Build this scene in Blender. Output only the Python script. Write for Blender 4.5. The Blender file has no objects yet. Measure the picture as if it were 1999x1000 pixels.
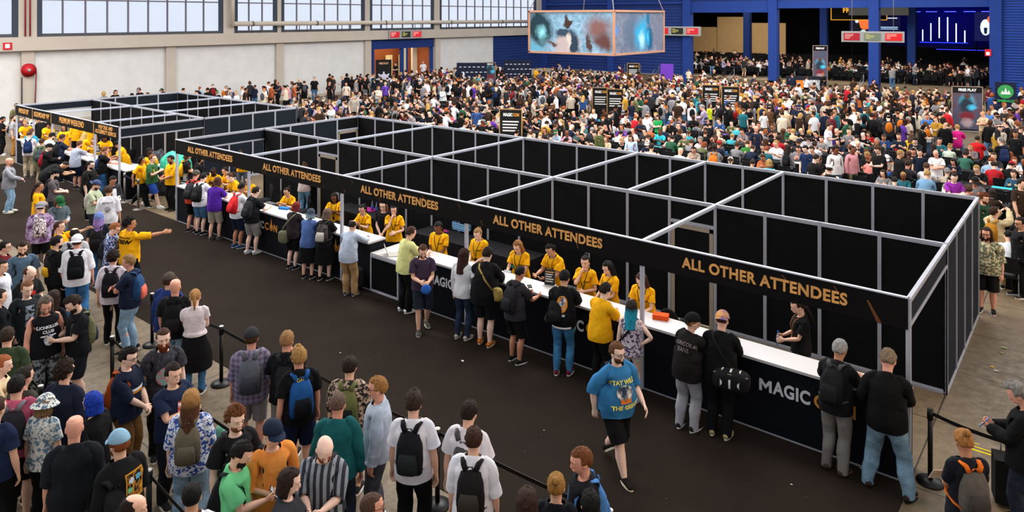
import bpy, bmesh, math, random
import numpy as np
from mathutils import Vector, Matrix
from mathutils.bvhtree import BVHTree
from mathutils.kdtree import KDTree

C = bpy.context.scene.collection
R = math.radians
rng = random.Random(7)

# ------------------------------------------------------------------ camera, sky, exposure
F_PX, YH, CAM_H = 1423.0, 32.4, 6.2546          # focal length (px), horizon row, eye height (m)
CAM = Vector((22.0, -10.91, CAM_H)); YAW = 0.6796
cd = bpy.data.cameras.new('camera'); cam = bpy.data.objects.new('camera', cd); C.objects.link(cam)
cam.location = CAM; cam.rotation_euler = (R(90), 0, YAW)
cd.sensor_width = 36; cd.lens = F_PX / 1999 * 36; cd.shift_y = -(499.5 - YH) / 1999
cd.clip_start = .1; cd.clip_end = 400
bpy.context.scene.camera = cam
FW = Vector((-math.sin(YAW), math.cos(YAW), 0)); RT = Vector((math.cos(YAW), math.sin(YAW), 0))

w = bpy.data.worlds.new('overcast_sky'); bpy.context.scene.world = w; w.use_nodes = True
bg = w.node_tree.nodes['Background']; bg.inputs[0].default_value = (.96, .975, 1.0, 1); bg.inputs[1].default_value = .6
vs = bpy.context.scene.view_settings
vs.view_transform = 'Standard'; vs.look = 'None'; vs.gamma = 1; vs.use_curve_mapping = False; vs.exposure = 0.76

def lamp(name, loc, size, power, col, rot=(0, 0, 0)):
    l = bpy.data.lights.new(name, 'AREA'); l.shape = 'RECTANGLE'; l.size, l.size_y = size; l.energy = power; l.color = col
    o = bpy.data.objects.new(name, l); C.objects.link(o); o.location = loc; o.rotation_euler = rot
    return o
for i, (x, y, p) in enumerate(((-10, -4, 3200), (8, 8, 2600), (0, 24, 2800), (26, 28, 1700), (4, 42, 2600))): lamp(f'roof_light_{i + 1}', (x, y, 14), (16, 8), p, (1, .97, .93))
lamp('warm_hall_light', (36, 2, 11), (6, 6), 1500, (1, .66, .36))

# ------------------------------------------------------------------ helpers
def at(x, y, z=0.0):
    "world point of photograph pixel (x, y) on the level z"
    d = F_PX * (CAM_H - z) / (y - YH)
    p = CAM + FW * d + RT * ((x - 999.5) * d / F_PX); p.z = z
    return p
def proj(p):
    r = Vector(p) - CAM; d = r.dot(FW)
    return 999.5 + F_PX * r.dot(RT) / d, YH - F_PX * r.z / d, d

def tag(o, label=None, cat=None, group=None, kind=None):
    if label: o['label'] = label
    if cat: o['category'] = cat
    if group: o['group'] = group
    if kind: o['kind'] = kind
    return o
def empty(name, loc=(0, 0, 0), rz=0, label=None, cat=None, group=None, kind=None):
    o = bpy.data.objects.new(name, None); C.objects.link(o); o.location = loc; o.rotation_euler = (0, 0, rz)
    o.empty_display_size = .1
    return tag(o, label, cat, group, kind)
def link(name, me, parent=None, mats=None):
    o = bpy.data.objects.new(name, me); C.objects.link(o)
    if parent is not None: o.parent = parent
    if mats:
        if not isinstance(mats, (list, tuple)): mats = [mats]
        if len(me.materials) == 0:
            for m in mats: me.materials.append(m)
        else:
            for i, m in enumerate(mats):
                if me.materials[i] is not m:
                    o.material_slots[i].link = 'OBJECT'; o.material_slots[i].material = m
    return o
def raw(name, V, Fc, smooth=False):
    me = bpy.data.meshes.new(name); me.from_pydata([tuple(v) for v in V], [], [tuple(f) for f in Fc])
    if smooth: me.polygons.foreach_set('use_smooth', [True] * len(me.polygons))
    me.update(); return me

class MB:
    "collects boxes, bars, tubes into one mesh"
    def __init__(s): s.V = []; s.F = []; s.M = []; s.S = []
    def add(s, V, Fc, m=0, sm=False):
        b = len(s.V); s.V += [tuple(v) for v in V]; s.F += [tuple(i + b for i in f) for f in Fc]
        s.M += [m] * len(Fc); s.S += [sm] * len(Fc); return s
    def box(s, x0, x1, y0, y1, z0, z1, m=0):
        V = [(x, y, z) for x in (x0, x1) for y in (y0, y1) for z in (z0, z1)]
        return s.add(V, [(0, 1, 3, 2), (4, 6, 7, 5), (0, 4, 5, 1), (2, 3, 7, 6), (0, 2, 6, 4), (1, 5, 7, 3)], m)
    def bar(s, a, b, w, h, m=0):
        a = Vector(a); b = Vector(b); d = (b - a).normalized(); up = Vector((0, 0, 1))
        if abs(d.z) > .9: up = Vector((0, 1, 0))
        x = d.cross(up).normalized() * w / 2; y = x.cross(d).normalized() * h / 2
        V = [p + i * x + j * y for p in (a, b) for i, j in ((-1, -1), (1, -1), (1, 1), (-1, 1))]
        return s.add(V, [(3, 2, 1, 0), (4, 5, 6, 7), (0, 1, 5, 4), (1, 2, 6, 5), (2, 3, 7, 6), (3, 0, 4, 7)], m)
    def tube(s, pts, rad, n=8, m=0, cap=True):
        V, Fc = loft(pts, [(r, r) for r in (rad if isinstance(rad, (list, tuple)) else [rad] * len(pts))], n, cap)
        return s.add(V, Fc, m, True)
    def mesh(s, name):
        me = bpy.data.meshes.new(name); me.from_pydata(s.V, [], s.F)
        me.polygons.foreach_set('material_index', s.M); me.polygons.foreach_set('use_smooth', s.S); me.update(); return me
    def build(s, name, mats, parent=None): return link(name, s.mesh(name), parent, mats)

def loft(pts, rad, n=12, cap=True, side=(1, 0, 0)):
    "closed tube through pts; rad = (r along side axis, r along the other)"
    pts = [Vector(p) for p in pts]; V = []; Fc = []
    side = Vector(side)
    for i, p in enumerate(pts):
        t = (pts[min(i + 1, len(pts) - 1)] - pts[max(i - 1, 0)])
        if t.length < 1e-9: t = Vector((0, 0, 1))
        t.normalize(); s = side - t * side.dot(t)
        if s.length < .05: s = Vector((0, 1, 0)) - t * t.y
        s.normalize(); u = t.cross(s)
        for k in range(n):
            a = 2 * math.pi * k / n
            V.append(p + s * (math.cos(a) * rad[i][0]) + u * (math.sin(a) * rad[i][1]))
    for i in range(len(pts) - 1):
        for k in range(n):
            a = i * n + k; b = i * n + (k + 1) % n
            Fc.append((a, b, b + n, a + n))
    if cap:
        V.append(pts[0]); V.append(pts[-1]); c0 = len(V) - 2; c1 = c0 + 1; L = (len(pts) - 1) * n
        for k in range(n):
            Fc.append((c0, (k + 1) % n, k)); Fc.append((c1, L + k, L + (k + 1) % n))
    return V, Fc

def ellip(c, r, n=12, m=8, top=None):
    V = []; Fc = []
    for i in range(m + 1):
        t = math.pi * i / m
        for k in range(n):
            a = 2 * math.pi * k / n
            V.append((c[0] + r[0] * math.sin(t) * math.cos(a), c[1] + r[1] * math.sin(t) * math.sin(a), c[2] + r[2] * math.cos(t)))
    for i in range(m):
        for k in range(n):
            a = i * n + k; b = i * n + (k + 1) % n; Fc.append((a, a + n, b + n, b))
    return V, Fc

# ------------------------------------------------------------------ materials
_mats = {}
ART = {  # (two ground colours), [(x, z, rx, rz, colour, softness)]
 'sign_wide': (('5c86a0', '9cc0d8'), [(-2.2, 5.6, 1.15, 1.2, '14343e', .35), (-2.1, 5.3, .55, .6, '8fdce8', .8), (-2.6, 4.4, .8, .35, '5fa8c4', .6), (2.0, 5.6, 1.3, 1.0, '7a5652', .7), (2.3, 4.8, .9, .7, '5c3a36', .6), (-.2, 4.7, 1.1, .75, 'b8a8a8', .4), (-.35, 5.25, .85, .4, '2c4254', .35), (.25, 4.7, .45, .8, '23384a', .4), (-.05, 4.8, .18, .7, 'd0c4bc', .5), (-.2, 6.0, .28, .42, '3c2620', .3), (1.35, 4.7, .18, .7, '4a3430', .5), (-1.3, 4.75, .5, .16, '5a3c34', .5)]),
 'sign_blue': (('50586c', '9098ac'), [(-.9, 5.4, 1.5, 1.5, '5a6c84', .6), (.2, 5.2, 1.15, 1.3, '2ea4d4', .6), (.2, 4.9, .45, .7, 'b8ecf8', .8), (-2.8, 5.4, .3, .4, '3c8ae0', .8), (1.15, 5.0, .5, .95, '155f8c', .35), (.95, 6.1, .22, .4, '1a6c9a', .3), (1.0, 5.0, .3, .6, '36b4e0', .6), (2.3, 5.2, .6, 1.4, '747a90', .6)]),
 'banner': (('2a5a74', '6a3a44'), [(0, 1.6, .5, .5, '4fb8d8', .8), (0, 1.9, .16, .2, '5c3a30', .3), (-.05, 1.4, .4, .5, '23303e', .4), (.25, 1.3, .3, .2, '48c0e8', .7), (0, .8, .45, .3, '7a2430', .4), (0, .45, .35, .3, 'b09aa0', .5)])}
def srgb(h):
    if isinstance(h, str):
        h = h.lstrip('#'); h = h if len(h) == 6 and all(q in '0123456789abcdef' for q in h) else '808080'; c = [int(h[i:i + 2], 16) / 255 for i in (0, 2, 4)]
    else: c = list(h)
    return tuple(((v + .055) / 1.055) ** 2.4 if v > .04045 else v / 12.92 for v in c)
def mat(kind, col='808080', col2=None, **kw):
    key = (kind, col, col2, tuple(sorted(kw.items())))
    if key in _mats: return _mats[key]
    m = bpy.data.materials.new(f'{kind}_{col}'); m.use_nodes = True; _mats[key] = m
    nt = m.node_tree; N = nt.nodes; L = nt.links; b = N['Principled BSDF']
    c = (*srgb(col), 1); c2 = (*srgb(col2), 1) if col2 else None
    tc = N.new('ShaderNodeTexCoord')
    def noise(scale, det=2, rough=.5, src='Object', vec=None):
        n = N.new('ShaderNodeTexNoise'); n.inputs['Scale'].default_value = scale; n.inputs['Detail'].default_value = det
        n.inputs['Roughness'].default_value = rough; L.new(vec or tc.outputs[src], n.inputs['Vector']); return n
    def mix(f, a, d, mode='MIX'):
        x = N.new('ShaderNodeMix'); x.data_type = 'RGBA'; x.blend_type = mode
        for s, v in ((x.inputs[0], f), (x.inputs[6], a), (x.inputs[7], d)):
            if isinstance(v, (int, float, tuple)): s.default_value = v
            else: L.new(v, s)
        return x.outputs[2]
    def ramp(src, a, bb):
        r = N.new('ShaderNodeMapRange'); L.new(src, r.inputs[0]); r.inputs[1].default_value = a; r.inputs[2].default_value = bb; return r.outputs[0]
    def bump(src, strength, dist=.01, prev=None):
        x = N.new('ShaderNodeBump'); x.inputs['Strength'].default_value = strength; x.inputs['Distance'].default_value = dist
        L.new(src, x.inputs['Height'])
        if prev: L.new(prev, x.inputs['Normal'])
        return x.outputs[0]
    def vary(colin, n, k=.25):
        d = tuple(v * (1 - k) for v in c[:3]) + (1,); e = tuple(min(1, v * (1 + k)) for v in c[:3]) + (1,)
        return mix(ramp(n.outputs[0], .3, .7), d, e)
    rough = kw.get('rough', .85); metal = kw.get('metal', 0)
    out = c
    if kind == 'cloth':
        n = noise(5, 2, .5); n.inputs['Distortion'].default_value = .5; out = vary(c, n, .12)
        L.new(bump(n.outputs[0], .6, .045, None), b.inputs['Normal'])
    elif kind == 'denim':
        n = noise(7, 4, .6); n2 = noise(60, 2)
        out = mix(ramp(n.outputs[0], .35, .7), tuple(v * .72 for v in c[:3]) + (1,), tuple(min(1, v * 1.25) for v in c[:3]) + (1,))
        L.new(bump(n.outputs[0], .9, .035), b.inputs['Normal'])
    elif kind == 'skin':
        n = noise(6, 2); out = vary(c, n, .08); rough = .55
        b.inputs['Subsurface Weight'].default_value = 0.0
    elif kind == 'hair':
        mp = N.new('ShaderNodeMapping'); mp.inputs['Scale'].default_value = (60, 60, 9); L.new(tc.outputs['Object'], mp.inputs[0])
        n = noise(1.6, 3, .6, vec=mp.outputs[0])
        out = mix(ramp(n.outputs[0], .3, .7), tuple(v * .4 for v in c[:3]) + (1,), tuple(min(1, v * 1.25) for v in c[:3]) + (1,))
        if c2: # colour changing downwards
            sx = N.new('ShaderNodeSeparateXYZ'); L.new(tc.outputs['Object'], sx.inputs[0])
            out = mix(ramp(sx.outputs[2], kw.get('z0', .03), kw.get('z1', .11)), out, c2)
        L.new(bump(n.outputs[0], 1, .02), b.inputs['Normal']); rough = .65
    elif kind in ('plaid', 'stripes', 'hstripes'):
        sx = N.new('ShaderNodeSeparateXYZ'); L.new(tc.outputs['Object'], sx.inputs[0])
        def wv(o, s):
            a = N.new('ShaderNodeMath'); a.operation = 'MULTIPLY'; L.new(o, a.inputs[0]); a.inputs[1].default_value = s
            q = N.new('ShaderNodeMath'); q.operation = 'SINE'; L.new(a.outputs[0], q.inputs[0]); return ramp(q.outputs[0], -.1, .1)
        s = kw.get('s', 90)
        if kind == 'plaid': out = mix(.5, mix(wv(sx.outputs[0], s), c, c2), mix(wv(sx.outputs[2], s), c, c2))
        elif kind == 'stripes': out = mix(wv(sx.outputs[0], s), c, c2)
        else: out = mix(wv(sx.outputs[2], s), c, c2)
        n = noise(9, 3); L.new(bump(n.outputs[0], .5, .02), b.inputs['Normal'])
    elif kind in ('floral', 'camo', 'tiedye'):
        sc, lo, hi = {'floral': (24, .5, .54), 'camo': (16, .47, .53), 'tiedye': (8, .42, .6)}[kind]
        n = noise(sc, 3, .6); out = mix(ramp(n.outputs[0], lo, hi), c, c2)
        if kw.get('c3'):
            n3 = noise(sc * 1.3, 2, .5); n3.inputs['Distortion'].default_value = 1; out = mix(ramp(n3.outputs[0], .56, .62), out, (*srgb(kw['c3']), 1))
        nb = noise(9, 3); L.new(bump(nb.outputs[0], .5, .02), b.inputs['Normal'])
    elif kind == 'paint':      # walls, boards: faint mottling
        n = noise(kw.get('s', 1.5), 5, .6); out = vary(c, n, kw.get('k', .06))
        n2 = noise(kw.get('s', 1.5) * 30, 2); L.new(bump(n2.outputs[0], .08, .01), b.inputs['Normal'])
    elif kind == 'slats':      # roller shutter / cladding: fine horizontal relief
        sx = N.new('ShaderNodeSeparateXYZ'); L.new(tc.outputs['Object'], sx.inputs[0])
        a = N.new('ShaderNodeMath'); a.operation = 'MULTIPLY'; L.new(sx.outputs[2], a.inputs[0]); a.inputs[1].default_value = 2 * math.pi / kw.get('pitch', .2)
        q = N.new('ShaderNodeMath'); q.operation = 'SINE'; L.new(a.outputs[0], q.inputs[0])
        n = noise(.6, 4, .6); out = vary(c, n, .1); L.new(bump(q.outputs[0], 1, kw.get('depth', .04)), b.inputs['Normal'])
    elif kind == 'alu':
        n = noise(4, 3); out = vary(c, n, .06); metal = .15; rough = .5
    elif kind == 'carpet':
        n = noise(1.1, 5, .65); n2 = noise(160, 2, .8); n3 = noise(14, 3, .6)
        k = mix(ramp(n.outputs[0], .3, .75), tuple(v * .8 for v in c[:3]) + (1,), tuple(v * 1.25 for v in c[:3]) + (1,))
        out = mix(ramp(n2.outputs[0], .35, .75), k, tuple(v * 1.7 for v in c[:3]) + (1,))
        n4 = noise(7, 1, .5); n4.inputs['Distortion'].default_value = 2
        spk = noise(38, 1, .3)
        out = mix(ramp(spk.outputs[0], .83, .85), out, (.35, .33, .3, 1))
        L.new(bump(n2.outputs[0], .5, .004), b.inputs['Normal']); rough = 1
    elif kind == 'concrete':
        n = noise(.55, 8, .68); n2 = noise(5, 6, .7); n3 = noise(28, 3, .7)
        k = mix(ramp(n.outputs[0], .3, .72), c, c2)
        k = mix(ramp(n2.outputs[0], .35, .8), k, tuple(v * 1.35 for v in c2[:3]) + (1,))
        k = mix(ramp(n3.outputs[0], .66, .72), k, (.42, .38, .32, 1))
        # saw-cut joints between the slabs
        br = N.new('ShaderNodeTexBrick'); L.new(tc.outputs['Object'], br.inputs['Vector']); br.inputs['Scale'].default_value = 1
        br.offset = 0; br.inputs['Brick Width'].default_value = 2.0; br.inputs['Row Height'].default_value = 2.0; br.inputs['Mortar Size'].default_value = .012
        out = mix(br.outputs['Fac'], k, tuple(v * .4 for v in c[:3]) + (1,))
        sc_ = N.new('ShaderNodeMapping'); sc_.inputs['Rotation'].default_value = (0, 0, .5); sc_.inputs['Scale'].default_value = (1, 14, 1); L.new(tc.outputs['Object'], sc_.inputs[0])
        n5 = noise(1.3, 4, .7, vec=sc_.outputs[0]); out = mix(ramp(n5.outputs[0], .62, .9), out, (.3, .26, .2, 1))
        L.new(bump(n2.outputs[0], .15, .01), b.inputs['Normal'])
        L.new(ramp(n2.outputs[0], 1.1, -.1), b.inputs['Roughness']); rough = None
    elif kind == 'glow':
        b.inputs['Emission Color'].default_value = c; b.inputs['Emission Strength'].default_value = kw.get('e', 1)
        if kw.get('black', 1): out = (0, 0, 0, 1)
        rough = .6
    elif kind == 'glaze':
        b.inputs['Transmission Weight'].default_value = 0
        tr = N.new('ShaderNodeBsdfTranslucent'); tr.inputs[0].default_value = c
        tp = N.new('ShaderNodeBsdfTransparent'); tp.inputs[0].default_value = c
        mx = N.new('ShaderNodeMixShader'); n = noise(.4, 4); L.new(ramp(n.outputs[0], 0, 4.0), mx.inputs[0])
        L.new(tp.outputs[0], mx.inputs[1]); L.new(tr.outputs[0], mx.inputs[2])
        L.new(mx.outputs[0], N['Material Output'].inputs[0]); return m
    elif kind == 'glass':
        tp = N.new('ShaderNodeBsdfTransparent'); tp.inputs[0].default_value = c
        gl = N.new('ShaderNodeBsdfGlossy'); gl.inputs['Roughness'].default_value = .05
        mx = N.new('ShaderNodeMixShader'); mx.inputs[0].default_value = .25
        L.new(tp.outputs[0], mx.inputs[1]); L.new(gl.outputs[0], mx.inputs[2]); L.new(mx.outputs[0], N['Material Output'].inputs[0]); return m
    elif kind == 'vcol':
        at_ = N.new('ShaderNodeAttribute'); at_.attribute_name = 'col'; out = at_.outputs['Color']
    elif kind == 'painting':   # abstract colour-field canvas
        n = noise(.55, 6, .62); n.inputs['Distortion'].default_value = 1.6
        cr = N.new('ShaderNodeValToRGB'); L.new(n.outputs[0], cr.inputs[0]); e = cr.color_ramp.elements
        cols = kw['cols'].split(','); e[0].position = .3; e[0].color = (*srgb(cols[0]), 1); e[1].position = .72; e[1].color = (*srgb(cols[-1]), 1)
        for i, q in enumerate(cols[1:-1]):
            x = cr.color_ramp.elements.new(.3 + .42 * (i + 1) / (len(cols) - 1)); x.color = (*srgb(q), 1)
        out = cr.outputs[0]; rough = .6
    elif kind == 'art':        # printed abstract painting: soft fields of colour
        base, blobs = ART[col]
        n = noise(1.1 if col != 'banner' else 3, 5, .6); dv = N.new('ShaderNodeMix'); dv.data_type = 'VECTOR'; dv.inputs[0].default_value = kw.get('warp', .35 if col != 'banner' else .15)
        L.new(tc.outputs['Object'], dv.inputs[4]); sub = N.new('ShaderNodeVectorMath'); sub.operation = 'SUBTRACT'; L.new(n.outputs['Color'], sub.inputs[0]); sub.inputs[1].default_value = (.5, .5, .5)
        ad = N.new('ShaderNodeVectorMath'); ad.operation = 'MULTIPLY_ADD'; L.new(sub.outputs[0], ad.inputs[0]); ad.inputs[1].default_value = (1.1,) * 3 if col != 'banner' else (.35,) * 3; L.new(tc.outputs['Object'], ad.inputs[2])
        n2 = noise(2.2, 6, .65); n2.inputs['Distortion'].default_value = 1.5
        out = mix(ramp(n2.outputs[0], .3, .7), (*srgb(base[0]), 1), (*srgb(base[1]), 1))
        for x, z, rx, rz, cc, soft in blobs:
            mp = N.new('ShaderNodeMapping'); mp.vector_type = 'POINT'; mp.inputs['Scale'].default_value = (1 / rx, 0, 1 / rz); mp.inputs['Location'].default_value = (-x / rx, 0, -z / rz); L.new(ad.outputs[0], mp.inputs[0])
            ln = N.new('ShaderNodeVectorMath'); ln.operation = 'LENGTH'; L.new(mp.outputs[0], ln.inputs[0])
            out = mix(ramp(ln.outputs['Value'], 1.0, 1.0 - soft), out, (*srgb(cc), 1))
        rough = .55
    if isinstance(out, tuple): b.inputs['Base Color'].default_value = out
    else: L.new(out, b.inputs['Base Color'])
    if rough is not None: b.inputs['Roughness'].default_value = rough
    b.inputs['Metallic'].default_value = metal
    b.inputs['Specular IOR Level'].default_value = kw.get('spec', {'cloth': .15, 'denim': .15, 'carpet': .05, 'skin': .35, 'hair': .2, 'plaid': .15, 'vcol': .1}.get(kind, .3))
    return m

_text = {}
def text_mesh(s, size=1, bold=.0, spacing=1, align='CENTER', depth=0):
    key = (s, size, bold, spacing, align, depth)
    if key in _text: return _text[key]
    cu = bpy.data.curves.new('lettering', 'FONT'); cu.body = s; cu.size = size; cu.offset = bold; cu.align_x = align; cu.align_y = 'CENTER'
    cu.space_character = spacing; cu.extrude = depth; cu.resolution_u = 5 if size > .2 else 2
    o = bpy.data.objects.new('lettering', cu); C.objects.link(o)
    dg = bpy.context.evaluated_depsgraph_get(); me = bpy.data.meshes.new_from_object(o.evaluated_get(dg))
    bpy.data.objects.remove(o); bpy.data.curves.remove(cu); me.materials.clear(); _text[key] = me; return me
def lettering(s, size, mt, parent, loc, rz=0, bold=.02, spacing=1.0, width=None, align='CENTER', name='lettering', tilt=90, depth=.004):
    "upright letters facing local -Y (rz=0)"
    me = text_mesh(s, size, bold * size, spacing, align, depth)
    o = link(name, me, parent, mt); o.location = loc; o.rotation_euler = (R(tilt), 0, rz)
    if width: o.scale = (width / max(.001, me_width(me)), 1, 1)
    return o
def me_width(me):
    xs = [v.co.x for v in me.vertices]; return max(xs) - min(xs)
# ------------------------------------------------------------------ people: rest shapes (A-pose, 1.75 m, facing +Y), skin weights, posing
SH = np.array([.178, -.01, 1.405]); AD = np.array([math.sin(R(42)), 0, -math.cos(R(42))])
UA, FA = .285, .25                                   # upper arm, forearm length
HIP = np.array([.092, 0, .90]); KNEE = np.array([.098, .012, .49]); ANK = np.array([.10, -.012, .085])
PY0 = np.array([0, 0, .98]); SP = np.array([0, -.01, 1.04]); CH = np.array([0, -.01, 1.24]); NK = np.array([0, -.012, 1.475]); HD = np.array([0, 0, 1.55])
BN = ['pelvis', 'spine', 'chest', 'neck', 'head', 'ua0', 'fa0', 'ha0', 'fi0', 'ua1', 'fa1', 'ha1', 'fi1', 'th0', 'sh0', 'ft0', 'th1', 'sh1', 'ft1']
BI = {n: i for i, n in enumerate(BN)}

def armp(t, side=1, off=(0, 0, 0)):
    p = SH + AD * t; return (side * (p[0] + off[0]), p[1] + off[1], p[2] + off[2])
AN = np.array([-math.cos(R(42)), 0, -math.sin(R(42))])  # palm normal at rest (towards the body / down)

def body_shells():
    S = []
    S.append(loft([(0, 0, .80), (0, -.005, .86), (0, -.012, .93), (0, -.008, 1.0), (0, 0, 1.09), (0, 0, 1.19), (0, .002, 1.29), (0, -.005, 1.37), (0, -.012, 1.43), (0, -.014, 1.48)],
                  [(.05, .06), (.155, .11), (.168, .122), (.155, .108), (.138, .096), (.148, .104), (.165, .118), (.172, .108), (.14, .085), (.06, .05)], 20))
    S.append(loft([(0, -.018, 1.42), (0, -.012, 1.49), (0, .002, 1.57)], [(.068, .062), (.056, .058), (.056, .06)], 14))
    S.append(loft([(0, .058, 1.522), (0, .045, 1.535), (0, .026, 1.56), (0, .012, 1.595), (0, .004, 1.635), (0, -.002, 1.675), (0, -.006, 1.71), (0, -.008, 1.737), (0, -.008, 1.75)],
                  [(.018, .02), (.038, .045), (.055, .068), (.065, .086), (.071, .094), (.075, .098), (.071, .092), (.05, .066), (.018, .02)], 20))
    S.append(loft([(0, .09, 1.652), (0, .104, 1.63), (0, .108, 1.612), (0, .094, 1.603)], [(.008, .01), (.010, .012), (.0145, .013), (.011, .01)], 8))
    S.append(loft([(0, .085, 1.585), (0, .093, 1.578), (0, .088, 1.566)], [(.022, .01), (.026, .011), (.02, .011)], 8))
    S.append(loft([(-.05, .082, 1.668), (0, .095, 1.67), (.05, .082, 1.668)], [(.009, .009), (.011, .01), (.009, .009)], 8))
    for s in (1, -1):
        S.append(ellip((s * .076, -.006, 1.628), (.009, .019, .031), 8, 6))
        S.append(loft([armp(-.07, s), armp(-.02, s), armp(.05, s), armp(.14, s), armp(.24, s), armp(UA, s), armp(.34, s), armp(.42, s), armp(.50, s), armp(UA + FA + .01, s)],
                      [(.026, .03), (.042, .05), (.048, .053), (.048, .05), (.041, .042), (.037, .038), (.041, .041), (.038, .037), (.028, .026), (.024, .021)], 12, side=(0, 1, 0)))
        t0 = UA + FA
        S.append(loft([armp(t0 - .01, s), armp(t0 + .03, s), armp(t0 + .07, s), armp(t0 + .095, s)], [(.026, .019), (.037, .017), (.042, .015), (.036, .012)], 12, side=(0, 1, 0)))
        for k, (oy, ln) in enumerate(((.030, .070), (.0105, .080), (-.0095, .075), (-.029, .058))):
            P = []
            for j, (f, c) in enumerate(((0, 0), (.4, .004), (.75, .014), (1, .026))):
                n = AN * c; P.append(armp(t0 + .082 + ln * f, s, (n[0], oy * (1 + .1 * f), n[2])))
            S.append(loft(P, [(.0092, .0092), (.0088, .0088), (.0078, .0078), (.006, .006)], 8, side=(0, 1, 0)))
        th = []
        for f, oy, c in ((.01, .022, .004), (.035, .045, .010), (.06, .056, .018), (.085, .058, .026)):
            n = AN * c; th.append(armp(t0 + f, s, (n[0], oy, n[2])))
        S.append(loft(th, [(.014, .014), (.0125, .0125), (.010, .010), (.0075, .0075)], 8, side=(0, 1, 0)))
        S.append(loft([(s * .085, -.012, .93), (s * .092, -.004, .84), (s * .095, .002, .72), (s * .097, .008, .60), (s * .098, .014, .50), (s * .098, .002, .42), (s * .099, -.014, .33), (s * .10, -.014, .22), (s * .10, -.012, .13), (s * .10, -.012, .05)],
                      [(.078, .10), (.088, .098), (.078, .084), (.064, .066), (.054, .058), (.052, .054), (.055, .059), (.045, .048), (.035, .038), (.034, .04)], 14))
        S.append(loft([(s * .10, -.055, .03), (s * .10, -.03, .035), (s * .102, .04, .035), (s * .106, .10, .026), (s * .108, .16, .02), (s * .108, .185, .016)],
                      [(.024, .02), (.034, .03), (.036, .034), (.042, .022), (.036, .014), (.02, .01)], 10))
    return S

def top_shells(sleeve, hem=.84, loose=1.0, fit=1.0):
    l = loose; S = []
    zs = [hem - .04, hem + .04, .95, 1.04, 1.13, 1.22, 1.31, 1.38, 1.43, 1.475, 1.50]
    rr = [(.196, .152), (.195, .151), (.191, .148), (.183, .137), (.178, .131), (.180, .132), (.186, .136), (.190, .126), (.165, .100), (.092, .074), (.068, .062)]
    S.append(loft([(0, [-.006, -.008, -.008, -.004, 0, 0, .003, -.003, -.012, -.014, -.014][i], z) for i, z in enumerate(zs)], [(a * l if i < 7 else a, b * l if i < 7 else b) for i, (a, b) in enumerate(rr)], 22))
    for s in (1, -1):
        if sleeve == 0:
            continue
        if sleeve < .3:
            P = [-.09, -.02, .05, .12, sleeve, sleeve + .05]; r = [.03, .049, .058, .066, .072, .074]
        else:
            P = [-.09, -.02, .05, .12, .24, .32, .42, .50, sleeve, sleeve + .04]; r = [.03, .049, .057, .058, .055, .054, .052, .044, .040, .040]
        S.append(loft([armp(t, s) for t in P], [(a * (.7 + .3 * l), a * (.7 + .3 * l)) for a in r], 14, side=(0, 1, 0)))
    return S
def leg_shells(hem, wide=1.0):
    S = [loft([(0, 0, .79), (0, -.006, .86), (0, -.012, .93), (0, -.008, 1.0), (0, -.004, 1.06), (0, 0, 1.09)],
              [(.06, .07), (.168, .124), (.177, .130), (.166, .119), (.150, .106), (.142, .098)], 20)]
    for s in (1, -1):
        w = wide
        S.append(loft([(s * .085, -.012, .95), (s * .094, -.005, .84), (s * .097, .002, .72), (s * .098, .008, .60), (s * .099, .012, .50), (s * .099, .0, .40), (s * .10, -.012, .30), (s * .101, -.012, .18), (s * .101, -.010, .08), (s * .101, -.008, .02)],
                      [(.090, .112), (.1, .112), (.088 * (.6 + .4 * w), .096 * (.6 + .4 * w)), (.078 * w, .082 * w), (.073 * w, .078 * w), (.070 * w, .075 * w), (.070 * w, .077 * w), (.060 * w, .068 * w), (.058 * w, .068 * w), (.058 * w, .068 * w)], 14))
    return S

def remeshed(name, shells, voxel, ratio, smooth=2):
    V = []; Fc = []
    for v, f in shells:
        b = len(V); V += [tuple(q) for q in v]; Fc += [tuple(i + b for i in g) for g in f]
    me = bpy.data.meshes.new(name); me.from_pydata(V, [], Fc); me.update()
    bm = bmesh.new(); bm.from_mesh(me); bmesh.ops.recalc_face_normals(bm, faces=bm.faces); bm.to_mesh(me); bm.free()
    o = bpy.data.objects.new(name, me); C.objects.link(o)
    m = o.modifiers.new('r', 'REMESH'); m.mode = 'VOXEL'; m.voxel_size = voxel
    m = o.modifiers.new('s', 'SMOOTH'); m.iterations = smooth; m.factor = .6
    m = o.modifiers.new('d', 'DECIMATE'); m.ratio = ratio
    dg = bpy.context.evaluated_depsgraph_get(); out = bpy.data.meshes.new_from_object(o.evaluated_get(dg))
    bpy.data.objects.remove(o); bpy.data.meshes.remove(me)
    return out
def cut(me, planes):
    "planes: (co, normal, filter) - removes what lies beyond the normal where filter(co) holds"
    bm = bmesh.new(); bm.from_mesh(me)
    for co, no, flt in planes:
        g = [f for f in bm.faces if flt(f.calc_center_median())]
        es = set(e for f in g for e in f.edges); vs_ = set(v for f in g for v in f.verts)
        bmesh.ops.bisect_plane(bm, geom=list(g) + list(es) + list(vs_), plane_co=co, plane_no=no)
        no = Vector(no); co = Vector(co)
        dead = [f for f in bm.faces if flt(f.calc_center_median()) and (f.calc_center_median() - co).dot(no) > 1e-5]
        bmesh.ops.delete(bm, geom=dead, context='FACES')
    bmesh.ops.triangulate(bm, faces=bm.faces)
    bm.verts.ensure_lookup_table(); V = np.array([v.co[:] for v in bm.verts]); Fc = np.array([[v.index for v in f.verts] for f in bm.faces]); bm.free()
    return V, Fc
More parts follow.
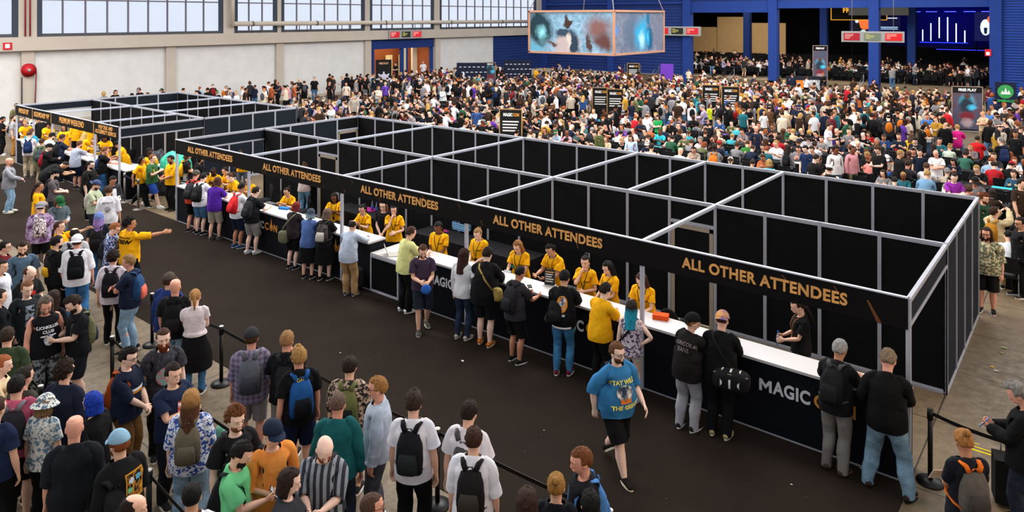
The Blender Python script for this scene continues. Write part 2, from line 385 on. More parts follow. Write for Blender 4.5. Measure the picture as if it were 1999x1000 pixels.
def arrays(me):
    V = np.empty(len(me.vertices) * 3); me.vertices.foreach_get('co', V); V = V.reshape(-1, 3)
    me.calc_loop_triangles(); Fc = np.empty(len(me.loop_triangles) * 3, int); me.loop_triangles.foreach_get('vertices', Fc); return V, Fc.reshape(-1, 3)

def sm(x, a, b):
    t = np.clip((x - a) / (b - a), 0, 1); return t * t * (3 - 2 * t)
def weights(V):
    W = np.zeros((len(V), len(BN))); x, y, z = V.T
    rem = np.ones(len(V))
    for s in (0, 1):
        sg = 1 if s == 0 else -1
        rel = np.stack([sg * x, y, z], 1) - SH; t = rel @ AD; perp = rel - t[:, None] * AD; inner = -perp @ np.array([AD[2] * -1, 0, AD[0]])  # + towards the body
        inn = perp @ np.array([-math.cos(R(42)), 0, -math.sin(R(42))])
        wa = sm(t, -.035, .10) * (1 - sm(inn, .065, .115)) * (sg * x > .06)
        fa = sm(t, UA - .045, UA + .045); ha = sm(t, UA + FA - .02, UA + FA + .02); fi = sm(t, UA + FA + .075, UA + FA + .10)
        W[:, BI[f'ua{s}']] = wa * (1 - fa); W[:, BI[f'fa{s}']] = wa * fa * (1 - ha); W[:, BI[f'ha{s}']] = wa * ha * (1 - fi); W[:, BI[f'fi{s}']] = wa * fi
        rem = rem - wa
    lw = (1 - sm(z, .80, .96)) * rem
    sx = sm(x, -.012, .012)
    for s in (0, 1):
        ws = lw * (sx if s == 0 else 1 - sx)
        sh = 1 - sm(z, .44, .54); ft = 1 - sm(z, .07, .11)
        W[:, BI[f'th{s}']] = ws * (1 - sh); W[:, BI[f'sh{s}']] = ws * sh * (1 - ft); W[:, BI[f'ft{s}']] = ws * sh * ft
    rem = rem - lw
    sp = sm(z, .97, 1.10); ch = sm(z, 1.17, 1.31); nk = sm(z, 1.455, 1.50); hd = sm(z, 1.52, 1.57)
    W[:, 0] = rem * (1 - sp); W[:, 1] = rem * sp * (1 - ch); W[:, 2] = rem * ch * (1 - nk); W[:, 3] = rem * nk * (1 - hd); W[:, 4] = rem * hd
    return W

class Rest:
    def __init__(s, V, Fc): s.V = V; s.F = Fc; s.W = weights(V); s.bvh = None
def lower(c): return c.z < 1.2 and abs(c.x) < .34
def make_rest(voxel, rb, rg, only=None):
    T = {}
    T['body'] = Rest(*arrays(remeshed('body', body_shells(), voxel, rb, 2)))
    AV = Vector(AD)
    def armcut(t): return [((s * (SH[0] + AD[0] * t), SH[1], SH[2] + AD[2] * t), (s * AD[0], 0, AD[2]), (lambda c, s=s: s * c.x > .2 and c.z > .7)) for s in (1, -1)]
    neck = ((0, 0, 1.482), (0, .28, 1), lambda c: abs(c.x) < .11 and c.z > 1.40)
    g = max(voxel * 1.4, .011)
    def top(name, sleeve, hem, loose, extra=()):
        if only and name not in only: return
        me = remeshed(name, top_shells(sleeve + .03 if sleeve else 0, hem, loose), g, rg, 3)
        pl = [((0, 0, hem), (0, 0, -1), lambda c: c.z < hem + .12 and abs(c.x) < .26), neck] + (armcut(sleeve) if sleeve else [])
        if not sleeve:
            pl = pl[:2] + [((s * .165, 0, 1.4), (s, 0, 0), (lambda c: c.z > 1.27)) for s in (1, -1)]
        T[name] = t_ = Rest(*cut(me, pl + list(extra))); W = t_.W        # the hem hangs: it follows both thighs a little
        a, b = BI['th0'], BI['th1']; lw = W[:, a] + W[:, b]; sx = sm(t_.V[:, 0], -.2, .2); W[:, 0] += lw * .45; W[:, a] = lw * .55 * sx; W[:, b] = lw * .55 * (1 - sx)
    top('tshirt', .20, .86, 1.0); top('longsleeve', UA + FA - .005, .86, 1.03); top('jacket', UA + FA, .82, 1.14); top('tank', 0, .86, .97); top('crop', .12, 1.03, .96)
    top('halfsleeve', .30, .84, 1.06)
    def leg(name, hem, wide):
        if only and name not in only: return
        me = remeshed(name, leg_shells(hem, wide), g, rg, 3)
        T[name] = Rest(*cut(me, [((0, 0, hem), (0, 0, -1), lambda c: c.z < .85), ((0, 0, 1.035), (0, 0, 1), lambda c: c.z > .95)]))
    leg('trousers', .045, 1.05); leg('jeans', .055, .88); leg('wide', .035, 1.3); leg('shorts', .50, 1.18); leg('hotpants', .76, 1.0)
    V, Fc = loft([(0, 0, 1.05), (0, -.008, .95), (0, 0, .80), (0, .005, .62), (0, .005, .45)], [(.16, .118), (.185, .14), (.22, .17), (.25, .2), (.27, .215)], 28, cap=False)
    V = np.array([tuple(v) for v in V]); T['skirt'] = Rest(V, np.array([[f[0], f[1], f[2]] for f in Fc] + [[f[0], f[2], f[3]] for f in Fc]))
    Wt = T['skirt'].W; k = 1 - sm(V[:, 2], .75, 1.0); Wt[:] = 0; sx = sm(V[:, 0], -.15, .15)
    Wt[:, 0] = 1 - .75 * k; Wt[:, BI['th0']] = .75 * k * sx; Wt[:, BI['th1']] = .75 * k * (1 - sx)
    return T
REST = {'hi': make_rest(.0055, .045, .19), 'lo': make_rest(.012, .075, .14)}
REST['tiny'] = make_rest(.018, .019, .03, ('tshirt', 'longsleeve', 'jeans', 'shorts'))
print('LOD', {a: {b: len(r.F) for b, r in t.items()} for a, t in REST.items()})

def warp(V, fat=0, fem=0, shoulder=1):
    "body build: belly / overall girth, female proportions - acts on rest coordinates"
    V = V.copy(); x, y, z = V.T.copy()
    tor = sm(z, .70, .95) * (1 - sm(z, 1.36, 1.47))
    rel = np.stack([np.abs(x), y, z], 1) - SH; t = rel @ AD; inn = rel @ AN
    arm = sm(t, -.03, .06) * (1 - sm(inn, .065, .115))
    tor = tor * (1 - arm)
    belly = np.exp(-((z - 1.06) / .17) ** 2)
    gx = 1 + fat * (.16 * tor + .22 * belly * tor) - fem * .10 * np.exp(-((z - 1.12) / .09) ** 2) * tor + fem * .06 * np.exp(-((z - .90) / .10) ** 2)
    gy = 1 + fat * (.16 * tor + (.45 * belly * (y > 0) + .15 * belly) * tor)
    V[:, 0] = x * gx; V[:, 1] = y * gy
    if fem: V[:, 1] += fem * .03 * np.exp(-((z - 1.28) / .055) ** 2 - ((np.abs(x) - .075) / .05) ** 2) * (y > .02)
    leg = (1 - sm(z, .78, .92)) * (z > .1) * (np.abs(x) < .36)
    cx = np.sign(x) * .098
    V[:, 0] += (x - cx) * leg * fat * .28; V[:, 1] += y * leg * fat * .28
    perp = rel - t[:, None] * AD; perp[:, 0] *= np.sign(x)
    V += perp * (arm * (.30 * fat - .12 * fem))[:, None] * (t < UA + FA)[:, None]
    V[:, 0] -= np.sign(x) * (fem * .018) * arm
    V[:, 0] += np.sign(x) * fat * .02 * arm
    return V

def rotm(ax, a):
    ax = np.asarray(ax, float); ax = ax / np.linalg.norm(ax); c, s = math.cos(a), math.sin(a); X, Y, Z = ax
    return np.array([[c + X * X * (1 - c), X * Y * (1 - c) - Z * s, X * Z * (1 - c) + Y * s], [Y * X * (1 - c) + Z * s, c + Y * Y * (1 - c), Y * Z * (1 - c) - X * s], [Z * X * (1 - c) - Y * s, Z * Y * (1 - c) + X * s, c + Z * Z * (1 - c)]])
def frame(d, n):
    d = d / np.linalg.norm(d); n = n - d * (n @ d); n = n / np.linalg.norm(n); return np.stack([d, n, np.cross(d, n)], 1)
def ik(root, tgt, a, b, pole):
    v = tgt - root; L = np.linalg.norm(v); Lm = (a + b) * .995
    if L > Lm: v = v / L * Lm; L = Lm
    if L < .12: v = v / max(L, 1e-6) * .12; L = .12
    d = v / L; ca = (a * a + L * L - b * b) / (2 * a * L); sa = math.sqrt(max(0, 1 - ca * ca))
    p = pole - d * (pole @ d); p = p / (np.linalg.norm(p) + 1e-9)
    el = root + d * (a * ca) + p * (a * sa); return el, root + v

class Pose:
    """lean / twist / side in degrees; hip height; feet and hands in the person's own frame (x right, y forward), 1.75 m scale"""
    def __init__(s, lean=0, twist=0, side=0, head=(0, 0, 0), hands=((.25, .04, .80), (.25, .04, .80)), feet=((.11, 0, 0), (.11, 0, 0)), hip=None, fy=0, elbow=(None, None), roll=(0, 0), curl=.35, toe=(8, 8), heel=(0, 0), bend=0):
        s.lean, s.twist, s.side, s.head, s.hands, s.feet, s.hip, s.fy, s.elbow, s.roll, s.curl, s.toe, s.heel, s.bend = lean, twist, side, head, hands, feet, hip, fy, elbow, roll, curl, toe, heel, bend
    def mats(s):
        M = np.zeros((len(BN), 4, 4)); M[:, 3, 3] = 1
        def put(n, Rm, rest, pos): M[BI[n], :3, :3] = Rm; M[BI[n], :3, 3] = pos - Rm @ rest
        hip = s.hip if s.hip is not None else .965
        P = np.array([0, s.fy, hip]); dz = hip - .98
        Rp = rotm((1, 0, 0), -R(s.bend)) if s.bend else np.eye(3)
        put('pelvis', Rp, PY0, P)
        Ra = Rp @ rotm((0, 0, 1), R(s.twist) * .5) @ rotm((1, 0, 0), -R(s.lean) * .5) @ rotm((0, 1, 0), R(s.side) * .5)
        psp = P + Rp @ (SP - PY0); put('spine', Ra, SP, psp)
        Rc = Rp @ rotm((0, 0, 1), R(s.twist)) @ rotm((1, 0, 0), -R(s.lean)) @ rotm((0, 1, 0), R(s.side))
        pch = psp + Ra @ (CH - SP); put('chest', Rc, CH, pch)
        pnk = pch + Rc @ (NK - CH); yaw, pit, tilt = s.head
        Rh = rotm((0, 0, 1), R(yaw)) @ rotm((1, 0, 0), -R(pit)) @ rotm((0, 1, 0), R(tilt))
        Rh = Rh * 1.09
        Ru = rotm((0, 0, 1), R(s.twist) * .5 + R(yaw) * .5) @ rotm((1, 0, 0), -R((s.lean + s.bend + pit) * .5))
        put('neck', Ru, NK, pnk); phd = pnk + Ru @ (HD - NK); put('head', Rh, HD, phd)
        s.Rh, s.phd, s.Rc, s.pch = Rh, phd, Rc, pch
        s.hand = []
        for k in (0, 1):
            sg = 1 if k == 0 else -1; mir = np.array([sg, 1, 1])
            sh = SH * mir; ad = AD * mir; hnd = s.hands[k]
            psh = pch + Rc @ (sh - CH)
            t = np.array(hnd[:3], float) * mir
            pole = np.array(s.elbow[k] if s.elbow[k] is not None else (.55, -.6, -.8), float) * mir
            el, wr = ik(psh, t, UA, FA, pole)
            u = (el - psh) / UA; f = (wr - el) / FA; n = np.cross(u, f)
            if np.linalg.norm(n) < .02: n = np.cross(u, np.array([-.3 * sg, 1, 0]))
            n0 = np.cross(ad, np.array([0, 1, 0.]))
            F0 = frame(ad, n0)
            Ru_ = frame(u, n) @ F0.T; Rf = frame(f, n) @ F0.T
            put(f'ua{k}', Ru_, sh, psh); put(f'fa{k}', Rf, sh + ad * UA, el)
            Rr = rotm(f, R(s.roll[k]) * sg) @ Rf * 1.08
            put(f'ha{k}', Rr, sh + ad * (UA + FA), wr)
            kn = sh + ad * (UA + FA + .085); pk = wr + Rr @ (ad * .085)
            cr = s.curl if not isinstance(s.curl, tuple) else s.curl[k]
            put(f'fi{k}', Rr @ rotm((0, sg, 0), cr * 1.3), kn, pk)
            s.hand.append((wr, Rr, Rr @ ad))
            hp = P + Rp @ (HIP * mir - PY0); fo = np.array(s.feet[k], float) * mir; an = fo + np.array([0, -.012, .085])
            kn_, an_ = ik(hp, an, .41, .405, np.array([.10 * sg, 1, .1]))
            u = (kn_ - hp); f = (an_ - kn_); hd0 = (KNEE - HIP) * mir; n = np.array([1., 0, 0]) if True else 0
            to = R(s.toe[k]) * -sg
            n = np.array([math.cos(to), math.sin(to), 0])
            Rt = frame(u, n) @ frame(hd0, np.array([1., 0, 0])).T; Rs = frame(f, n) @ frame((ANK - KNEE) * mir, np.array([1., 0, 0])).T
            put(f'th{k}', Rt, HIP * mir, hp); put(f'sh{k}', Rs, KNEE * mir, kn_)
            Rfo = rotm((0, 0, 1), to) @ rotm((1, 0, 0), -R(s.heel[k]))
            put(f'ft{k}', Rfo, ANK * mir, an_); 
            s.__dict__.setdefault('foot', {})[k] = (Rfo, an_)
        return M
def skin(V, W, M):
    Vh = np.concatenate([V, np.ones((len(V), 1))], 1); T = np.einsum('vb,bij->vij', W, M); return np.einsum('vij,vj->vi', T, Vh)[:, :3]

def mesh_np(name, V, Fc, mi=None):
    me = bpy.data.meshes.new(name); me.vertices.add(len(V)); me.vertices.foreach_set('co', np.asarray(V, np.float32).ravel())
    n = len(Fc); me.loops.add(n * 3); me.loops.foreach_set('vertex_index', np.asarray(Fc, np.int32).ravel())
    me.polygons.add(n); me.polygons.foreach_set('loop_start', np.arange(0, n * 3, 3, dtype=np.int32)); me.polygons.foreach_set('use_smooth', np.ones(n, bool))
    if mi is not None: me.polygons.foreach_set('material_index', mi)
    me.update(calc_edges=True); return me
def vnorm(V, Fc):
    n = np.cross(V[Fc[:, 1]] - V[Fc[:, 0]], V[Fc[:, 2]] - V[Fc[:, 0]]); out = np.zeros_like(V)
    for i in range(3): np.add.at(out, Fc[:, i], n)
    return out / (np.linalg.norm(out, axis=1, keepdims=True) + 1e-12)
def folds(V, N, amp, seed):
    r = np.random.RandomState(seed); d = np.zeros(len(V))
    for s, a in ((14, 1), (26, .7), (45, .45)):
        for _ in range(3):
            k = r.normal(size=3); k = k / np.linalg.norm(k) * s; d += a * (.25 + np.sin(V @ k + r.rand() * 6.3 + 1.5 * np.sin(V @ (r.normal(size=3) * 9))))
    return V + N * (d * amp / 3.0)[:, None]

# ---- head-frame pieces (origin at HD, shared by everyone)
HC = np.array([0, -.004, 1.658]) - HD
def hair_grid(fn, n=28, m=18, seed=0):
    V = []; Fc = []
    for i in range(m + 1):
        el = math.pi / 2 - math.pi * i / m
        for k in range(n):
            az = 2 * math.pi * k / n   # 0 = front
            V.append(fn(el, az if az <= math.pi else az - 2 * math.pi))
    for i in range(m):
        for k in range(n):
            a = i * n + k; b = i * n + (k + 1) % n; Fc.append((a, b, b + n)); Fc.append((a, b + n, a + n))
    return np.array(V), np.array(Fc)
def dirv(el, az): return np.array([math.sin(az) * math.cos(el), math.cos(az) * math.cos(el), math.sin(el)])
HR = np.array([.0755, .0985, .096])
def s1(x, a, b): t = min(1, max(0, (x - a) / (b - a))); return t * t * (3 - 2 * t)
def hair_fn(style, seed=0):
    r = random.Random(seed); ph = [(r.uniform(4, 9), r.uniform(4, 9), r.uniform(0, 6)) for _ in range(4)]
    def nz(el, az, k=1): return sum(math.sin(a * az * 1.0 * k + c) * math.sin(b * el * k + c * 2) for a, b, c in ph) / 4
    def fn(el, az):
        d = dirv(el, az); a = abs(az)
        th = {'buzz': .008, 'short': .015, 'quiff': .018, 'curly': .03, 'afro': .075, 'bob': .022, 'long': .02, 'tied': .012, 'thin': .010, 'cap': .008}[style]
        face = s1(a, R(88), R(62)) * s1(el, R(38), R(24))          # 1 inside the face opening
        if style in ('bob', 'long'): face = s1(a, R(66), R(48)) * s1(el, R(44), R(30))
        low = {'buzz': -28, 'short': -34, 'quiff': -34, 'curly': -36, 'afro': -40, 'tied': -34, 'thin': -30, 'cap': -30}.get(style, -89)
        cut_ = s1(el, R(low) + .0, R(low) - .22)
        if a < R(115) and style not in ('bob', 'long', 'afro'): cut_ = max(cut_, s1(el, R(-6), R(-16)))
        hid = max(face, cut_)
        if style == 'thin': hid = max(hid, s1(el, R(45), R(55)), s1(a, R(100), R(70)) * s1(el, R(10), R(25)))
        t = th * (1 + (.9 if style in ('curly', 'afro') else .35) * nz(el, az, 1.6 if style in ('curly', 'afro') else 1))
        if style == 'quiff': t += .022 * s1(a, R(80), R(10)) * s1(el, R(20), R(45))
        if style == 'afro': t = t * (1 - .35 * face)
        t += {'buzz': 0, 'thin': .002, 'short': .005, 'quiff': .008, 'curly': .010, 'bob': .003, 'long': .003}.get(style, .002) * r.uniform(-1, 1) * (1 - hid)
        rad = HR + t
        p = HC + d * rad
        if style in ('bob', 'long') and el < R(-8):
            k = s1(el, R(-8), R(-75)); drop = (.10 if style == 'bob' else .30) * k
            out = np.array([math.sin(az), math.cos(az), 0])
            w = .097 + .008 * nz(0, az, 2) + .006 * r.uniform(-1, 1); yy = math.cos(az)
            p = HC + np.array([math.sin(az) * (w + .016 * k * (1 - k)), min(yy * .112, .03) - (.035 if style == 'long' else .0) * k, -.015 - drop - .02 * k * r.random()])
            if a < R(50): p[1] = min(p[1], -.0); 
        if hid > 0: p = p * (1 - hid) + (HC + d * HR * .82) * hid
        return p
    return fn
_head = {}
def head_piece(kind, lod='hi'):
    key = (kind, lod)
    if key in _head: return _head[key]
    n, m = {'hi': (36, 24), 'lo': (18, 12), 'tiny': (8, 6)}[lod]
    if kind in ('buzz', 'short', 'quiff', 'curly', 'afro', 'bob', 'long', 'thin'):
        V, Fc = hair_grid(hair_fn(kind, hash(kind) % 7 if False else len(kind)), n + (12 if kind in ('curly', 'afro') and lod == 'hi' else 0), m + (8 if kind in ('curly', 'afro') and lod == 'hi' else 0))
    elif kind in ('ponytail', 'bun', 'tied', 'tail'):
        V, Fc = hair_grid(hair_fn('tied'), n, m); V = list(map(tuple, V)); Fc = [tuple(f) for f in Fc]
        if kind == 'bun': e = ellip(HC + np.array([0, -.10, .075]), (.042, .04, .04), 10, 8)
        elif kind == 'ponytail': e = loft([HC + np.array(q) for q in ((0, -.08, .05), (0, -.13, .045), (0, -.15, -.02), (0, -.145, -.12), (0, -.13, -.22))], [(.014, .014), (.022, .02), (.026, .024), (.024, .02), (.008, .008)], 8)
        else: e = loft([HC + np.array(q) for q in ((0, -.07, -.05), (0, -.11, -.08), (0, -.12, -.16), (0, -.125, -.28), (0, -.12, -.40))], [(.02, .02), (.03, .024), (.036, .026), (.034, .022), (.012, .01)], 8)
        b = len(V); V += [tuple(q) for q in e[0]]
        for f in e[1]:
            f = [i + b for i in f]; Fc.append(tuple(f[:3]))
            if len(f) == 4: Fc.append((f[0], f[2], f[3]))
        V = np.array(V); Fc = np.array(Fc)
    elif kind in ('cap', 'capback', 'beanie', 'bucket'):
        def fn(el, az):
            d = dirv(el, az); t = .022 if kind != 'beanie' else .026; p = HC + d * (HR + t) + np.array([0, 0, .004])
            z0 = .018 if kind != 'beanie' else -.005
            if p[2] < HC[2] + z0: p = HC + d * HR * .8; p[2] = min(p[2], HC[2] + z0 - .002)
            return p
        V, Fc = hair_grid(fn, n, m); V = list(map(tuple, V)); Fc = [tuple(f) for f in Fc]
        if kind in ('cap', 'capback'):
            sg = 1 if kind == 'cap' else -1; b = len(V); q = 9
            for r_ in range(3):
                for j in range(q):
                    a = -1.15 + 2.3 * j / (q - 1); rr = (.0, .04, .075)[r_] * math.cos(a * .8)
                    V.append((math.sin(a) * (.088 + rr * .15), sg * (math.cos(a) * .112 + rr), HC[2] + .022 - .012 * r_ + (-.008 * abs(math.sin(a)))))
            k0 = len(V)
            for v in V[b:k0]: V.append((v[0], v[1], v[2] - .006))
            for r_ in range(2):
                for j in range(q - 1):
                    a = b + r_ * q + j; F4 = (a, a + 1, a + q + 1, a + q); Fc.append(F4[:3]); Fc.append((F4[0], F4[2], F4[3]))
                    o = k0 - b; Fc.append((F4[2] + o, F4[1] + o, F4[0] + o)); Fc.append((F4[3] + o, F4[2] + o, F4[0] + o))
        if kind == 'bucket':
            e = loft([(0, -.004, HC[2] + .03), (0, -.004, HC[2] - .02)], [(.098, .122), (.15, .17)], 20, cap=False); b = len(V); V += [tuple(v) for v in e[0]]
            for f in e[1]: f = [i + b for i in f]; Fc.append(tuple(f[:3])); Fc.append((f[0], f[2], f[3]))
        V = np.array(V); Fc = np.array(Fc)
    elif kind in ('beard', 'longbeard', 'stubble'):
        def fn(el, az):
            d = dirv(el, az); a = abs(az); c0 = np.array([0, .016, 1.592]) - HD; rr = np.array([.0645, .084, .074]) + (.008 if kind == 'beard' else .012 if kind == 'longbeard' else .003)
            hid = max(s1(a, R(80), R(100)), s1(el, R(-4), R(10)), (s1(el, R(-32), R(-20)) * s1(a, R(26), R(16))))
            p = c0 + d * rr
            if kind == 'longbeard': p[2] -= .07 * s1(el, R(-30), R(-70)); p[1] += .01
            return p * (1 - hid) + (c0 + d * rr * .72) * hid
        V, Fc = hair_grid(fn, n, m)
    elif kind in ('eyes', 'brows', 'mouth', 'glasses', 'sunglasses'):
        mb = MB()
        for s in (-1, 1):
            if kind == 'eyes':
                V_, F_ = ellip((s * .031, .0835, 1.646 - HD[2]), (.0115, .008, .0058), 10, 6); mb.add(V_, F_, 0, True)
                V_, F_ = ellip((s * .031, .0905, 1.646 - HD[2]), (.0058, .003, .0062), 8, 6); mb.add(V_, F_, 1, True)
            elif kind == 'brows':
                mb.tube([(s * .014, .096, 1.661 - HD[2]), (s * .03, .094, 1.667 - HD[2]), (s * .048, .083, 1.662 - HD[2])], [.003, .0045, .0025], 6)
            elif kind in ('glasses', 'sunglasses'):
                y = .104; c = (s * .033, 1.645 - HD[2])
                P = [(c[0] + .024 * math.cos(t), y - abs(c[0] + .024 * math.cos(t)) * .18, c[1] + .019 * math.sin(t)) for t in np.linspace(0, 2 * math.pi, 13)]
                mb.tube(P, .0022, 5); mb.tube([(s * .058, .094, c[1] + .004), (s * .079, .0, c[1] + .002)], .0022, 5)
                if s == 1: mb.tube([(-.01, y, c[1]), (.01, y, c[1])], .002, 5)
                if kind == 'sunglasses': mb.add(P[:-1], [tuple(range(12))])
        if kind == 'mouth':
            mb.tube([(-.022, .094, 1.5795 - HD[2]), (-.01, .1015, 1.5815 - HD[2]), (0, .103, 1.5805 - HD[2]), (.01, .1015, 1.5815 - HD[2]), (.022, .094, 1.5795 - HD[2])], [.002, .0042, .0045, .0042, .002], 6)
        me = mb.mesh(kind); _head[key] = me; return me
    _head[key] = me = mesh_np(kind, V, Fc); return me

def shoe_mesh():
    mb = MB()
    sec = [(-.082, .040, .03, .028), (-.072, .052, .037, .045), (-.03, .056, .041, .05), (.02, .054, .042, .048), (.07, .045, .045, .036), (.12, .036, .047, .028), (.165, .030, .042, .022), (.192, .026, .024, .014)]
    # upper and sole in the foot frame (origin: ankle)
    P = [(0, y, z - .085) for y, z, a, b in sec]; V, Fc = loft(P, [(a, b) for y, z, a, b in sec], 12); mb.add(V, Fc, 0, True)
    for k, (s0, h) in enumerate(((1.12, 0),)):
        n = 16; ring = []
        for j in range(n):
            t = 2 * math.pi * j / n; y = .055 + .145 * math.cos(t); x = .050 * math.sin(t) * (1 - .12 * math.cos(t + 3.14))
            ring.append((x, y))
        V = [(x, y, -.085) for x, y in ring] + [(x, y, -.058) for x, y in ring]
        mb.add(V, [tuple(range(n))[::-1], tuple(range(n, 2 * n))] + [(j, (j + 1) % n, n + (j + 1) % n, n + j) for j in range(n)], 1, False)
    return mb.mesh('shoe')
SHOE = shoe_mesh()
def backpack_mesh(kind='big'):
    mb = MB(); k = {'big': 1.0, 'small': .82}[kind]
    P = [(0, -.07 * k, -.26 * k), (0, -.09 * k, -.235 * k), (0, -.10 * k, -.10 * k), (0, -.095 * k, .08 * k), (0, -.075 * k, .18 * k), (0, -.055 * k, .21 * k)]
    def sq(P, rr, n=20, e=.6):
        V = []; Fc = []
        for p, (a, b) in zip(P, rr):
            for j in range(n):
                t = 2 * math.pi * j / n; c, s = math.cos(t), math.sin(t)
                V.append((p[0] + a * math.copysign(abs(c) ** e, c), p[1] + b * math.copysign(abs(s) ** e, s), p[2]))
        for i in range(len(P) - 1):
            for j in range(n): a = i * n + j; b_ = i * n + (j + 1) % n; Fc.append((a, b_, b_ + n, a + n))
        Fc.append(tuple(range(n))[::-1]); Fc.append(tuple(range((len(P) - 1) * n, len(P) * n))); return V, Fc
    mb.add(*sq(P, [(.11 * k, .05 * k), (.145 * k, .085 * k), (.152 * k, .10 * k), (.14 * k, .088 * k), (.11 * k, .055 * k), (.05 * k, .03 * k)]), 0, True)
    pk = MB(); P2 = [(0, -.185 * k, -.225 * k), (0, -.195 * k, -.20 * k), (0, -.20 * k, -.09 * k), (0, -.19 * k, .0)]
    pk.add(*sq(P2, [(.08 * k, .02), (.11 * k, .035), (.112 * k, .035), (.09 * k, .02)]), 0, True)
    st = MB()
    for s in (-1, 1):
        # over the shoulder, down the chest, under the arm (chest frame, origin CH)
        q = [(s * .055, -.10, .20), (s * .082, -.085, .262), (s * .10, -.01, .275), (s * .10, .09, .235), (s * .108, .162, .11), (s * .125, .178, -.03), (s * .188, .10, -.13), (s * .18, -.03, -.17), (s * .13, -.10, -.20)]
        V_, F_ = loft([(a, b_, c) for a, b_, c in q], [(.030, .009)] * 5 + [(.018, .006)] * 4, 8, side=(1, 0, 0)); st.add(V_, F_, 0, True)
    ld = MB(); ld.tube([(-.03, -.11, .225 * k), (-.02, -.12, .25 * k), (.02, -.12, .25 * k), (.03, -.11, .225 * k)], .008, 6)
    return mb.mesh('pack'), pk.mesh('pocket'), st.mesh('strap'), ld.mesh('handle')
PACKS = {k: backpack_mesh(k) for k in ('big', 'small')}
def head_mats(eyecol): return [mat('cloth', 'e8e2dc'), mat('cloth', eyecol)]
SKIN = {'fair': 'e9b79c', 'pale': 'f0c8b4', 'ruddy': 'dfa088', 'tan': 'b98062', 'olive': 'cf9c7c', 'brown': '7a4a32', 'dark': '4a2c20'}

def place_xf(o, Rm, pos):
    M = np.eye(4); M[:3, :3] = Rm; M[:3, 3] = pos; o.matrix_local = Matrix(M.tolist())

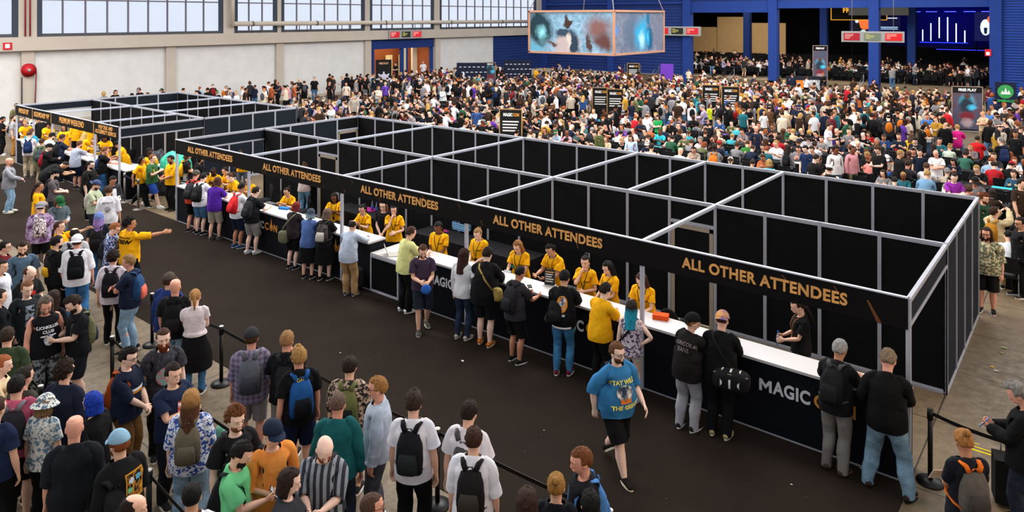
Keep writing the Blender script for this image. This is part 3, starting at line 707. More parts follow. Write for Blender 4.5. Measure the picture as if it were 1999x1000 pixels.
def build_person(name, pose, h=1.75, skin_c='fair', top=('tshirt', ('cloth', '222222')), bottom=('jeans', ('denim', '33506f')), hair=('short', '3a2a1e'), hat=None, beard=None, glasses=None, shoes=('222222', 'e8e8e8'), fat=0, fem=0, lod='hi', seed=0, prints=(), inner=None, lanyard=None, socks=None):
    T = REST[lod]; M = pose.mats(); sc = h / 1.75
    root = empty(name); root.scale = (sc, sc, sc); root['info'] = 0; del root['info']
    sk = mat('skin', SKIN.get(skin_c, skin_c)); 
    def part(key, nm, mt, amp, grow=0.0, fold=True):
        r = T[key]; V = warp(r.V, fat, fem)
        if key == 'body':
            z = r.V[:, 2]; V = V - vnorm(V, r.F) * ((.007 + .022 * fat) * sm(z, .86, .92) * (1 - sm(z, 1.42, 1.46)) * (1 - sm(np.abs(r.V[:, 0]), .24, .30)))[:, None]
        if grow or amp:
            N = vnorm(V, r.F); V = V + N * grow
            if amp and fold:
                D = folds(V, N, amp, seed + len(key)) - V
                if key in ('jeans', 'trousers', 'wide', 'shorts', 'hotpants'): D *= (1 - sm(V[:, 2], .72, .88))[:, None]
                else: D += N * .004
                V = V + D
        Vp = skin(V, r.W, M); o = link(nm, mesh_np(nm, Vp, r.F), root, mt); return o, V, Vp
    part('body', 'body', sk, 0)
    trn = {'tshirt': 't_shirt', 'longsleeve': 'shirt', 'jacket': 'jacket', 'tank': 'tank_top', 'crop': 'cropped_top', 'halfsleeve': 't_shirt'}
    if inner: part(inner[0], 'undershirt', mat(*inner[1]), 0, -.008)
    o, Vt, _ = part(top[0], top[2] if len(top) > 2 else trn[top[0]], mat(*top[1]), .010 if lod == 'hi' else .007, .006 + .014 * fat)
    if bottom: part(bottom[0], bottom[2] if len(bottom) > 2 else {'jeans': 'trousers', 'wide': 'trousers', 'hotpants': 'shorts'}.get(bottom[0], bottom[0]), mat(*bottom[1]), .011 if lod == 'hi' else .007, .001)
    for pr in prints: add_print(root, pose, M, T[top[0]], Vt, fem, *pr)
    Hm = lambda o: place_xf(o, pose.Rh, pose.phd)
    if hair and hair[0] != 'bald': Hm(link('hair', head_piece(hair[0], lod), root, mat('hair', *hair[1:2], **({'col2': hair[2]} if len(hair) > 2 else {}))))
    if beard: Hm(link('beard', head_piece(beard[0], lod), root, mat('hair', beard[1])))
    if hat: Hm(link('cap' if hat[0] in ('cap', 'capback') else 'hat', head_piece(hat[0], lod), root, mat(*hat[1])))
    if lod != 'tiny':
        Hm(link('eyes', head_piece('eyes'), root, head_mats('2a1c14')))
        Hm(link('eyebrows', head_piece('brows'), root, mat('hair', hair[1] if hair and hair[1] else '6a5040')))
        Hm(link('lips', head_piece('mouth'), root, mat('skin', {'brown': '5a2c26', 'dark': '3a1c1a'}.get(skin_c, 'b56a5e'))))
        if glasses: Hm(link('glasses', head_piece(glasses), root, mat('cloth', '1a1a1a')))
    for k in (0, 1):
        Rf, an = pose.foot[k]; s = link('shoe', SHOE, root, [mat('cloth', shoes[0]), mat('cloth', shoes[1])]); place_xf(s, Rf, an)
    if lanyard:
        r = T[top[0]]; pts = [(-.062, -.03, 1.50), (-.08, .04, 1.47), (-.06, .11, 1.38), (-.03, .13, 1.25), (0, .15, 1.12), (.03, .13, 1.25), (.06, .11, 1.38), (.08, .04, 1.47), (.062, -.03, 1.50)]
        if r.bvh is None: r.bvh = {}
        bv = r.bvh.setdefault('b', BVHTree.FromPolygons(Vt.tolist(), r.F.tolist()) if True else None) if False else BVHTree.FromPolygons(Vt.tolist(), r.F.tolist())
        P = []
        for i in range(len(pts) - 1):
            for f in (0, .5):
                q = Vector(pts[i]).lerp(Vector(pts[i + 1]), f)
                if q.y > .03:
                    hit = bv.ray_cast(Vector((q.x, .6, q.z)), Vector((0, -1, 0)))
                    if hit[0]: q = hit[0] + Vector((0, .006, 0))
                P.append(tuple(q))
        P.append(pts[-1]); V_, F_ = loft(P, [(.007, .003)] * len(P), 6); V_ = np.array([tuple(v) for v in V_]); bx = MB().box(-.03, .03, .0, .006, -.09, 0)
        hit = bv.ray_cast(Vector((0, .6, 1.05)), Vector((0, -1, 0))); yy = hit[0].y + .006 if hit[0] else .17
        Vb = np.array(bx.V) + np.array([0, yy, 1.12]); n0 = len(V_)
        tri = [f[:3] for f in F_] + [(f[0], f[2], f[3]) for f in F_ if len(f) == 4] + [tuple(i + n0 for i in (f[0], f[1], f[2])) for f in bx.F] + [tuple(i + n0 for i in (f[0], f[2], f[3])) for f in bx.F]
        Va = np.concatenate([V_, Vb]); Wa = weights(Va); 
        link('lanyard', mesh_np('lanyard', skin(Va, Wa, M), np.array(tri)), root, mat('cloth', lanyard))
    root['_'] = 1; del root['_']
    return root
def add_print(root, pose, M, rest, Vt, fem, flat, side, cx, cz, mt, nm='print'):
    "flat: (V2, F) in metres; laid on the garment's back ('b') or front ('f') at height cz"
    V2, Fc = flat; bv = BVHTree.FromPolygons(Vt.tolist(), rest.F.tolist()); kd = KDTree(len(Vt))
    for i, v in enumerate(Vt): kd.insert(v, i)
    kd.balance(); out = []; W = []
    sg = -1 if side == 'b' else 1
    for x, z in V2:
        px = cx + (x if side == 'b' else -x); pz = cz + z
        h = bv.ray_cast(Vector((px, sg * .7, pz)), Vector((0, -sg, 0))); p = h[0] + Vector((0, sg * .013, 0)) if h[0] else Vector((px, sg * .12, pz))
        out.append(tuple(p)); W.append(rest.W[kd.find(p)[1]])
    o = link(nm, mesh_np(nm, skin(np.array(out), np.array(W), M), np.array(Fc)), root, mat(*mt)); return o
_flat = {}
def flat_text(s, size, bold=.03, sub=True):
    key = (s, size, bold)
    if key in _flat: return _flat[key]
    me = text_mesh(s, size, bold * size); V, Fc = arrays(me); _flat[key] = ([(v[0], v[1]) for v in V], Fc); return _flat[key]
def flat_rect(w, h, n=5):
    V = [(-w / 2 + w * i / n, -h / 2 + h * j / n) for j in range(n + 1) for i in range(n + 1)]; Fc = []
    for j in range(n):
        for i in range(n): a = j * (n + 1) + i; Fc += [(a, a + 1, a + n + 2), (a, a + n + 2, a + n + 1)]
    return V, np.array(Fc)
def flat_disc(r1, r2, n=5):
    V, Fc = flat_rect(2, 2, n); return [(x * math.sqrt(1 - z * z / 2) * r1, z * math.sqrt(1 - x * x / 2) * r2) for x, z in V], Fc
def backpack(pose, root, loc, rz, sc, kind, col, label, group=None, strapcol=None, name='backpack', front=False, pocket=None, oneshoulder=0):
    me = PACKS[kind]; e = empty(name, label=label, cat='bag' if name != 'backpack' else 'backpack', group=group)
    M = Matrix.Translation(loc) @ Matrix.Rotation(rz, 4, 'Z') @ Matrix.Scale(sc, 4)
    L = np.eye(4); Rm = pose.Rc @ (rotm((0, 0, 1), math.pi) if front else np.eye(3)); L[:3, :3] = Rm; L[:3, 3] = pose.pch + pose.Rc @ np.array([oneshoulder * .12, 0.015 if front else -.03, -.03 if oneshoulder == 0 else -.12])
    e.matrix_world = M @ Matrix(L.tolist())
    mt = mat(*col) if isinstance(col, tuple) else mat('cloth', col)
    link('pack_body', me[0], e, mt); link('front_pocket', me[1], e, mat('cloth', pocket) if pocket else mt); link('strap', me[2], e, mat('cloth', strapcol) if strapcol else mt); link('grab_handle', me[3], e, mat('cloth', strapcol) if strapcol else mt)
    return e
# ------------------------------------------------------------------ the hall
def tri_box(x0, x1, y0, y1, z0, z1): return MB().box(x0, x1, y0, y1, z0, z1)
def st(name, mb, m): return tag(mb.build(name, m), kind='structure')
XW, YF = -25.8, 53.6
CONC = mat('concrete', '463b2c', '6a5b46')
o = st('floor', MB().box(-34, 60, -22, YF, -.2, 0), CONC)
CARP = mat('carpet', '211b17')
def slab(name, x0, x1, y0, y1, z, m): return st(name, MB().box(x0, x1, y0, y1, 0, z), m)
tag(MB().box(-14.3, 20, -4, 0, 0, .008).build('carpet_runner', CARP), 'dark brown carpet laid along the fronts of both stands', 'carpet')
WHITE = mat('paint', 'd2d0ce'); BEAM = mat('paint', 'b9aea2', s=.8); DARKF = mat('paint', '3b4048'); BLUE = mat('slats', '18306c', pitch=.30, depth=.02)
BLUEP = mat('paint', '1b3880'); BEIGE = mat('paint', 'c2b8a8')
# left wall below the beam (openings where the double doorway stands)
wl = MB()
DY0, DY1 = 29.4, 36.6
wl.box(XW - .3, XW, -22, DY0, 0, 4.4); wl.box(XW - .3, XW, DY1, 45.2, 0, 4.4)
st('wall_left', wl, WHITE)
st('wall_back', MB().box(-34, 60, -22.3, -22, 0, 4), WHITE)
st('trim_1', MB().box(XW, XW + .45, -22, YF, 4.33, 5.1), BEAM)
st('baseboard_left', MB().box(XW, XW + .12, -22, DY0 - .3, 0, .22), BEIGE)
for i, y in enumerate((-4.1, 4.07, 12.3, 20.5, 28.9, 37.1)):
    st('pillar', MB().box(XW, XW + .22, y - .32, y + .32, 0, 4.33), BEAM)
    if y in (4.07, 12.3): pass
# upper glazing
FR = mat('paint', '4a4a50'); GL = mat('glaze', 'f4f8ff')
ys = [(-22, -8.2), (-7.4, 3.5), (4.7, 15.9), (17.0, 20.2), (20.8, 28.5), (29.3, 36.6), (37.6, 52.2)]
for wi, (a, b) in enumerate(ys):
    e = empty(f'window_{wi + 1}', kind='structure')
    n = max(1, round((b - a) / 1.2)); pw = (b - a) / n
    for j in range(n):
        for z0, z1 in ((5.28, 7.22), (7.30, 9.3)):
            y0 = a + j * pw + .04; y1 = y0 + pw - .08
            MB().box(XW - .05, XW - .03, y0, y1, z0, z1).build('pane', GL, e)
        if j: MB().box(XW - .08, XW + .02, a + j * pw - .04, a + j * pw + .04, 5.2, 9.3).build('mullion', mat('paint', '6a6470'), e)
    MB().box(XW - .08, XW + .03, a, b, 7.22, 7.30).build('transom', mat('paint', '6a6470'), e)
    MB().box(XW - .08, XW + .06, a, b, 5.1, 5.28).build('sill', FR, e)
    for q in (a, b): MB().box(XW - .1, XW + .08, q - .14, q + .14, 5.1, 9.3).build('window_frame', mat('paint', '39404c'), e)
for y0, y1 in ((3.64, 4.56), (16.04, 16.86), (20.34, 20.66), (28.64, 29.16), (36.74, 37.46), (52.34, 53.6), (-8.06, -7.54)):
    st('pillar', MB().box(XW - .1, XW + .1, y0, y1, 5.1, 9.3), BEAM)
for i, dy in enumerate((-.12, .12)):
    tag(MB().tube([(XW + .18, 4.07 + dy, 5.15), (XW + .18, 4.07 + dy, 9.3)], .045).build('riser_pipe', mat('paint', '8c2a2c')), ('thin dark red riser pipe between two high windows, nearer the picture edge', 'thin dark red riser pipe between two high windows, nearer the long window')[i], 'pipe', 'red riser pipes')
pp = MB(); pp.tube([(XW + .45, 16.6, 5.76), (XW + .45, 51, 5.76)], .17, 12); pp.tube([(XW + .45, 16.55, 5.6), (XW + .45, 16.55, 9.3)], .13, 10)
po = tag(pp.build('ventilation_pipe', mat('paint', 'c0b4a6')), 'long beige pipe running below the high windows', 'pipe')
for y in range(18, 51, 4): MB().tube([(XW + .45, y, 5.1), (XW + .45, y, 5.6)], .03, 6).tube([(XW + .45, y + .7, 5.1), (XW + .45, y + .7, 5.6)], .03, 6).build('bracket', FR, po)
for y in (18.0, 23.5, 30.5, 38.5, 46): MB().tube([(XW + .45, y, 5.76), (XW + .45, y + .12, 5.76)], .19, 12).build('pipe_collar', mat('paint', '5a5450'), po)
# fire hose reel on the first pillar
e = empty('fire_hose_reel', (XW + .24, 4.07, 3.22), label='red fire hose reel mounted high on a pillar of the white wall', cat='hose reel')
RED = mat('paint', 'c0202a', rough=.4)
d = MB(); V, Fc = loft([(0, 0, 0), (.05, 0, 0), (.06, 0, 0), (.16, 0, 0), (.17, 0, 0)], [(.36, .36), (.38, .38), (.30, .30), (.30, .30), (.38, .38)], 28, side=(0, 1, 0)); d.add(V, Fc, 0, True); d.build('drum', RED, e)
MB().tube([(.15, 0, 0), (.22, 0, 0)], .08, 12).build('hub', mat('alu', 'a0a8a0'), e)
MB().tube([(.1, .37, -.05), (.08, .36, -1), (.08, .32, -2.2)], .035, 8).build('hose', mat('paint', '7c3038'), e)
MB().tube([(.06, -.3, -.4), (.06, -.33, -.42), (.06, -.33, -2.4)], .03, 8).build('supply_pipe', mat('paint', '3a3438'), e)
for y, z, nm in ((3.55, 4.75, 'a'),):
    e = empty('fire_reel_sign', (XW + .47, 3.0, 4.62), label='small red fire equipment sign on the beige beam', cat='sign')
    MB().box(0, .02, -.22, .22, -.2, .2).build('sign_plate', RED, e); MB().box(.02, .025, -.12, .1, -.1, .12).build('pictogram', mat('paint', 'e8e8e8'), e)

# double doorway with blue frames and the lit lobby behind
BF = mat('paint', '17306e')
e = empty('door_1', kind='structure')
MB().box(XW - .2, XW + .1, DY0 - .1, DY1 + .1, 3.5, 4.33).build('shutter_box', mat('paint', '17306e'), e)
for y0, y1 in ((DY0, DY0 + .22), (32.75, 32.95), (33.25, 33.45), (DY1 - .22, DY1)): MB().box(XW - .2, XW + .12, y0, y1, 0, 3.5).build('door_frame', BF, e)
MB().box(XW - .2, XW + .12, 32.97, 33.23, 0, 3.5).build('door_post', BEIGE, e)
lob = MB(); lob.box(XW - 4, XW, DY0, DY1, 0, .6); st('floor_lobby', lob, CONC)
st('wall_lobby', MB().box(XW - 4.2, XW - 4, DY0 - 2, DY1 + 2, 0, 4.2).box(XW - 4, XW - .3, DY1, DY1 + .2, 0, 4.2), mat('paint', '8e4a22'))
st('wall_lobby_side', MB().box(XW - 3.98, XW - 3.9, DY0, 32.2, .6, 1.7), mat('paint', 'c8b48c'))
st('wall_lobby_panel', MB().box(XW - 3.98, XW - 3.9, 37.2, 39.2, .6, 4.2).box(XW - 2.2, XW - 2.0, 36.0, 36.6, .6, 4.2), mat('paint', 'd8cdb4'))
for y in (32.4, 34.6, 36.2):
    dd = empty('door_leaf', (XW - 3.7, y, .6), kind='structure'); MB().box(0, .05, -.4, .4, 0, 2.1).build('leaf', mat('paint', 'd9c48e'), dd); MB().box(.05, .06, -.08, .08, 1.2, 1.8).build('door_pane', mat('paint', 'f5f0e0'), dd)
for k in range(3): st('step', MB().box(XW, XW + .35 * (3 - k), DY0 + .3, DY1 - .3, .2 * k, .2 * (k + 1)), CONC)
l = lamp('lobby_light', (XW - 2, 33, 4.0), (3, 5), 120, (1, .82, .6))
def handrail(loc, rz, label, L=1.2, rise=.6):
    e = empty('handrail', loc, rz, label=label, cat='railing', group='steel handrails at the hall steps'); m = mat('alu', '9a9aa2')
    MB().tube([(0, 0, 0), (0, 0, .95), (L, 0, .95 + rise), (L, 0, rise)], .025, 6).build('rail', m, e); MB().tube([(0, 0, .5), (L, 0, .5 + rise)], .018, 6).build('mid_rail', m, e)
for y, q in ((29.9, 'before the near jamb'), (33.1, 'at the middle post'), (36.3, 'before the far jamb')): handrail((XW + 1.1, y, 0), math.pi, 'dark steel handrail on the lobby doorway steps ' + q)

# blue end wall, pillars and headers of the neighbouring hall
PZ = .65
st('wall_left_corner', MB().box(XW - .3, XW, 45.2, YF, PZ, 4.4), BLUE)
st('wall_far', MB().box(XW, -8.6, YF, YF + .3, PZ, 9.5), BLUE)
st('baseboard_far', MB().box(XW, -8.6, YF - .25, YF + .3, 0, PZ).box(XW - .3, XW + .2, 45.2, YF, 0, PZ), BEIGE)
for x in (-25.5, -17.0): st('pillar', MB().box(x - .35, x + .35, YF - .3, YF, PZ, 9.5), BLUEP)
for x in (-8.6, -.45, 7.7, 15.95): st('pillar', MB().box(x - .38, x + .38, YF - .35, YF + .4, 0, 9.5), BLUEP)
st('lintel', MB().box(-8.6, -.45, YF - .1, YF + .35, 6.65, 7.6), BLUEP); st('lintel', MB().box(-.45, 16, YF - .1, YF + .35, 7.0, 7.6), BLUEP)
st('wall_above', MB().box(-8.6, 16, YF, YF + .3, 7.6, 9.5), BLUE)
for z in (7.5, 8.6): st('beam', MB().box(XW, -8.6, YF - .2, YF, z, z + .18), BLUEP)
st('wall_right_far', MB().box(16.2, 60, YF - .1, YF + .3, 0, 9.5), mat('slats', '1d3c88', pitch=.2, depth=.025))
st('wall_right', MB().box(59.7, 60, -22, YF, 0, 9.5), WHITE)
# raised hall floor beyond, with its steps
st('floor_far', MB().box(-26, 60, YF + .0, 98, 0, PZ), CONC)
st('wall_end', MB().box(-26, 60, 98, 98.3, 0, 11), mat('paint', '0c0c10'))
st('wall_far_left', MB().box(-26.1, -25.8, YF + .3, 98, 0, 11), mat('paint', '0c0c10')); st('wall_far_right', MB().box(60, 60.3, YF, 98, 0, 11), mat('paint', '0c0c10'))
st('ceiling_far', MB().box(-26, 60, YF + .4, 98, 9.6, 9.9), mat('paint', '15151a'))
for x0, x1 in ((-22, -19), (-15.5, -11.5), (-4, 7), (9, 15)):
    for k in range(3): st('step', MB().box(x0, x1, YF - .35 * (3 - k), YF - .0, .216 * k, .216 * (k + 1)), CONC)
for x, q in ((-15.4, 'first'), (-13.6, 'second'), (-11.6, 'third'), (-4.0, 'fourth'), (1.4, 'fifth'), (6.9, 'sixth'), (9.2, 'seventh'), (14.9, 'eighth')): handrail((x, YF - 1.3, 0), math.pi / 2, f'grey tubular handrail at the raised hall steps, {q} counted from the white wall')
for x in (-8.6, -.45, 7.7, 15.95): st('pillar', MB().box(x - .35, x + .35, 68.3, 69, PZ, 9.6), BLUEP)
PLY = mat('paint', 'c9a97a')
for i, (x0, x1, z1) in enumerate(((-22.5, -18.8, 4.2), (-18.7, -14.0, 5.6), (-13.9, -9.5, 4.8))):
    tag(MB().box(x0, x1, 84, 84.2, PZ, PZ + z1).build('plywood_panel', PLY), ('short', 'tall', 'wide')[i] + ' pale plywood board standing in the dark far hall', 'panel')
l = lamp('far_hall_light_1', (-12, 72, 9.4), (10, 14), 1300, (1, .86, .7)); l = lamp('far_hall_light_2', (2, 60, 9.4), (22, 6), 1200, (1, .87, .72))
# stage with blue light tubes
e = empty('stage', (7, 90, PZ), label='dark stage lit blue with upright light tubes', cat='stage')
MB().box(-7, 7, 0, 5, 0, 1.9).build('platform', mat('paint', '101018'), e)
MB().box(-7, 7, 4.8, 5, 1.9, 7.5).build('curtain', mat('paint', '0c1070', s=.8), e)
for k, (z0, z1) in enumerate(((2.6, 4.0), (2.65, 4.8), (3.0, 5.55), (2.6, 5.55), (2.5, 4.8), (2.5, 3.95))):
    MB().tube([(-2.3 + .9 * k, 2.0, z0), (-2.3 + .9 * k, 2.0, z1)], .055, 6).build('light_tube', mat('glow', 'a8b0ff', e=3), e)
MB().box(-2.6, 2.5, 1.9, 2.0, 2.4, 2.48).build('light_strip', mat('glow', '2030ff', e=2), e)
MB().box(-.5, 4.5, -.05, 0, 1.65, 1.72).build('edge_light', mat('glow', '3030e0', e=1.5), e)
for x in (-3, -1.2, .8, 2.8, 4.6): MB().box(x - .6, x + .6, 1, 1.2, 6.2, 6.27).build('overhead_light', mat('glow', '4048ff', e=2.5), e)
sl = lamp('stage_light', (7, 92.5, 8.2), (9, 2), 70, (.1, .12, 1.0))
def screen(loc, w, h, label, cols, shapes=()):
    e = empty('projection_screen', loc, label=label, cat='screen'); MB().box(-w / 2, w / 2, 0, .1, 0, h).build('screen_face', mat('glow', cols, e=1), e)
    for s in (-1, 1): MB().box(s * w * .45 - .05, s * w * .45 + .05, .1, .2, PZ - loc[2], h).build('support_post', BKP, e)
    for kind, x, z, a, b, c in shapes:
        V, Fc = ellip((x, -.02, z), (a, .02, b), 16, 6) if kind == 'e' else (MB().box(x - a, x + a, -.03, 0, z - b, z + b).V, MB().box(0, 1, 0, 1, 0, 1).F)
        mb = MB(); mb.add(V, Fc); mb.build('picture_shape', mat('glow', c, e=1), e)
BKP = mat('paint', '0a0a0c')
screen((1.4, 82, 3.9), 5.4, 2.4, 'dark blue screen with an orange disc behind the middle blue pillar', '0c0e2a', (('e', -1.0, 1.6, .75, .75, 'e8602a'), ('e', -1.9, 1.1, .42, .8, '0a0c14'), ('e', -1.9, 1.8, .2, .25, 'b8c4cc'), ('e', -1.2, .45, .35, .4, 'a8c4b8'), ('b', 1.5, 1.15, .95, .05, '9ab8d8'), ('b', 1.5, .95, .95, .04, '9ab8d8'), ('b', 1.9, 2.2, .5, .04, 'dfe6ff')))
screen((12.9, 84, 3.6), 3.6, 3.2, 'dark blue screen with an orange disc beside the stage', '10123c', (('e', .1, 2.2, .75, .8, 'e8602a'), ('e', -.75, 1.5, .5, .9, 'c8dcf0'), ('e', -.75, 1.45, .44, .84, '101830'), ('e', .0, .9, .42, .45, 'd0dcec')))
e = empty('gold_banner', (1.1, 76, 5.88), label='dark hanging banner with gold lettering and gold border', cat='banner')
MB().box(-2.9, 2.9, 0, .1, 0, 3.6).build('banner_cloth', mat('paint', '14100c'), e)
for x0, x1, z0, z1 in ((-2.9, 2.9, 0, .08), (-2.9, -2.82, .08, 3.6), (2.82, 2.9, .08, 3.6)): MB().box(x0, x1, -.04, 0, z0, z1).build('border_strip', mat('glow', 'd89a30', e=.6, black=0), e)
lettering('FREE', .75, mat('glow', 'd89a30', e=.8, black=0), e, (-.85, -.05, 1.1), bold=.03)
tag(MB().box(2.6, 7.9, 66, 66.2, 6.4, 9.55).build('grey_duct', mat('paint', '4a4c4e')), 'grey panel hanging above the far hall opening', 'panel')

# triple information displays
def triple(loc, rz, label, w=3.6, cols=('b01c28', '1d2018', 'c02028'), wires=0):
    e = empty('information_display', loc, rz, label=label, cat='display', group='triple information displays'); h = w * .19; G = mat('paint', '9a9a98')
    MB().box(-w / 2, w / 2, 0, .25, -h / 2, h / 2).build('housing', G, e)
    for i in range(3):
        x = (i - 1) * w / 3; s = MB().box(x - w * .13, x + w * .13, -.02, 0, -h * .34, h * .34).build('screen_panel', mat('glow', cols[i], e=.9), e)
        tx = MB(); r_ = random.Random(i)
        for k in range(4): tx.box(x - w * .11, x - w * .11 + r_.uniform(.05, .16) * w, -.03, -.02, h * (.2 - .12 * k), h * (.235 - .12 * k))
        tx.build('text_line', mat('glow', 'f0d0c0' if i != 1 else 'd8d070', e=.8), s)
    for x in (-w * .33, w * .33)[:wires]: MB().tube([(x, .12, h / 2), (x, .12, h / 2 + 5)], .012, 5).build('wire', G, e)
triple((XW + .6, 32.8, 4.72), math.pi / 2, 'triple information display on the beige beam above the doorway', 3.9, wires=0)
triple((-9.4, YF - .6, 4.9), 0, 'triple information display against the blue end wall', 4.6)
p = CAM + FW * 38 + RT * ((1703 - 999.5) / F_PX * 38)
triple((p.x, p.y, CAM_H - (71.5 - YH) * 38 / F_PX), R(12), 'triple information display hanging on wires before the dark hall', 2.95, cols=('a01828', '6a7060', 'c81c20'), wires=2)

# square hanging sign: four painted canvas faces in a wooden frame
e = empty('suspended_sign', (.68, 24.6, 0), label='large square sign hung from the roof with blue and brown painted faces', cat='sign'); S = 6.0; Z0, Z1 = 4.10, 6.60; FRM = mat('paint', 'b98a70')
for i, (cx, cy, rz) in enumerate(((-S / 2, 0, 0), (0, S / 2, math.pi / 2), (-S, S / 2, -math.pi / 2), (-S / 2, S, math.pi))):
    cv = MB().box(-S / 2, S / 2, .0, .03, Z0, Z1).build('canvas', mat('art', ('sign_wide', 'sign_blue')[i % 2]), e); cv.location = (cx, cy, 0); cv.rotation_euler = (0, 0, rz)
    for nm, x0, x1, z0, z1 in (('frame_bottom', -S / 2 - .05, S / 2 + .05, Z0 - .05, Z0 + .07), ('frame_top', -S / 2 - .05, S / 2 + .05, Z1 - .07, Z1 + .05), ('frame_side', -S / 2 - .05, -S / 2 + .07, Z0, Z1)):
        q = MB().box(x0, x1, -.06, .06, z0, z1).build(nm, FRM, e); q.location = (cx, cy, 0); q.rotation_euler = (0, 0, rz)
for (a, b) in ((0, 0), (-S, 0), (0, S), (-S, S)): MB().tube([(a, b, Z1), (a + (.9 if a else -.9), b + (.9 if b == 0 else -.9), 9.4)], .03, 5).build('sling', mat('alu', 'a8a8b0'), e)

# ------------------------------------------------------------------ exhibition stands
PANEL = mat('paint', '08090c', k=.3, rough=.75, spec=.12); PANEL_LIT = mat('paint', '131a24', k=.12, rough=.7, spec=.15); ALU = mat('alu', 'a3a5b0'); ALUW = mat('alu', 'b9bbc6'); BOARD = mat('paint', '0a0808', rough=.6, k=.2, spec=.15)
def pick(i): return PANEL
_sm = {}
def shared(key, mk):
    if key not in _sm: _sm[key] = mk()
    return _sm[key]
class Stand:
    H = 2.5
    def __init__(s, e, ox): s.e = e; s.ox = ox
    def post(s, x, y, z0=0, z1=2.5, w=.06, m=None):
        me = shared(('post', z0, z1, w), lambda: MB().box(-w / 2, w / 2, -w / 2, w / 2, z0, z1).box(-w / 2 - .004, w / 2 + .004, -.006, .006, z0, z1).box(-.006, .006, -w / 2 - .004, w / 2 + .004, z0, z1).mesh('post'))
        o = link('post', me, s.e, m or ALU); o.location = (x, y, 0); return o
    def rail(s, a, b, z=2.465, h=.07, w=.055, nm='rail', m=None):
        L = math.dist(a, b); me = shared(('rail', round(L, 3), h, w), lambda: MB().box(0, L, -w / 2, w / 2, -h / 2, h / 2).box(0, L, -w / 2 - .005, w / 2 + .005, -.008, .008).mesh('rail'))
        o = link(nm, me, s.e, m or ALU); o.location = (*a, z); o.rotation_euler = (0, 0, math.atan2(b[1] - a[1], b[0] - a[0])); return o
    def panel(s, a, b, z0=.07, z1=2.43, nm='wall_panel', m=None):  # light on cross walls and side boards painted in as navy, long walls black
        L = math.dist(a, b); me = shared(('panel', round(L, 3), z0, z1), lambda: MB().box(.03, L - .03, -.012, .012, z0, z1).mesh('wall_panel'))
        o = link(nm, me, s.e, m or PANEL); o.location = (*a, 0); o.rotation_euler = (0, 0, math.atan2(b[1] - a[1], b[0] - a[0])); return o
    def wall(s, a, b, skip=()):
        n = round(math.dist(a, b)); d = ((b[0] - a[0]) / n, (b[1] - a[1]) / n)
        for i in range(n + 1): s.post(a[0] + d[0] * i, a[1] + d[1] * i)
        for i in range(n):
            p = (a[0] + d[0] * i, a[1] + d[1] * i); q = (p[0] + d[0], p[1] + d[1])
            s.rail(p, q); 
            if i in skip:
                s.rail(p, q, 2.02, .07, nm='lintel_rail'); s.panel(p, q, 2.06, 2.43)
                ang = math.atan2(d[1], d[0]); dr = empty('door_unit', (*p, 0), ang); dr.parent = s.e
                MB().box(.04, .12, -.03, .03, 0, 1.98).box(.88, .96, -.03, .03, 0, 1.98).box(.04, .96, -.03, .03, 1.9, 1.98).build('door_frame', mat('alu', '9a8f80'), dr)
                MB().box(.12, .88, -.015, .015, .03, 1.9).build('door_leaf', PANEL, dr); MB().tube([(.8, -.06, 1.0), (.7, -.06, 1.0)], .012, 6).build('door_handle', ALUW, dr)
            else: s.panel(p, q, m=PANEL_LIT if abs(d[0]) < .1 else None); s.rail(p, q, .035, .07, nm='foot_rail')
GOLDT = mat('paint', 'e0a25c', k=.25, s=3); SPARK = mat('paint', '6a4020')
def make_stand(name, label, X0, X1, Y2, poles, beams, doors, texts, side_posts=True):
    e = empty(name, label=label, cat='exhibition stand'); s = Stand(e, X0)
    s.wall((X0, Y2), (X1, Y2)); s.wall((X0, 3), (X1, 3), doors[0]); s.wall((X0, 3), (X0, Y2), doors[1]); s.wall((X1, 3), (X1, Y2))
    for x in poles: s.post(x, 0, 0, 2.5, .06, ALUW)
    for x, y0, y1 in beams: s.rail((x, y0), (x, y1), 2.47, .06, .06, 'cross_beam', mat('alu', 'b4bacb'))
    n = len(poles) - 1
    for i in range(n):
        a, b = poles[i], poles[i + 1]; q = MB().box(a, b, -.045, -.02, 2.08, 2.5)
        q.build('fascia_board', BOARD, e); s.rail((a, -.03), (b, -.03), 2.505, .02, .05, 'fascia_trim', ALUW)
    for x in (X0, X1):
        s.rail((x, 0), (x, 3)); s.rail((x, 0), (x, 3), 2.13, .05, nm='lower_rail'); s.panel((x, 0), (x, 3), 2.155, 2.43, 'side_board', PANEL_LIT)
    return e, s
M5 = [0, 4, 8, 12, 16, 20]
main, S1 = make_stand('registration_stand', 'long black walled registration stand with silver frame and gold lettered fascia', 0, 20, 7, M5,
    [(x, 0.03, 6.97) for x in (4, 8, 12, 16)] + [(14, 3.03, 6.97)], ((3, 15), (3,)), None)
for cx in (2, 6, 10, 14, 18):
    lettering('ALL OTHER ATTENDEES', .23, GOLDT, main, (cx, -.05, 2.29), bold=.032, spacing=1.08, width=2.5)
rr_ = random.Random(3)
for k in range(14):
    x = rr_.uniform(.2, 19.8); z = rr_.choice((2.12, 2.45)); a = rr_.uniform(.02, .08); L = rr_.uniform(.04, .1)
    if z > 2.3: z -= L
    MB().add([(x, -.048, z), (x + .022, -.048, z), (x + .022 - a, -.048, z + L), (x - a, -.048, z + L)], [(0, 1, 2, 3)]).build('spark_print', SPARK, main)
MB().add([(19.62, -.048, 2.09), (19.68, -.048, 2.09), (19.52, -.048, 2.36), (19.49, -.048, 2.36)], [(0, 1, 2, 3)]).build('spark_print', SPARK, main)
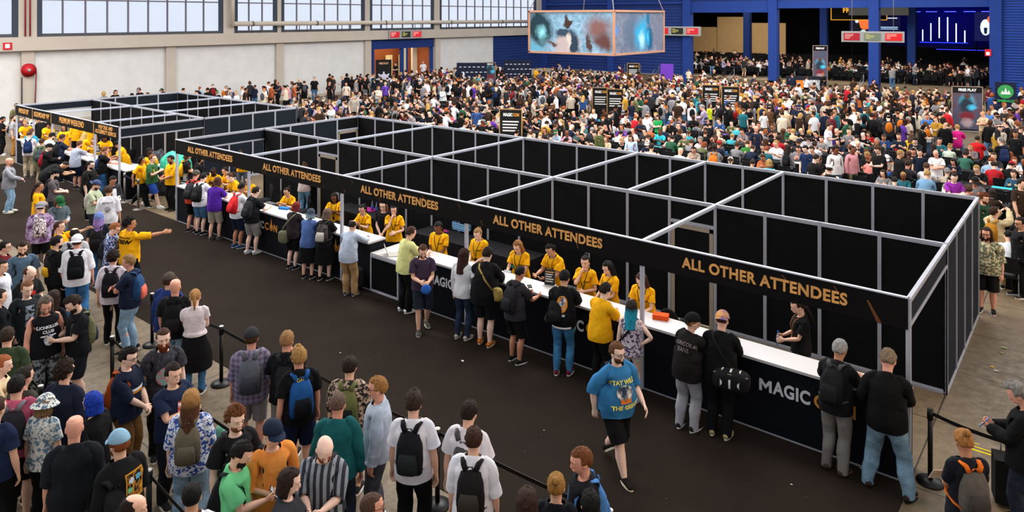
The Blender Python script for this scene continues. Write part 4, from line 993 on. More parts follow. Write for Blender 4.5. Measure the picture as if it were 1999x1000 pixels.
left, S2 = make_stand('admission_stand', 'smaller black walled stand with separate entrance signs in front of the white wall', -14, -4, 7, [-14, -12, -10, -6, -4],
    [(-10, .03, 6.97), (-7, 3.03, 6.97), (-6, .03, 2.97)], ((7,), ()), None)
for cx, t, w_, sz, z in ((-13, 'INDUSTRY', 1.15, .27, 2.29), (-11, 'LEGENDARY VIP', 1.6, .27, 2.29), (-8, 'PREMIUM WEEKEND', 2.3, .30, 2.29), (-5, 'HELP DESK AND', 1.15, .19, 2.37), (-5, 'ACCESSIBILITY SERVICES', 1.7, .19, 2.2)):
    lettering(t, sz, GOLDT, left, (cx, -.05, z), bold=.012, width=w_)
for x in (-12, -10, -6): MB().box(x - .02, x + .02, -.05, -.046, 2.08, 2.5).build('seam', GOLDT, left)
# counters
WTOP = mat('paint', 'c4c0c0', k=.03, rough=.4); NAVY = mat('paint', '0b0e16', rough=.7, k=.2, spec=.15)
def counter(name, label, x0, x1, y=0, depth=.48, h=1.1, logos=(), group=None):
    e = empty(name, (x0, y, 0), label=label, cat='counter', group=group); L = x1 - x0; n = max(1, round(L))
    for i in range(n): MB().box(i * L / n + .004, (i + 1) * L / n - .004, 0.0, .025, .03, h - .04).build('front_panel', NAVY, e)
    MB().box(0, L, -.006, .03, 0, .03).build('plinth', ALU, e)
    for q in (0, L - .025): MB().box(q, q + .025, .03, depth, 0, h - .04).build('end_panel', NAVY, e)
    MB().box(-.01, L + .01, -.04, depth, h - .04, h).build('countertop', WTOP, e)
    for cx in logos:
        lettering('AGIC', .26, mat('paint', 'd8d8de'), e, (cx - x0 - .18, -.012, .72), bold=.03, spacing=1.08, width=.54, name='logo_lettering')
        mm = MB(); b0 = cx - x0 - .66; H_ = .088
        for P4 in (((0, -H_), (.042, -H_), (.042, H_), (0, H_)), ((.148, -H_), (.19, -H_), (.19, H_), (.148, H_)), ((.042, H_), (.042, H_ * .25), (.095, -H_ * .55), (.095, H_ * .2)), ((.148, H_), (.095, H_ * .2), (.095, -H_ * .55), (.148, H_ * .25))):
            mm.add([(b0 + x, -.016, .72 + z) for x, z in P4], [(0, 1, 2, 3)])
        mm.build('logo_lettering', mat('paint', 'd8d8de'), e)
        g = mat('paint', 'd98f3e'); lettering('C', .26, g, e, (cx - x0 + .22, -.012, .72), bold=.02, width=.17, name='logo_lettering'); lettering('N', .26, g, e, (cx - x0 + .62, -.012, .72), bold=.02, width=.15, name='logo_lettering')
        V = []; n_ = 22
        for j in range(n_): t = 2 * math.pi * j / n_; V += [(.085 * math.cos(t), -.006, .085 * math.sin(t)), (.06 * math.cos(t), -.006, .06 * math.sin(t))]
        mb = MB(); mb.add(V, [(2 * j, (2 * j + 2) % (2 * n_), (2 * j + 3) % (2 * n_), 2 * j + 1) for j in range(n_)])
        mb.add([(-.05, -.007, 0), (0, -.007, .24), (.05, -.007, 0), (0, -.007, -.05)], [(0, 2, 1), (0, 3, 2)]); mb.build('logo_flame', g, e).location = (cx - x0 + .42, 0, .72)
    return e
counter('registration_counter', 'long navy counter with white top running from the near corner past the suitcase', .03, 9.0, logos=(1.45, 4.65, 7.35))
counter('registration_counter', 'long navy counter with white top along the near half of the big stand', 10.0, 19.96, logos=(11.55, 14.75, 18.65))
e = empty('low_desk', (9.03, 0, 0), label='low white topped desk filling the gap between the two long counters', cat='desk')
MB().box(.03, .9, 0, .02, .06, .78).build('front_panel', PANEL, e); MB().box(0, .04, -.01, .05, 0, .84).box(.9, .94, -.01, .05, 0, .84).build('frame_post', ALUW, e); MB().box(.04, .9, -.01, .04, 0, .06).box(.04, .9, -.01, .04, .78, .84).build('frame_rail', ALUW, e)
MB().box(.0, .94, .0, .9, .84, .87).build('desk_top', WTOP, e)
counter('admission_counter', 'white topped counter under the smaller stand fascia', -13.95, -4.0, h=1.05, depth=.6)
e = empty('side_counter', (-4.0, .05, 0), label='white topped counter wing turned along the open side of the smaller stand', cat='counter')
MB().box(-.6, 0.35, .0, 1.6, 1.0, 1.04).build('countertop', WTOP, e); MB().box(-.55, .30, .05, 1.55, .04, 1.0).build('cabinet_body', PANEL, e); MB().box(-.55, .31, .04, 1.56, 0, .04).build('plinth', ALUW, e)
# back tables inside the stand
CLO = mat('cloth', '131216')
def back_table(x0, x1, y0, y1, z, label, grp=None):
    e = empty('cloth_covered_table', ((x0 + x1) / 2, (y0 + y1) / 2, 0), label=label, cat='table', group=grp); a, b = (x1 - x0) / 2, (y1 - y0) / 2
    MB().box(-a, a, -b, b, z - .02, z).build('table_top', CLO, e)
    V = []; n = 64; per = []
    for i in range(n):
        t = i / n * 4; s_ = int(t); f = t - s_
        per.append([(-a + 2 * a * f, -b), (a, -b + 2 * b * f), (a - 2 * a * f, b), (-a, b - 2 * b * f)][s_])
    for i, (x, y) in enumerate(per):
        w_ = .012 * math.sin(i * 2.1); V += [(x, y, z - .01), (x * (1 + w_ / a + .01), y * (1 + .03 + w_ / b), .03)]
    mb = MB(); mb.add(V, [(2 * i, 2 * i + 1, (2 * i + 3) % (2 * n), (2 * i + 2) % (2 * n)) for i in range(n)], 0, True); mb.build('cloth_skirt', CLO, e); return e
back_table(4.7, 6.6, 2.15, 2.85, .76, 'black cloth covered table by the inner wall near the left end')
back_table(8.3, 10.1, 1.95, 2.7, .76, 'black cloth covered table with bottles behind the counter crew')
back_table(10.15, 12.0, 1.95, 2.7, .76, 'black cloth covered table carrying the blue basket')
for i, (x, y, w_) in enumerate(((-6.6, 4.2, .9), (-5.2, 3.8, 1.5))): tag(MB().box(x - w_ / 2, x + w_ / 2, y, y + .8, 1.7, 1.76).box(x - w_ / 2, x - w_ / 2 + .06, y, y + .8, 0, 1.7).box(x + w_ / 2 - .06, x + w_ / 2, y, y + .8, 0, 1.7).build('wooden_rack', mat('paint', 'c98a3c')), ('narrow', 'wide')[i] + ' orange wooden rack inside the smaller stand', 'rack')

st('ceiling_shade_slab', MB().box(19, 60, -22, -10.2, 8.6, 8.9), mat('paint', '6a6660'))  # unseen slab added overhead to darken the near right of the floor
# queue barriers
BLK = mat('paint', '0a0a0b', rough=.45); 
def stanchion(x, y, label, col=BLK, h=.98, top='d8d4cc'):
    p = at(x, y); e = empty('stanchion', p, label=label, cat='barrier post', group=None)
    V, Fc = loft([(0, 0, 0), (0, 0, .02), (0, 0, .045), (0, 0, .05)], [(.17, .17), (.17, .17), (.06, .06), (.03, .03)], 24); mb = MB(); mb.add(V, Fc, 0, True); mb.build('base', col, e)
    MB().tube([(0, 0, .04), (0, 0, h - .12)], .031, 14).build('post', col, e); MB().tube([(0, 0, h - .13), (0, 0, h)], .04, 14).build('belt_head', col, e)
    MB().tube([(0, 0, h), (0, 0, h + .008)], .036, 14).build('cap_disc', mat('paint', top), e); return p
def belt(a, b, label, h=.93, col=BLK, sag=.03):
    a = Vector(a); b = Vector(b); d = (b - a).normalized() * .04; a = a + d; b = b - d; mb = MB(); n = 8
    for i in range(n):
        p = a.lerp(b, i / n); q = a.lerp(b, (i + 1) / n); z = lambda t: h - sag * 4 * t * (1 - t)
        p.z = z(i / n); q.z = z((i + 1) / n); mb.bar(p, q, .004, .05)
    tag(mb.build('barrier_belt', col), label, 'barrier belt')
# ------------------------------------------------------------------ people near the camera
def pose(kind, r, **k):
    j = lambda a: r.uniform(-a, a)
    D = ((.265, .05 + j(.03), .80), (.265, .03 + j(.04), .80)); F = ((.11, j(.05), 0), (.11, j(.05), 0)); z = dict(feet=F, head=(j(8), 8 + j(5), 0), hands=D, twist=j(4))
    if kind == 'stand': pass
    elif kind == 'phone': z.update(hands=((.055, .33, 1.14), (.055, .33, 1.13)), head=(j(5), 30, 0), roll=(50, 50), curl=.7)
    elif kind == 'phone1': z.update(hands=((.10, .33, 1.18), D[1]), head=(j(5), 28, 0), roll=(60, 0), curl=(.8, .3))
    elif kind == 'counter': z.update(lean=14, hands=((.14, .46, 1.13), (.16, .44, 1.13)), head=(0, 22, 0), roll=(60, 60))
    elif kind == 'counter1': z.update(lean=8, hands=((.16, .44, 1.13), D[1]), head=(0, 20, 0), roll=(60, 0))
    elif kind == 'walk': z.update(hip=.925, feet=((.09, .30, 0), (.09, -.32, .07)), heel=(0, -38), hands=((.27, -.12, .86), (.27, .22, .92)))
    elif kind == 'step': z.update(hip=.955, feet=((.10, .14, 0), (.10, -.14, .02)), heel=(0, -12), hands=((.25, -.04, .82), (.25, .12, .84)))
    elif kind == 'cross': z.update(hands=((-.06, .25, 1.20), (-.03, .27, 1.16)), elbow=((.9, .1, -.7), (.9, .1, -.7)), curl=.3)
    elif kind == 'clasp': z.update(hands=((.03, .27, .98), (.03, .28, .97)), curl=.6, elbow=((1, -.4, -.3),) * 2)
    elif kind == 'pocket': z.update(hands=((.20, .09, .87), (.20, .09, .87)), elbow=((1, -.9, 0),) * 2, curl=.8)
    elif kind == 'strap': z.update(hands=((.10, .17, 1.33), D[1]), curl=(1.1, .3), elbow=((1, -.2, -.8), None))
    elif kind == 'chin': z.update(hands=((.05, .17, 1.44), (.06, .27, 1.12)), curl=(.9, .4), elbow=((.5, .2, -1),) * 2, lean=3)
    elif kind == 'point': z.update(hands=((.62, .42, 1.44), D[1]), curl=(.12, .3), head=(-35, 0, 0), elbow=((.2, -.5, -1), None))
    elif kind == 'raise': z.update(hands=((.35, .62, 1.52), D[1]), curl=(.3, .3), head=(-15, -5, 0))
    elif kind == 'hip': z.update(hands=((.19, -.02, 1.03), D[1]), elbow=((1, -.3, 0), None))
    elif kind == 'bow': z.update(lean=62, bend=18, fy=-.12, hands=((.12, .62, .95), (.12, .60, .95)), head=(0, 70, 0), hip=.95)
    elif kind == 'desk': z.update(lean=16, hands=((.13, .46, 1.09), (.13, .44, 1.09)), head=(j(15), 26, 0), roll=(70, 70), curl=.5)
    elif kind == 'sit': z.update(hip=.56, lean=12 + j(5), feet=((.14, .38, 0), (.14, .34, 0)), hands=((.14, .42, .86), (.14, .42, .86)), head=(j(20), 18, 0), roll=(70, 70), curl=.5)
    elif kind == 'hold': z.update(hands=((.08, .30, 1.08), (.07, .31, 1.06)), head=(j(6), 22, 0), curl=.8)
    elif kind == 'wide': z.update(feet=((.24, 0, 0), (.22, .04, 0)), hip=.945, lean=8, head=(0, 30, 0), hands=((.13, .42, 1.13), (.15, .40, 1.13)), toe=(18, 18))
    elif kind == 'back': z.update(hands=((.03, -.17, .95), (.03, -.17, .93)), elbow=((1, -.6, 0),) * 2)
    z.update(k); return Pose(**z)
_seen_lab = set(); N_P = [0]
INFO = []
def P(x, y, h, a, pz, top, bottom, hair, label, z0=0.0, bp=None, hold=None, lod='hi', group=None, pk=None, **kw):
    r = random.Random(x * 31 + y); N_P[0] += 1
    ps = pose(pz, r, **(pk or {}))
    sc = h / 1.75
    if proj(at(x, y, z0 + h))[2] > 19.5: lod = 'lo'
    if not kw.get('fem') and 'fat' not in kw: kw['fat'] = .2
    root = build_person('person', ps, h=h, top=top, bottom=bottom, hair=hair, lod=lod, seed=x + y, **kw)
    ht = (ps.phd + ps.Rh @ np.array([0, -.008, 1.752 - HD[2]])) * sc        # crown, in the person's own frame
    g = at(x, y, z0 + ht[2]); v = g - CAM; v.z = 0; v.normalize()
    f = (-v) * math.cos(R(a)) + Vector((v.y, -v.x, 0)) * math.sin(R(a)); th = math.atan2(-f.x, f.y)
    loc = Vector((g.x, g.y, z0)) - Matrix.Rotation(th, 3, 'Z') @ Vector((ht[0], ht[1], 0))
    for _ in range(3):
        for q in INFO:                       # nobody stands inside a neighbour
            dx, dy = loc.x - q[3][0], loc.y - q[3][1]; dd = math.hypot(dx, dy)
            if 1e-4 < dd < .43: loc.x += dx / dd * (.43 - dd); loc.y += dy / dd * (.43 - dd)
        for x0, x1, dp in ((0, 9.2, .5), (9.9, 20, .5), (-14, -3.95, .62)):   # nor inside a counter
            if x0 - .1 < loc.x < x1 + .1 and -.24 < loc.y < dp + .2:
                ty = -.24 if loc.y < dp * .45 else dp + .2; u_ = (loc - CAM); u_.z = 0; loc += u_ * ((ty - loc.y) / u_.y)
    root.location = loc; root.rotation_euler = (0, 0, th)
    tag(root, label, 'person', group)
    INFO.append((label, x, y, tuple(round(q, 2) for q in loc), [round(q) for q in proj(loc)[:2]]))
    if bp:
        bpk, bpc, bpl = bp[0], bp[1], bp[2]; backpack(ps, root, loc, th, sc, bpk, bpc, bpl, **(bp[3] if len(bp) > 3 else {}))
    if hold: held(hold, ps, loc, th, sc)
    return root, ps
def held(hold, ps, loc, th, sc):
    kind, col, label = hold[:3]; k = hold[3] if len(hold) > 3 else 0; wr, Rr, hd = ps.hand[k]
    c = wr + hd * .10 + Rr @ AN * (.03 if k == 0 else .03) * 1.0
    e = empty({'paper': 'leaflet', 'comic': 'booklet', 'cards': 'card_pack'}.get(kind, kind), label=label, cat={'phone': 'phone', 'bottle': 'bottle', 'paper': 'leaflet', 'tablet': 'tablet', 'comic': 'booklet', 'bag': 'bag', 'cards': 'cards'}[kind])
    m = Matrix.Translation(loc) @ Matrix.Rotation(th, 4, 'Z') @ Matrix.Scale(sc, 4); e.matrix_world = m @ Matrix.Translation(Vector(c)) @ Matrix.Rotation(R(-55), 4, 'X')
    if kind in ('phone', 'tablet', 'cards'):
        w, h = (.036, .074) if kind != 'tablet' else (.08, .12)
        MB().box(-w, w, -h, h, -.005, .004).build('case', mat('cloth', col, rough=.3), e); MB().box(-w + .004, w - .004, -h + .005, h - .005, .004, .0055).build('screen', mat('paint', 'c8ccd4' if kind != 'cards' else '3a8a50', rough=.2), e)
    elif kind == 'bottle':
        mb = MB(); V, Fc = loft([(0, 0, -.12), (0, 0, -.1), (0, 0, .05), (0, 0, .08), (0, 0, .10)], [(.028, .028), (.033, .033), (.033, .033), (.015, .015), (.013, .013)], 12); mb.add(V, Fc, 0, True); mb.build('bottle_body', mat('glass', 'cfe2f2'), e)
        MB().tube([(0, 0, .1), (0, 0, .125)], .016, 10).build('bottle_cap', mat('cloth', col), e); MB().tube([(0, 0, -.05), (0, 0, .02)], .0345, 12, cap=False).build('bottle_label', mat('cloth', col), e); e.rotation_euler = (0, 0, th)
    elif kind in ('paper', 'comic'):
        w, h = (.10, .07) if kind == 'paper' else (.14, .10)
        MB().box(-w, w, -h, h, -.002, .002).build('sheet', mat('paint', col), e)
        if kind == 'comic': MB().box(-.05, .05, -.06, .02, .002, .004).build('cover_print', mat('paint', 'b82a28'), e)
    elif kind == 'bag':
        V, Fc = ellip((0, 0, -.06), (.10, .05, .10), 12, 8); mb = MB(); mb.add(V, Fc, 0, True); mb.build('bag_body', mat('cloth', col), e); e.rotation_euler = (0, 0, th)
def pack_side(root, loc_c, rz, label, col, size=(.2, .12, .16), strap=None, stripes=None, name='shoulder_bag', cat='bag'):
    "soft bag hanging at world point loc_c; strap: list of world points"
    e = empty(name, loc_c, rz, label=label, cat=cat); V, Fc = ellip((0, 0, 0), (1, 1, 1), 20, 14)
    V = [(size[0] * math.copysign(abs(x) ** .6, x), size[1] * math.copysign(abs(y) ** .7, y), size[2] * math.copysign(abs(z) ** .6, z)) for x, y, z in V]
    mb = MB(); mb.add(V, Fc, 0, True); mb.build('bag_body', mat('cloth', col), e)
    MB().tube([(-size[0] * .9, -size[1] * .5, size[2] * .7), (0, -size[1] * .75, size[2] * .82), (size[0] * .9, -size[1] * .5, size[2] * .7)], .008, 6).build('zip', mat('cloth', '8a8a88'), e)
    if stripes:
        for q in (-.45, .0, .45):
            n = 24; V = []
            for i in range(n + 1):
                t = -math.pi / 2 + math.pi * 2 * i / n; c, s = math.cos(t), math.sin(t); y = size[1] * 1.03 * math.copysign(abs(c) ** .8, c); z = size[2] * 1.03 * math.copysign(abs(s) ** .8, s)
                V += [(size[0] * q - .014, y * math.sqrt(1 - q * q * .5), z * math.sqrt(1 - q * q * .4)), (size[0] * q + .014, y * math.sqrt(1 - q * q * .5), z * math.sqrt(1 - q * q * .4))]
            mb = MB(); mb.add(V, [(2 * i, 2 * i + 1, 2 * i + 3, 2 * i + 2) for i in range(n)], 0, True); mb.build('stripe', mat('cloth', stripes), e)
    if strap:
        mi = e.matrix_world.inverted() if False else (Matrix.Translation(loc_c) @ Matrix.Rotation(rz, 4, 'Z')).inverted()
        P_ = [mi @ Vector(p) for p in strap]; V, Fc = loft(P_, [(.018, .005)] * len(P_), 6, side=(1, 0, 0)); mb = MB(); mb.add(V, Fc, 0, True); mb.build('strap', mat('cloth', col), e)
    return e
def bag_on(rp, off, label, col, size, across=True, **k):
    "bag hung on person (root, pose): off = position in the person's frame"
    root, ps = rp; sc = root.scale[0]; M = Matrix.Translation(root.location) @ Matrix.Rotation(root.rotation_euler[2], 4, 'Z') @ Matrix.Scale(sc, 4)
    s = 1 if off[0] > 0 else -1; b = Vector(off); fw = .14 + .0
    sp = [(b.x, b.y, b.z + size[2] * .8), (s * .20, -.17, 1.08), (s * .06, -.175, 1.25), (-s * .08, -.10, 1.43), (-s * .105, -.0, 1.478), (-s * .08, .12, 1.38), (s * .02, .175, 1.2), (s * .17, .14, 1.06), (b.x, b.y, b.z + size[2] * .8)] if across else \
         [(b.x, b.y, b.z + size[2] * .7), (s * .17, -.14, 1.2), (s * .135, -.06, 1.45), (s * .135, .05, 1.45), (s * .19, .12, 1.25), (b.x, b.y, b.z + size[2] * .7)]
    return pack_side(root, M @ b, root.rotation_euler[2], label, col, size, [M @ Vector(q) for q in sp], **k)
YEL = ('cloth', 'f0ad10'); JN = ('denim', '3c6a95'); JD = ('denim', '232a38'); JL = ('denim', '8fb0cc'); BK = ('cloth', '101012'); WH = ('cloth', 'e2e2ea')
BR, DB, BLD, BLK_H, GNG, GRY = '4a2f1e', '271a13', 'b98a52', '0f0d0d', '94522c', '8a8680'
def T(c, k='tshirt'): return (k, c if isinstance(c, tuple) else ('cloth', c))
def crewprint(side='b', s=.115): return [(flat_text('CREW', s, .05), side, 0, 1.30, ('cloth', '15130f')), (flat_text('MAGICCON', s * .45, .04), side, 0, 1.385, ('cloth', '15130f'))]
SW = ('e6e6e6', 'f2f2f2'); SB = ('1a1a1c', 'dcdcdc')

# customers along the near half of the counter
P(1735, 682, 1.87, 172, 'wide', T('0c0c0d', 'longsleeve'), ('trousers', ('denim', '7390a4')), ('short', '8d7a62'), 'tall person in black top and faded blue jeans standing at the counter end', fat=.35, skin_c='ruddy', shoes=('2a211c', '1a1512'), pk=dict(hands=((.16, .40, 1.02), (.22, .22, 1.0))))
P(1642, 664, 1.77, 158, 'counter', T('141416'), ('trousers', ('cloth', '76716e')), ('short', 'a9a6a2'), 'grey haired person in black tee and grey trousers at the counter', bp=('big', '17181a', 'black backpack with grey strap edges on the grey haired person', dict(strapcol='4a4a4c')), shoes=('3a2a24', '2a201c'), glasses='glasses', skin_c='tan')
rp = P(1411, 608, 1.80, 168, 'counter', T('0b0b0c', 'jacket'), ('trousers', BK), ('buzz', BR), 'person in black hoodie and tie-dye cap carrying a striped duffel bag', hat=('capback', ('tiedye', 'd8a060', '5a4a9a')), shoes=('a89a6a', 'e0d8c0'), fat=.2)
bag_on(rp, (.20, -.20, .93), 'black sports duffel with white stripes hanging behind the tie-dye cap wearer', '141416', (.27, .15, .15), stripes='d8d4cc')
P(1353, 613, 1.72, 150, 'counter', T(('cloth', '1a1616'), 'jacket'), ('trousers', ('cloth', '9c9ca4')), ('short', '9a6a3c'), 'person in black satin jacket with outlined back lettering and grey sweatpants', hat=('capback', BK), prints=[(flat_text('AGRICOLE', .075, .0), 'b', 0, 1.33, ('cloth', '8a8080')), (flat_text('JEANS', .075, .0), 'b', 0, 1.25, ('cloth', '8a8080'))], shoes=SB, pk=dict(head=(-40, 8, 0)))
P(1205, 670, 1.79, 38, 'walk', T('2f6f9f', 'halfsleeve'), ('shorts', BK), ('short', '6a4426'), 'bearded person in blue printed tee and black shorts walking on the dark carpet', fat=.85, beard=('beard', '5a3620'), glasses='glasses', shoes=('161412', 'e0d6bc'), skin_c='pale', bp=('big', '18181a', 'black backpack on the bearded walker in blue'),
  prints=[(flat_text('STAY WILD', .075, .04), 'f', .02, 1.33, ('cloth', 'e8e070')), (flat_disc(.12, .10), 'f', .02, 1.20, ('tiedye', 'e8e4dc', '2a3a50')), (flat_rect(.16, .06, 4), 'f', .02, 1.10, ('cloth', 'd8742e')), (flat_text('THE GREAT', .075, .04), 'f', .02, 1.02, ('cloth', 'e8e070'))])
rp = P(1233, 588, 1.60, 172, 'hip', T(('floral', 'cfc4cc', '4a3a5a'), 'tank'), ('hotpants', ('cloth', 'c8bcb8')), ('long', '1c98b4', '241a18'), 'person with long teal hair in floral top and pale shorts at the counter', fem=1, skin_c='pale', shoes=('8ab8cc', 'e8e8e8'))
bag_on(rp, (-.19, .12, .92), 'small black crossbody bag on the teal haired person', '161618', (.09, .04, .06), name='crossbody_bag')
P(1185, 553, 1.74, 138, 'counter', T('eaa90f', 'tshirt'), ('jeans', BK), ('short', DB), 'customer in plain yellow tee and black trousers beside the teal haired person', glasses='glasses', skin_c='pale')
P(1103, 528, 1.77, 168, 'counter', T(('cloth', '101013'), 'tshirt'), ('jeans', ('denim', '3f7aa8')), ('short', '15110f'), 'person in black varsity jacket with crest on the back and blue jeans', inner=('longsleeve', ('cloth', '8f949c')), skin_c='olive', shoes=('6a1a2c', 'e8e4e0'),
  prints=[(flat_disc(.095, .13), 'b', 0, 1.24, ('cloth', 'd98a2a')), (flat_disc(.075, .105), 'b', 0, 1.25, ('tiedye', 'dfe4ea', '2a3a5a')), (flat_text('TEAM', .045, .03), 'b', 0, 1.07, ('cloth', 'e0e0e0')), (flat_rect(.34, .025, 8), 'b', 0, .885, ('cloth', 'e4e4e4'))], bp=('small', '151517', 'black backpack slung on one shoulder of the varsity jacket', dict(oneshoulder=-1)))
P(1018, 520, 1.72, 135, 'counter', T('2c2b2f'), ('shorts', BK), ('buzz', BLK_H), 'cropped haired person in charcoal tee and black shorts leaning on the counter', skin_c='tan', bp=('big', '1e1d22', 'dark backpack on the person in the charcoal tee'), shoes=SB)
rp = P(953, 483, 1.82, 160, 'counter', T('111013', 'jacket'), ('shorts', ('denim', '1a1c22')), ('short', DB), 'heavy person in black hoodie and knee shorts with orange shoes', fat=.6, skin_c='pale', shoes=('c8742a', 'e8dcc8'))
bag_on(rp, (.25, -.08, .98), 'tan crossbody bag on the person in orange shoes', 'a8904e', (.12, .07, .13), name='crossbody_bag')
P(906, 486, 1.72, 148, 'hip', T(('cloth', 'd9d9dc'), 'longsleeve'), ('jeans', ('denim', '28344a')), ('long', '3a2118'), 'person with long curly brown hair in white sweatshirt and dark jeans', fem=.6, shoes=('b8b0a4', 'e0dcd4'))
P(826, 480, 1.73, 8, 'hold', T('3a2c40'), ('shorts', ('denim', '1e2230')), ('short', '5a3620'), 'person in plum tee and navy shorts walking away from the counter reading', beard=('stubble', '6a4630'), pk=dict(feet=((.1, .16, 0), (.1, -.14, .03)), hip=.95), hold=('bag', '2a62b8', 'small blue pouch in the hands of the plum tee walker', 1), shoes=('4a4a48', 'e4e0d8'))
P(805, 443, 1.78, 125, 'counter', T('d8d890'), ('trousers', BK), ('short', BR), 'person in pale lime tee and black trousers at the low desk', shoes=SW, fat=.1)
P(690, 430, 1.68, 152, 'counter', T(('cloth', 'b3bfd2'), 'longsleeve'), ('trousers', ('cloth', 'b08c62')), ('thin', '2a201c'), 'person in light blue shirt and tan trousers leaning over the counter', pk=dict(lean=24, fy=-.1, hands=((.18, .52, 1.16), (.18, .5, 1.16))), shoes=('3a4450', 'c8ccd0'))
P(640, 406, 1.66, 150, 'counter', T('17161a'), ('skirt', BK), ('bob', '6a564a'), 'person in black dress with a large dark backpack at the counter', fem=1, skin_c='pale', bp=('big', ('camo', '2a2626', '4c4440'), 'dark backpack covered with pins at the counter', dict(pocket='b8b0a8')), shoes=SB)
rp = P(608, 408, 1.62, 155, 'counter', T('4f68a0', 'halfsleeve'), ('skirt', BK), ('bob', '86a4b4', '3c4658'), 'person with blue grey bob hair and blue top at the counter', fem=1, shoes=SB)
rp = P(580, 392, 1.62, 140, 'counter', T('2a2226', 'tshirt'), ('shorts', BK), ('bob', '7a1e18'), 'person with short red hair and black outfit at the counter', fem=1, skin_c='pale', shoes=SB)
bag_on(rp, (-.2, -.12, .85), 'olive grey shoulder bag on the red haired person', '6a6a52', (.15, .08, .16))
P(502, 365, 1.74, 132, 'counter', T('16171c'), ('shorts', ('cloth', '8a8886')), ('short', '1c1512'), 'person in black tee and grey shorts leaning on the counter bend', bp=('big', '26272b', 'dark grey backpack on the person in grey shorts'), shoes=('d8d8d8', 'f0f0f0'), skin_c='pale')
P(474, 352, 1.74, 125, 'counter', T(WH), ('shorts', ('cloth', '1a2238')), ('short', '1a1512'), 'person in white tee and navy shorts with a bright red backpack', bp=('big', ('tiedye', 'c8141c', 'e02a2e'), 'bright red backpack with white specks at the counter'), skin_c='tan', shoes=('2a4a78', 'e8e8e8'))
P(426, 346, 1.72, 150, 'counter', T('4c2292'), ('shorts', ('cloth', 'a8a092')), ('bob', '4a2a20'), 'person in purple tee and khaki shorts at the counter', fat=.15, shoes=('5a5a58', '8a8a88'))
P(399, 338, 1.74, 140, 'counter', T(WH), ('shorts', ('denim', '4a7298')), ('short', '14110f'), 'person in white tee and denim shorts with dark backpack at the counter', bp=('big', '1a1b1a', 'black backpack on the person in denim shorts'), shoes=SB, skin_c='pale')
P(385, 330, 1.76, 140, 'counter', T('c8402c'), ('shorts', BK), ('short', '5a4638'), 'person in coral red tee and grey cap at the far counter end', hat=('capback', ('cloth', '55504c')), bp=('big', '2a2c30', 'grey black backpack on the person in coral red'), shoes=SB, skin_c='ruddy')

# crew between the stands
P(331, 304, 1.78, -62, 'hold', T(YEL, 'halfsleeve'), ('trousers', BK), ('short', '1a1512'), 'bearded crew member in yellow polo and black trousers between the stands', beard=('stubble', '2a1c16'), fat=.45, skin_c='tan', shoes=('1a1816', '3a3632'))
P(298, 302, 1.76, 62, 'walk', T('2f5c38'), ('shorts', ('cloth', '2a4fa8')), ('short', '8a5230'), 'person in green tee and blue shorts carrying a yellow bag on the back', bp=('big', 'eab01a', 'yellow drawstring backpack on the walker in blue shorts'), skin_c='pale', shoes=('d8d8d4', 'f0f0ee'), pk=dict(hands=((.1, .3, 1.2), (.24, .1, .9))))
P(283, 306, 1.68, 60, 'walk', T(YEL), ('wide', BK), ('bob', '16110f'), 'crew member with black hair and wide black trousers walking between the stands', fem=1, skin_c='tan')
P(292, 290, 1.76, 20, 'stand', T(YEL), ('trousers', BK), ('curly', '18110d'), 'dark skinned crew member in yellow standing by the stacked bags', skin_c='dark')
P(369, 297, 1.72, 95, 'hold', T('1c1b1d'), ('trousers', BK), ('bob', '4a2a1c'), 'person in black carrying a yellow drawstring bag inside the stand corner', bp=('big', 'e8b820', 'yellow drawstring backpack inside the stand corner'))
P(393, 303, 1.70, 100, 'hold', T('121214', 'jacket'), ('trousers', BK), ('bob', BLK_H), 'person in black jacket inside the open corner of the big stand')
# crew behind the counters, far end first
C_ = lambda x, y, h, a, pz, hair, label, **k: P(x, y, h, a, pz, T(YEL, k.pop('tk', 'tshirt')), k.pop('bt', ('trousers', BK)), hair, label, lanyard='121212', prints=[(flat_text('CREW', .045, .03), 'f', -.08, 1.30, ('cloth', '15130f'))], **k)
C_(416, 327, 1.74, -30, 'sit', ('buzz', '120d0b'), 'dark skinned crew member seated behind the far counter end', skin_c='dark', beard=('stubble', '15100e'))
C_(437, 327, 1.66, -60, 'sit', ('bun', '2a1a14'), 'crew member with dark bun seated facing along the far counter', fem=1)
C_(446, 338, 1.66, -70, 'desk', ('ponytail', '5a3a28'), 'crew member with brown ponytail bending over the far counter', fem=1, skin_c='pale', pk=dict(lean=26))
P(468, 294, 1.68, -20, 'desk', T(YEL), ('jeans', ('denim', '5a6a80')), ('tail', '2a1a12'), 'crew member with dark braid leaning down near the fascia', fem=1, pk=dict(lean=38))
C_(484, 345, 1.68, -30, 'sit', ('short', BR), 'crew member in yellow partly hidden by the second fascia pole')
C_(559, 367, 1.66, -35, 'sit', ('bun', '2c1c14'), 'crew member with dark bun seated before the blue pouches', fem=1)
P(597, 318, 1.66, 150, 'hold', T('c8b8b8', 'longsleeve'), ('jeans', ('denim', '6aa0c8')), ('bun', '6a4a34'), 'person in light blue jeans standing behind the fascia by the inner wall', fem=1)
C_(652, 378, 1.72, -15, 'sit', ('long', '120e0d'), 'dark skinned crew member with long black hair behind the third fascia pole', fem=1, skin_c='brown')
C_(706, 400, 1.70, -40, 'sit', ('ponytail', '1a1311'), 'crew member with black ponytail writing at the counter', fem=1)
P(748, 392, 1.70, -15, 'clasp', T('141316'), ('trousers', BK), ('long', '8a5436'), 'person in black with long auburn hair and glasses behind the counter', fem=1, glasses='glasses', skin_c='pale')
C_(767, 400, 1.68, -5, 'chin', ('long', '22161a'), 'crew member with wavy dark hair raising one hand behind the low desk', fem=1, bt=('trousers', JD))
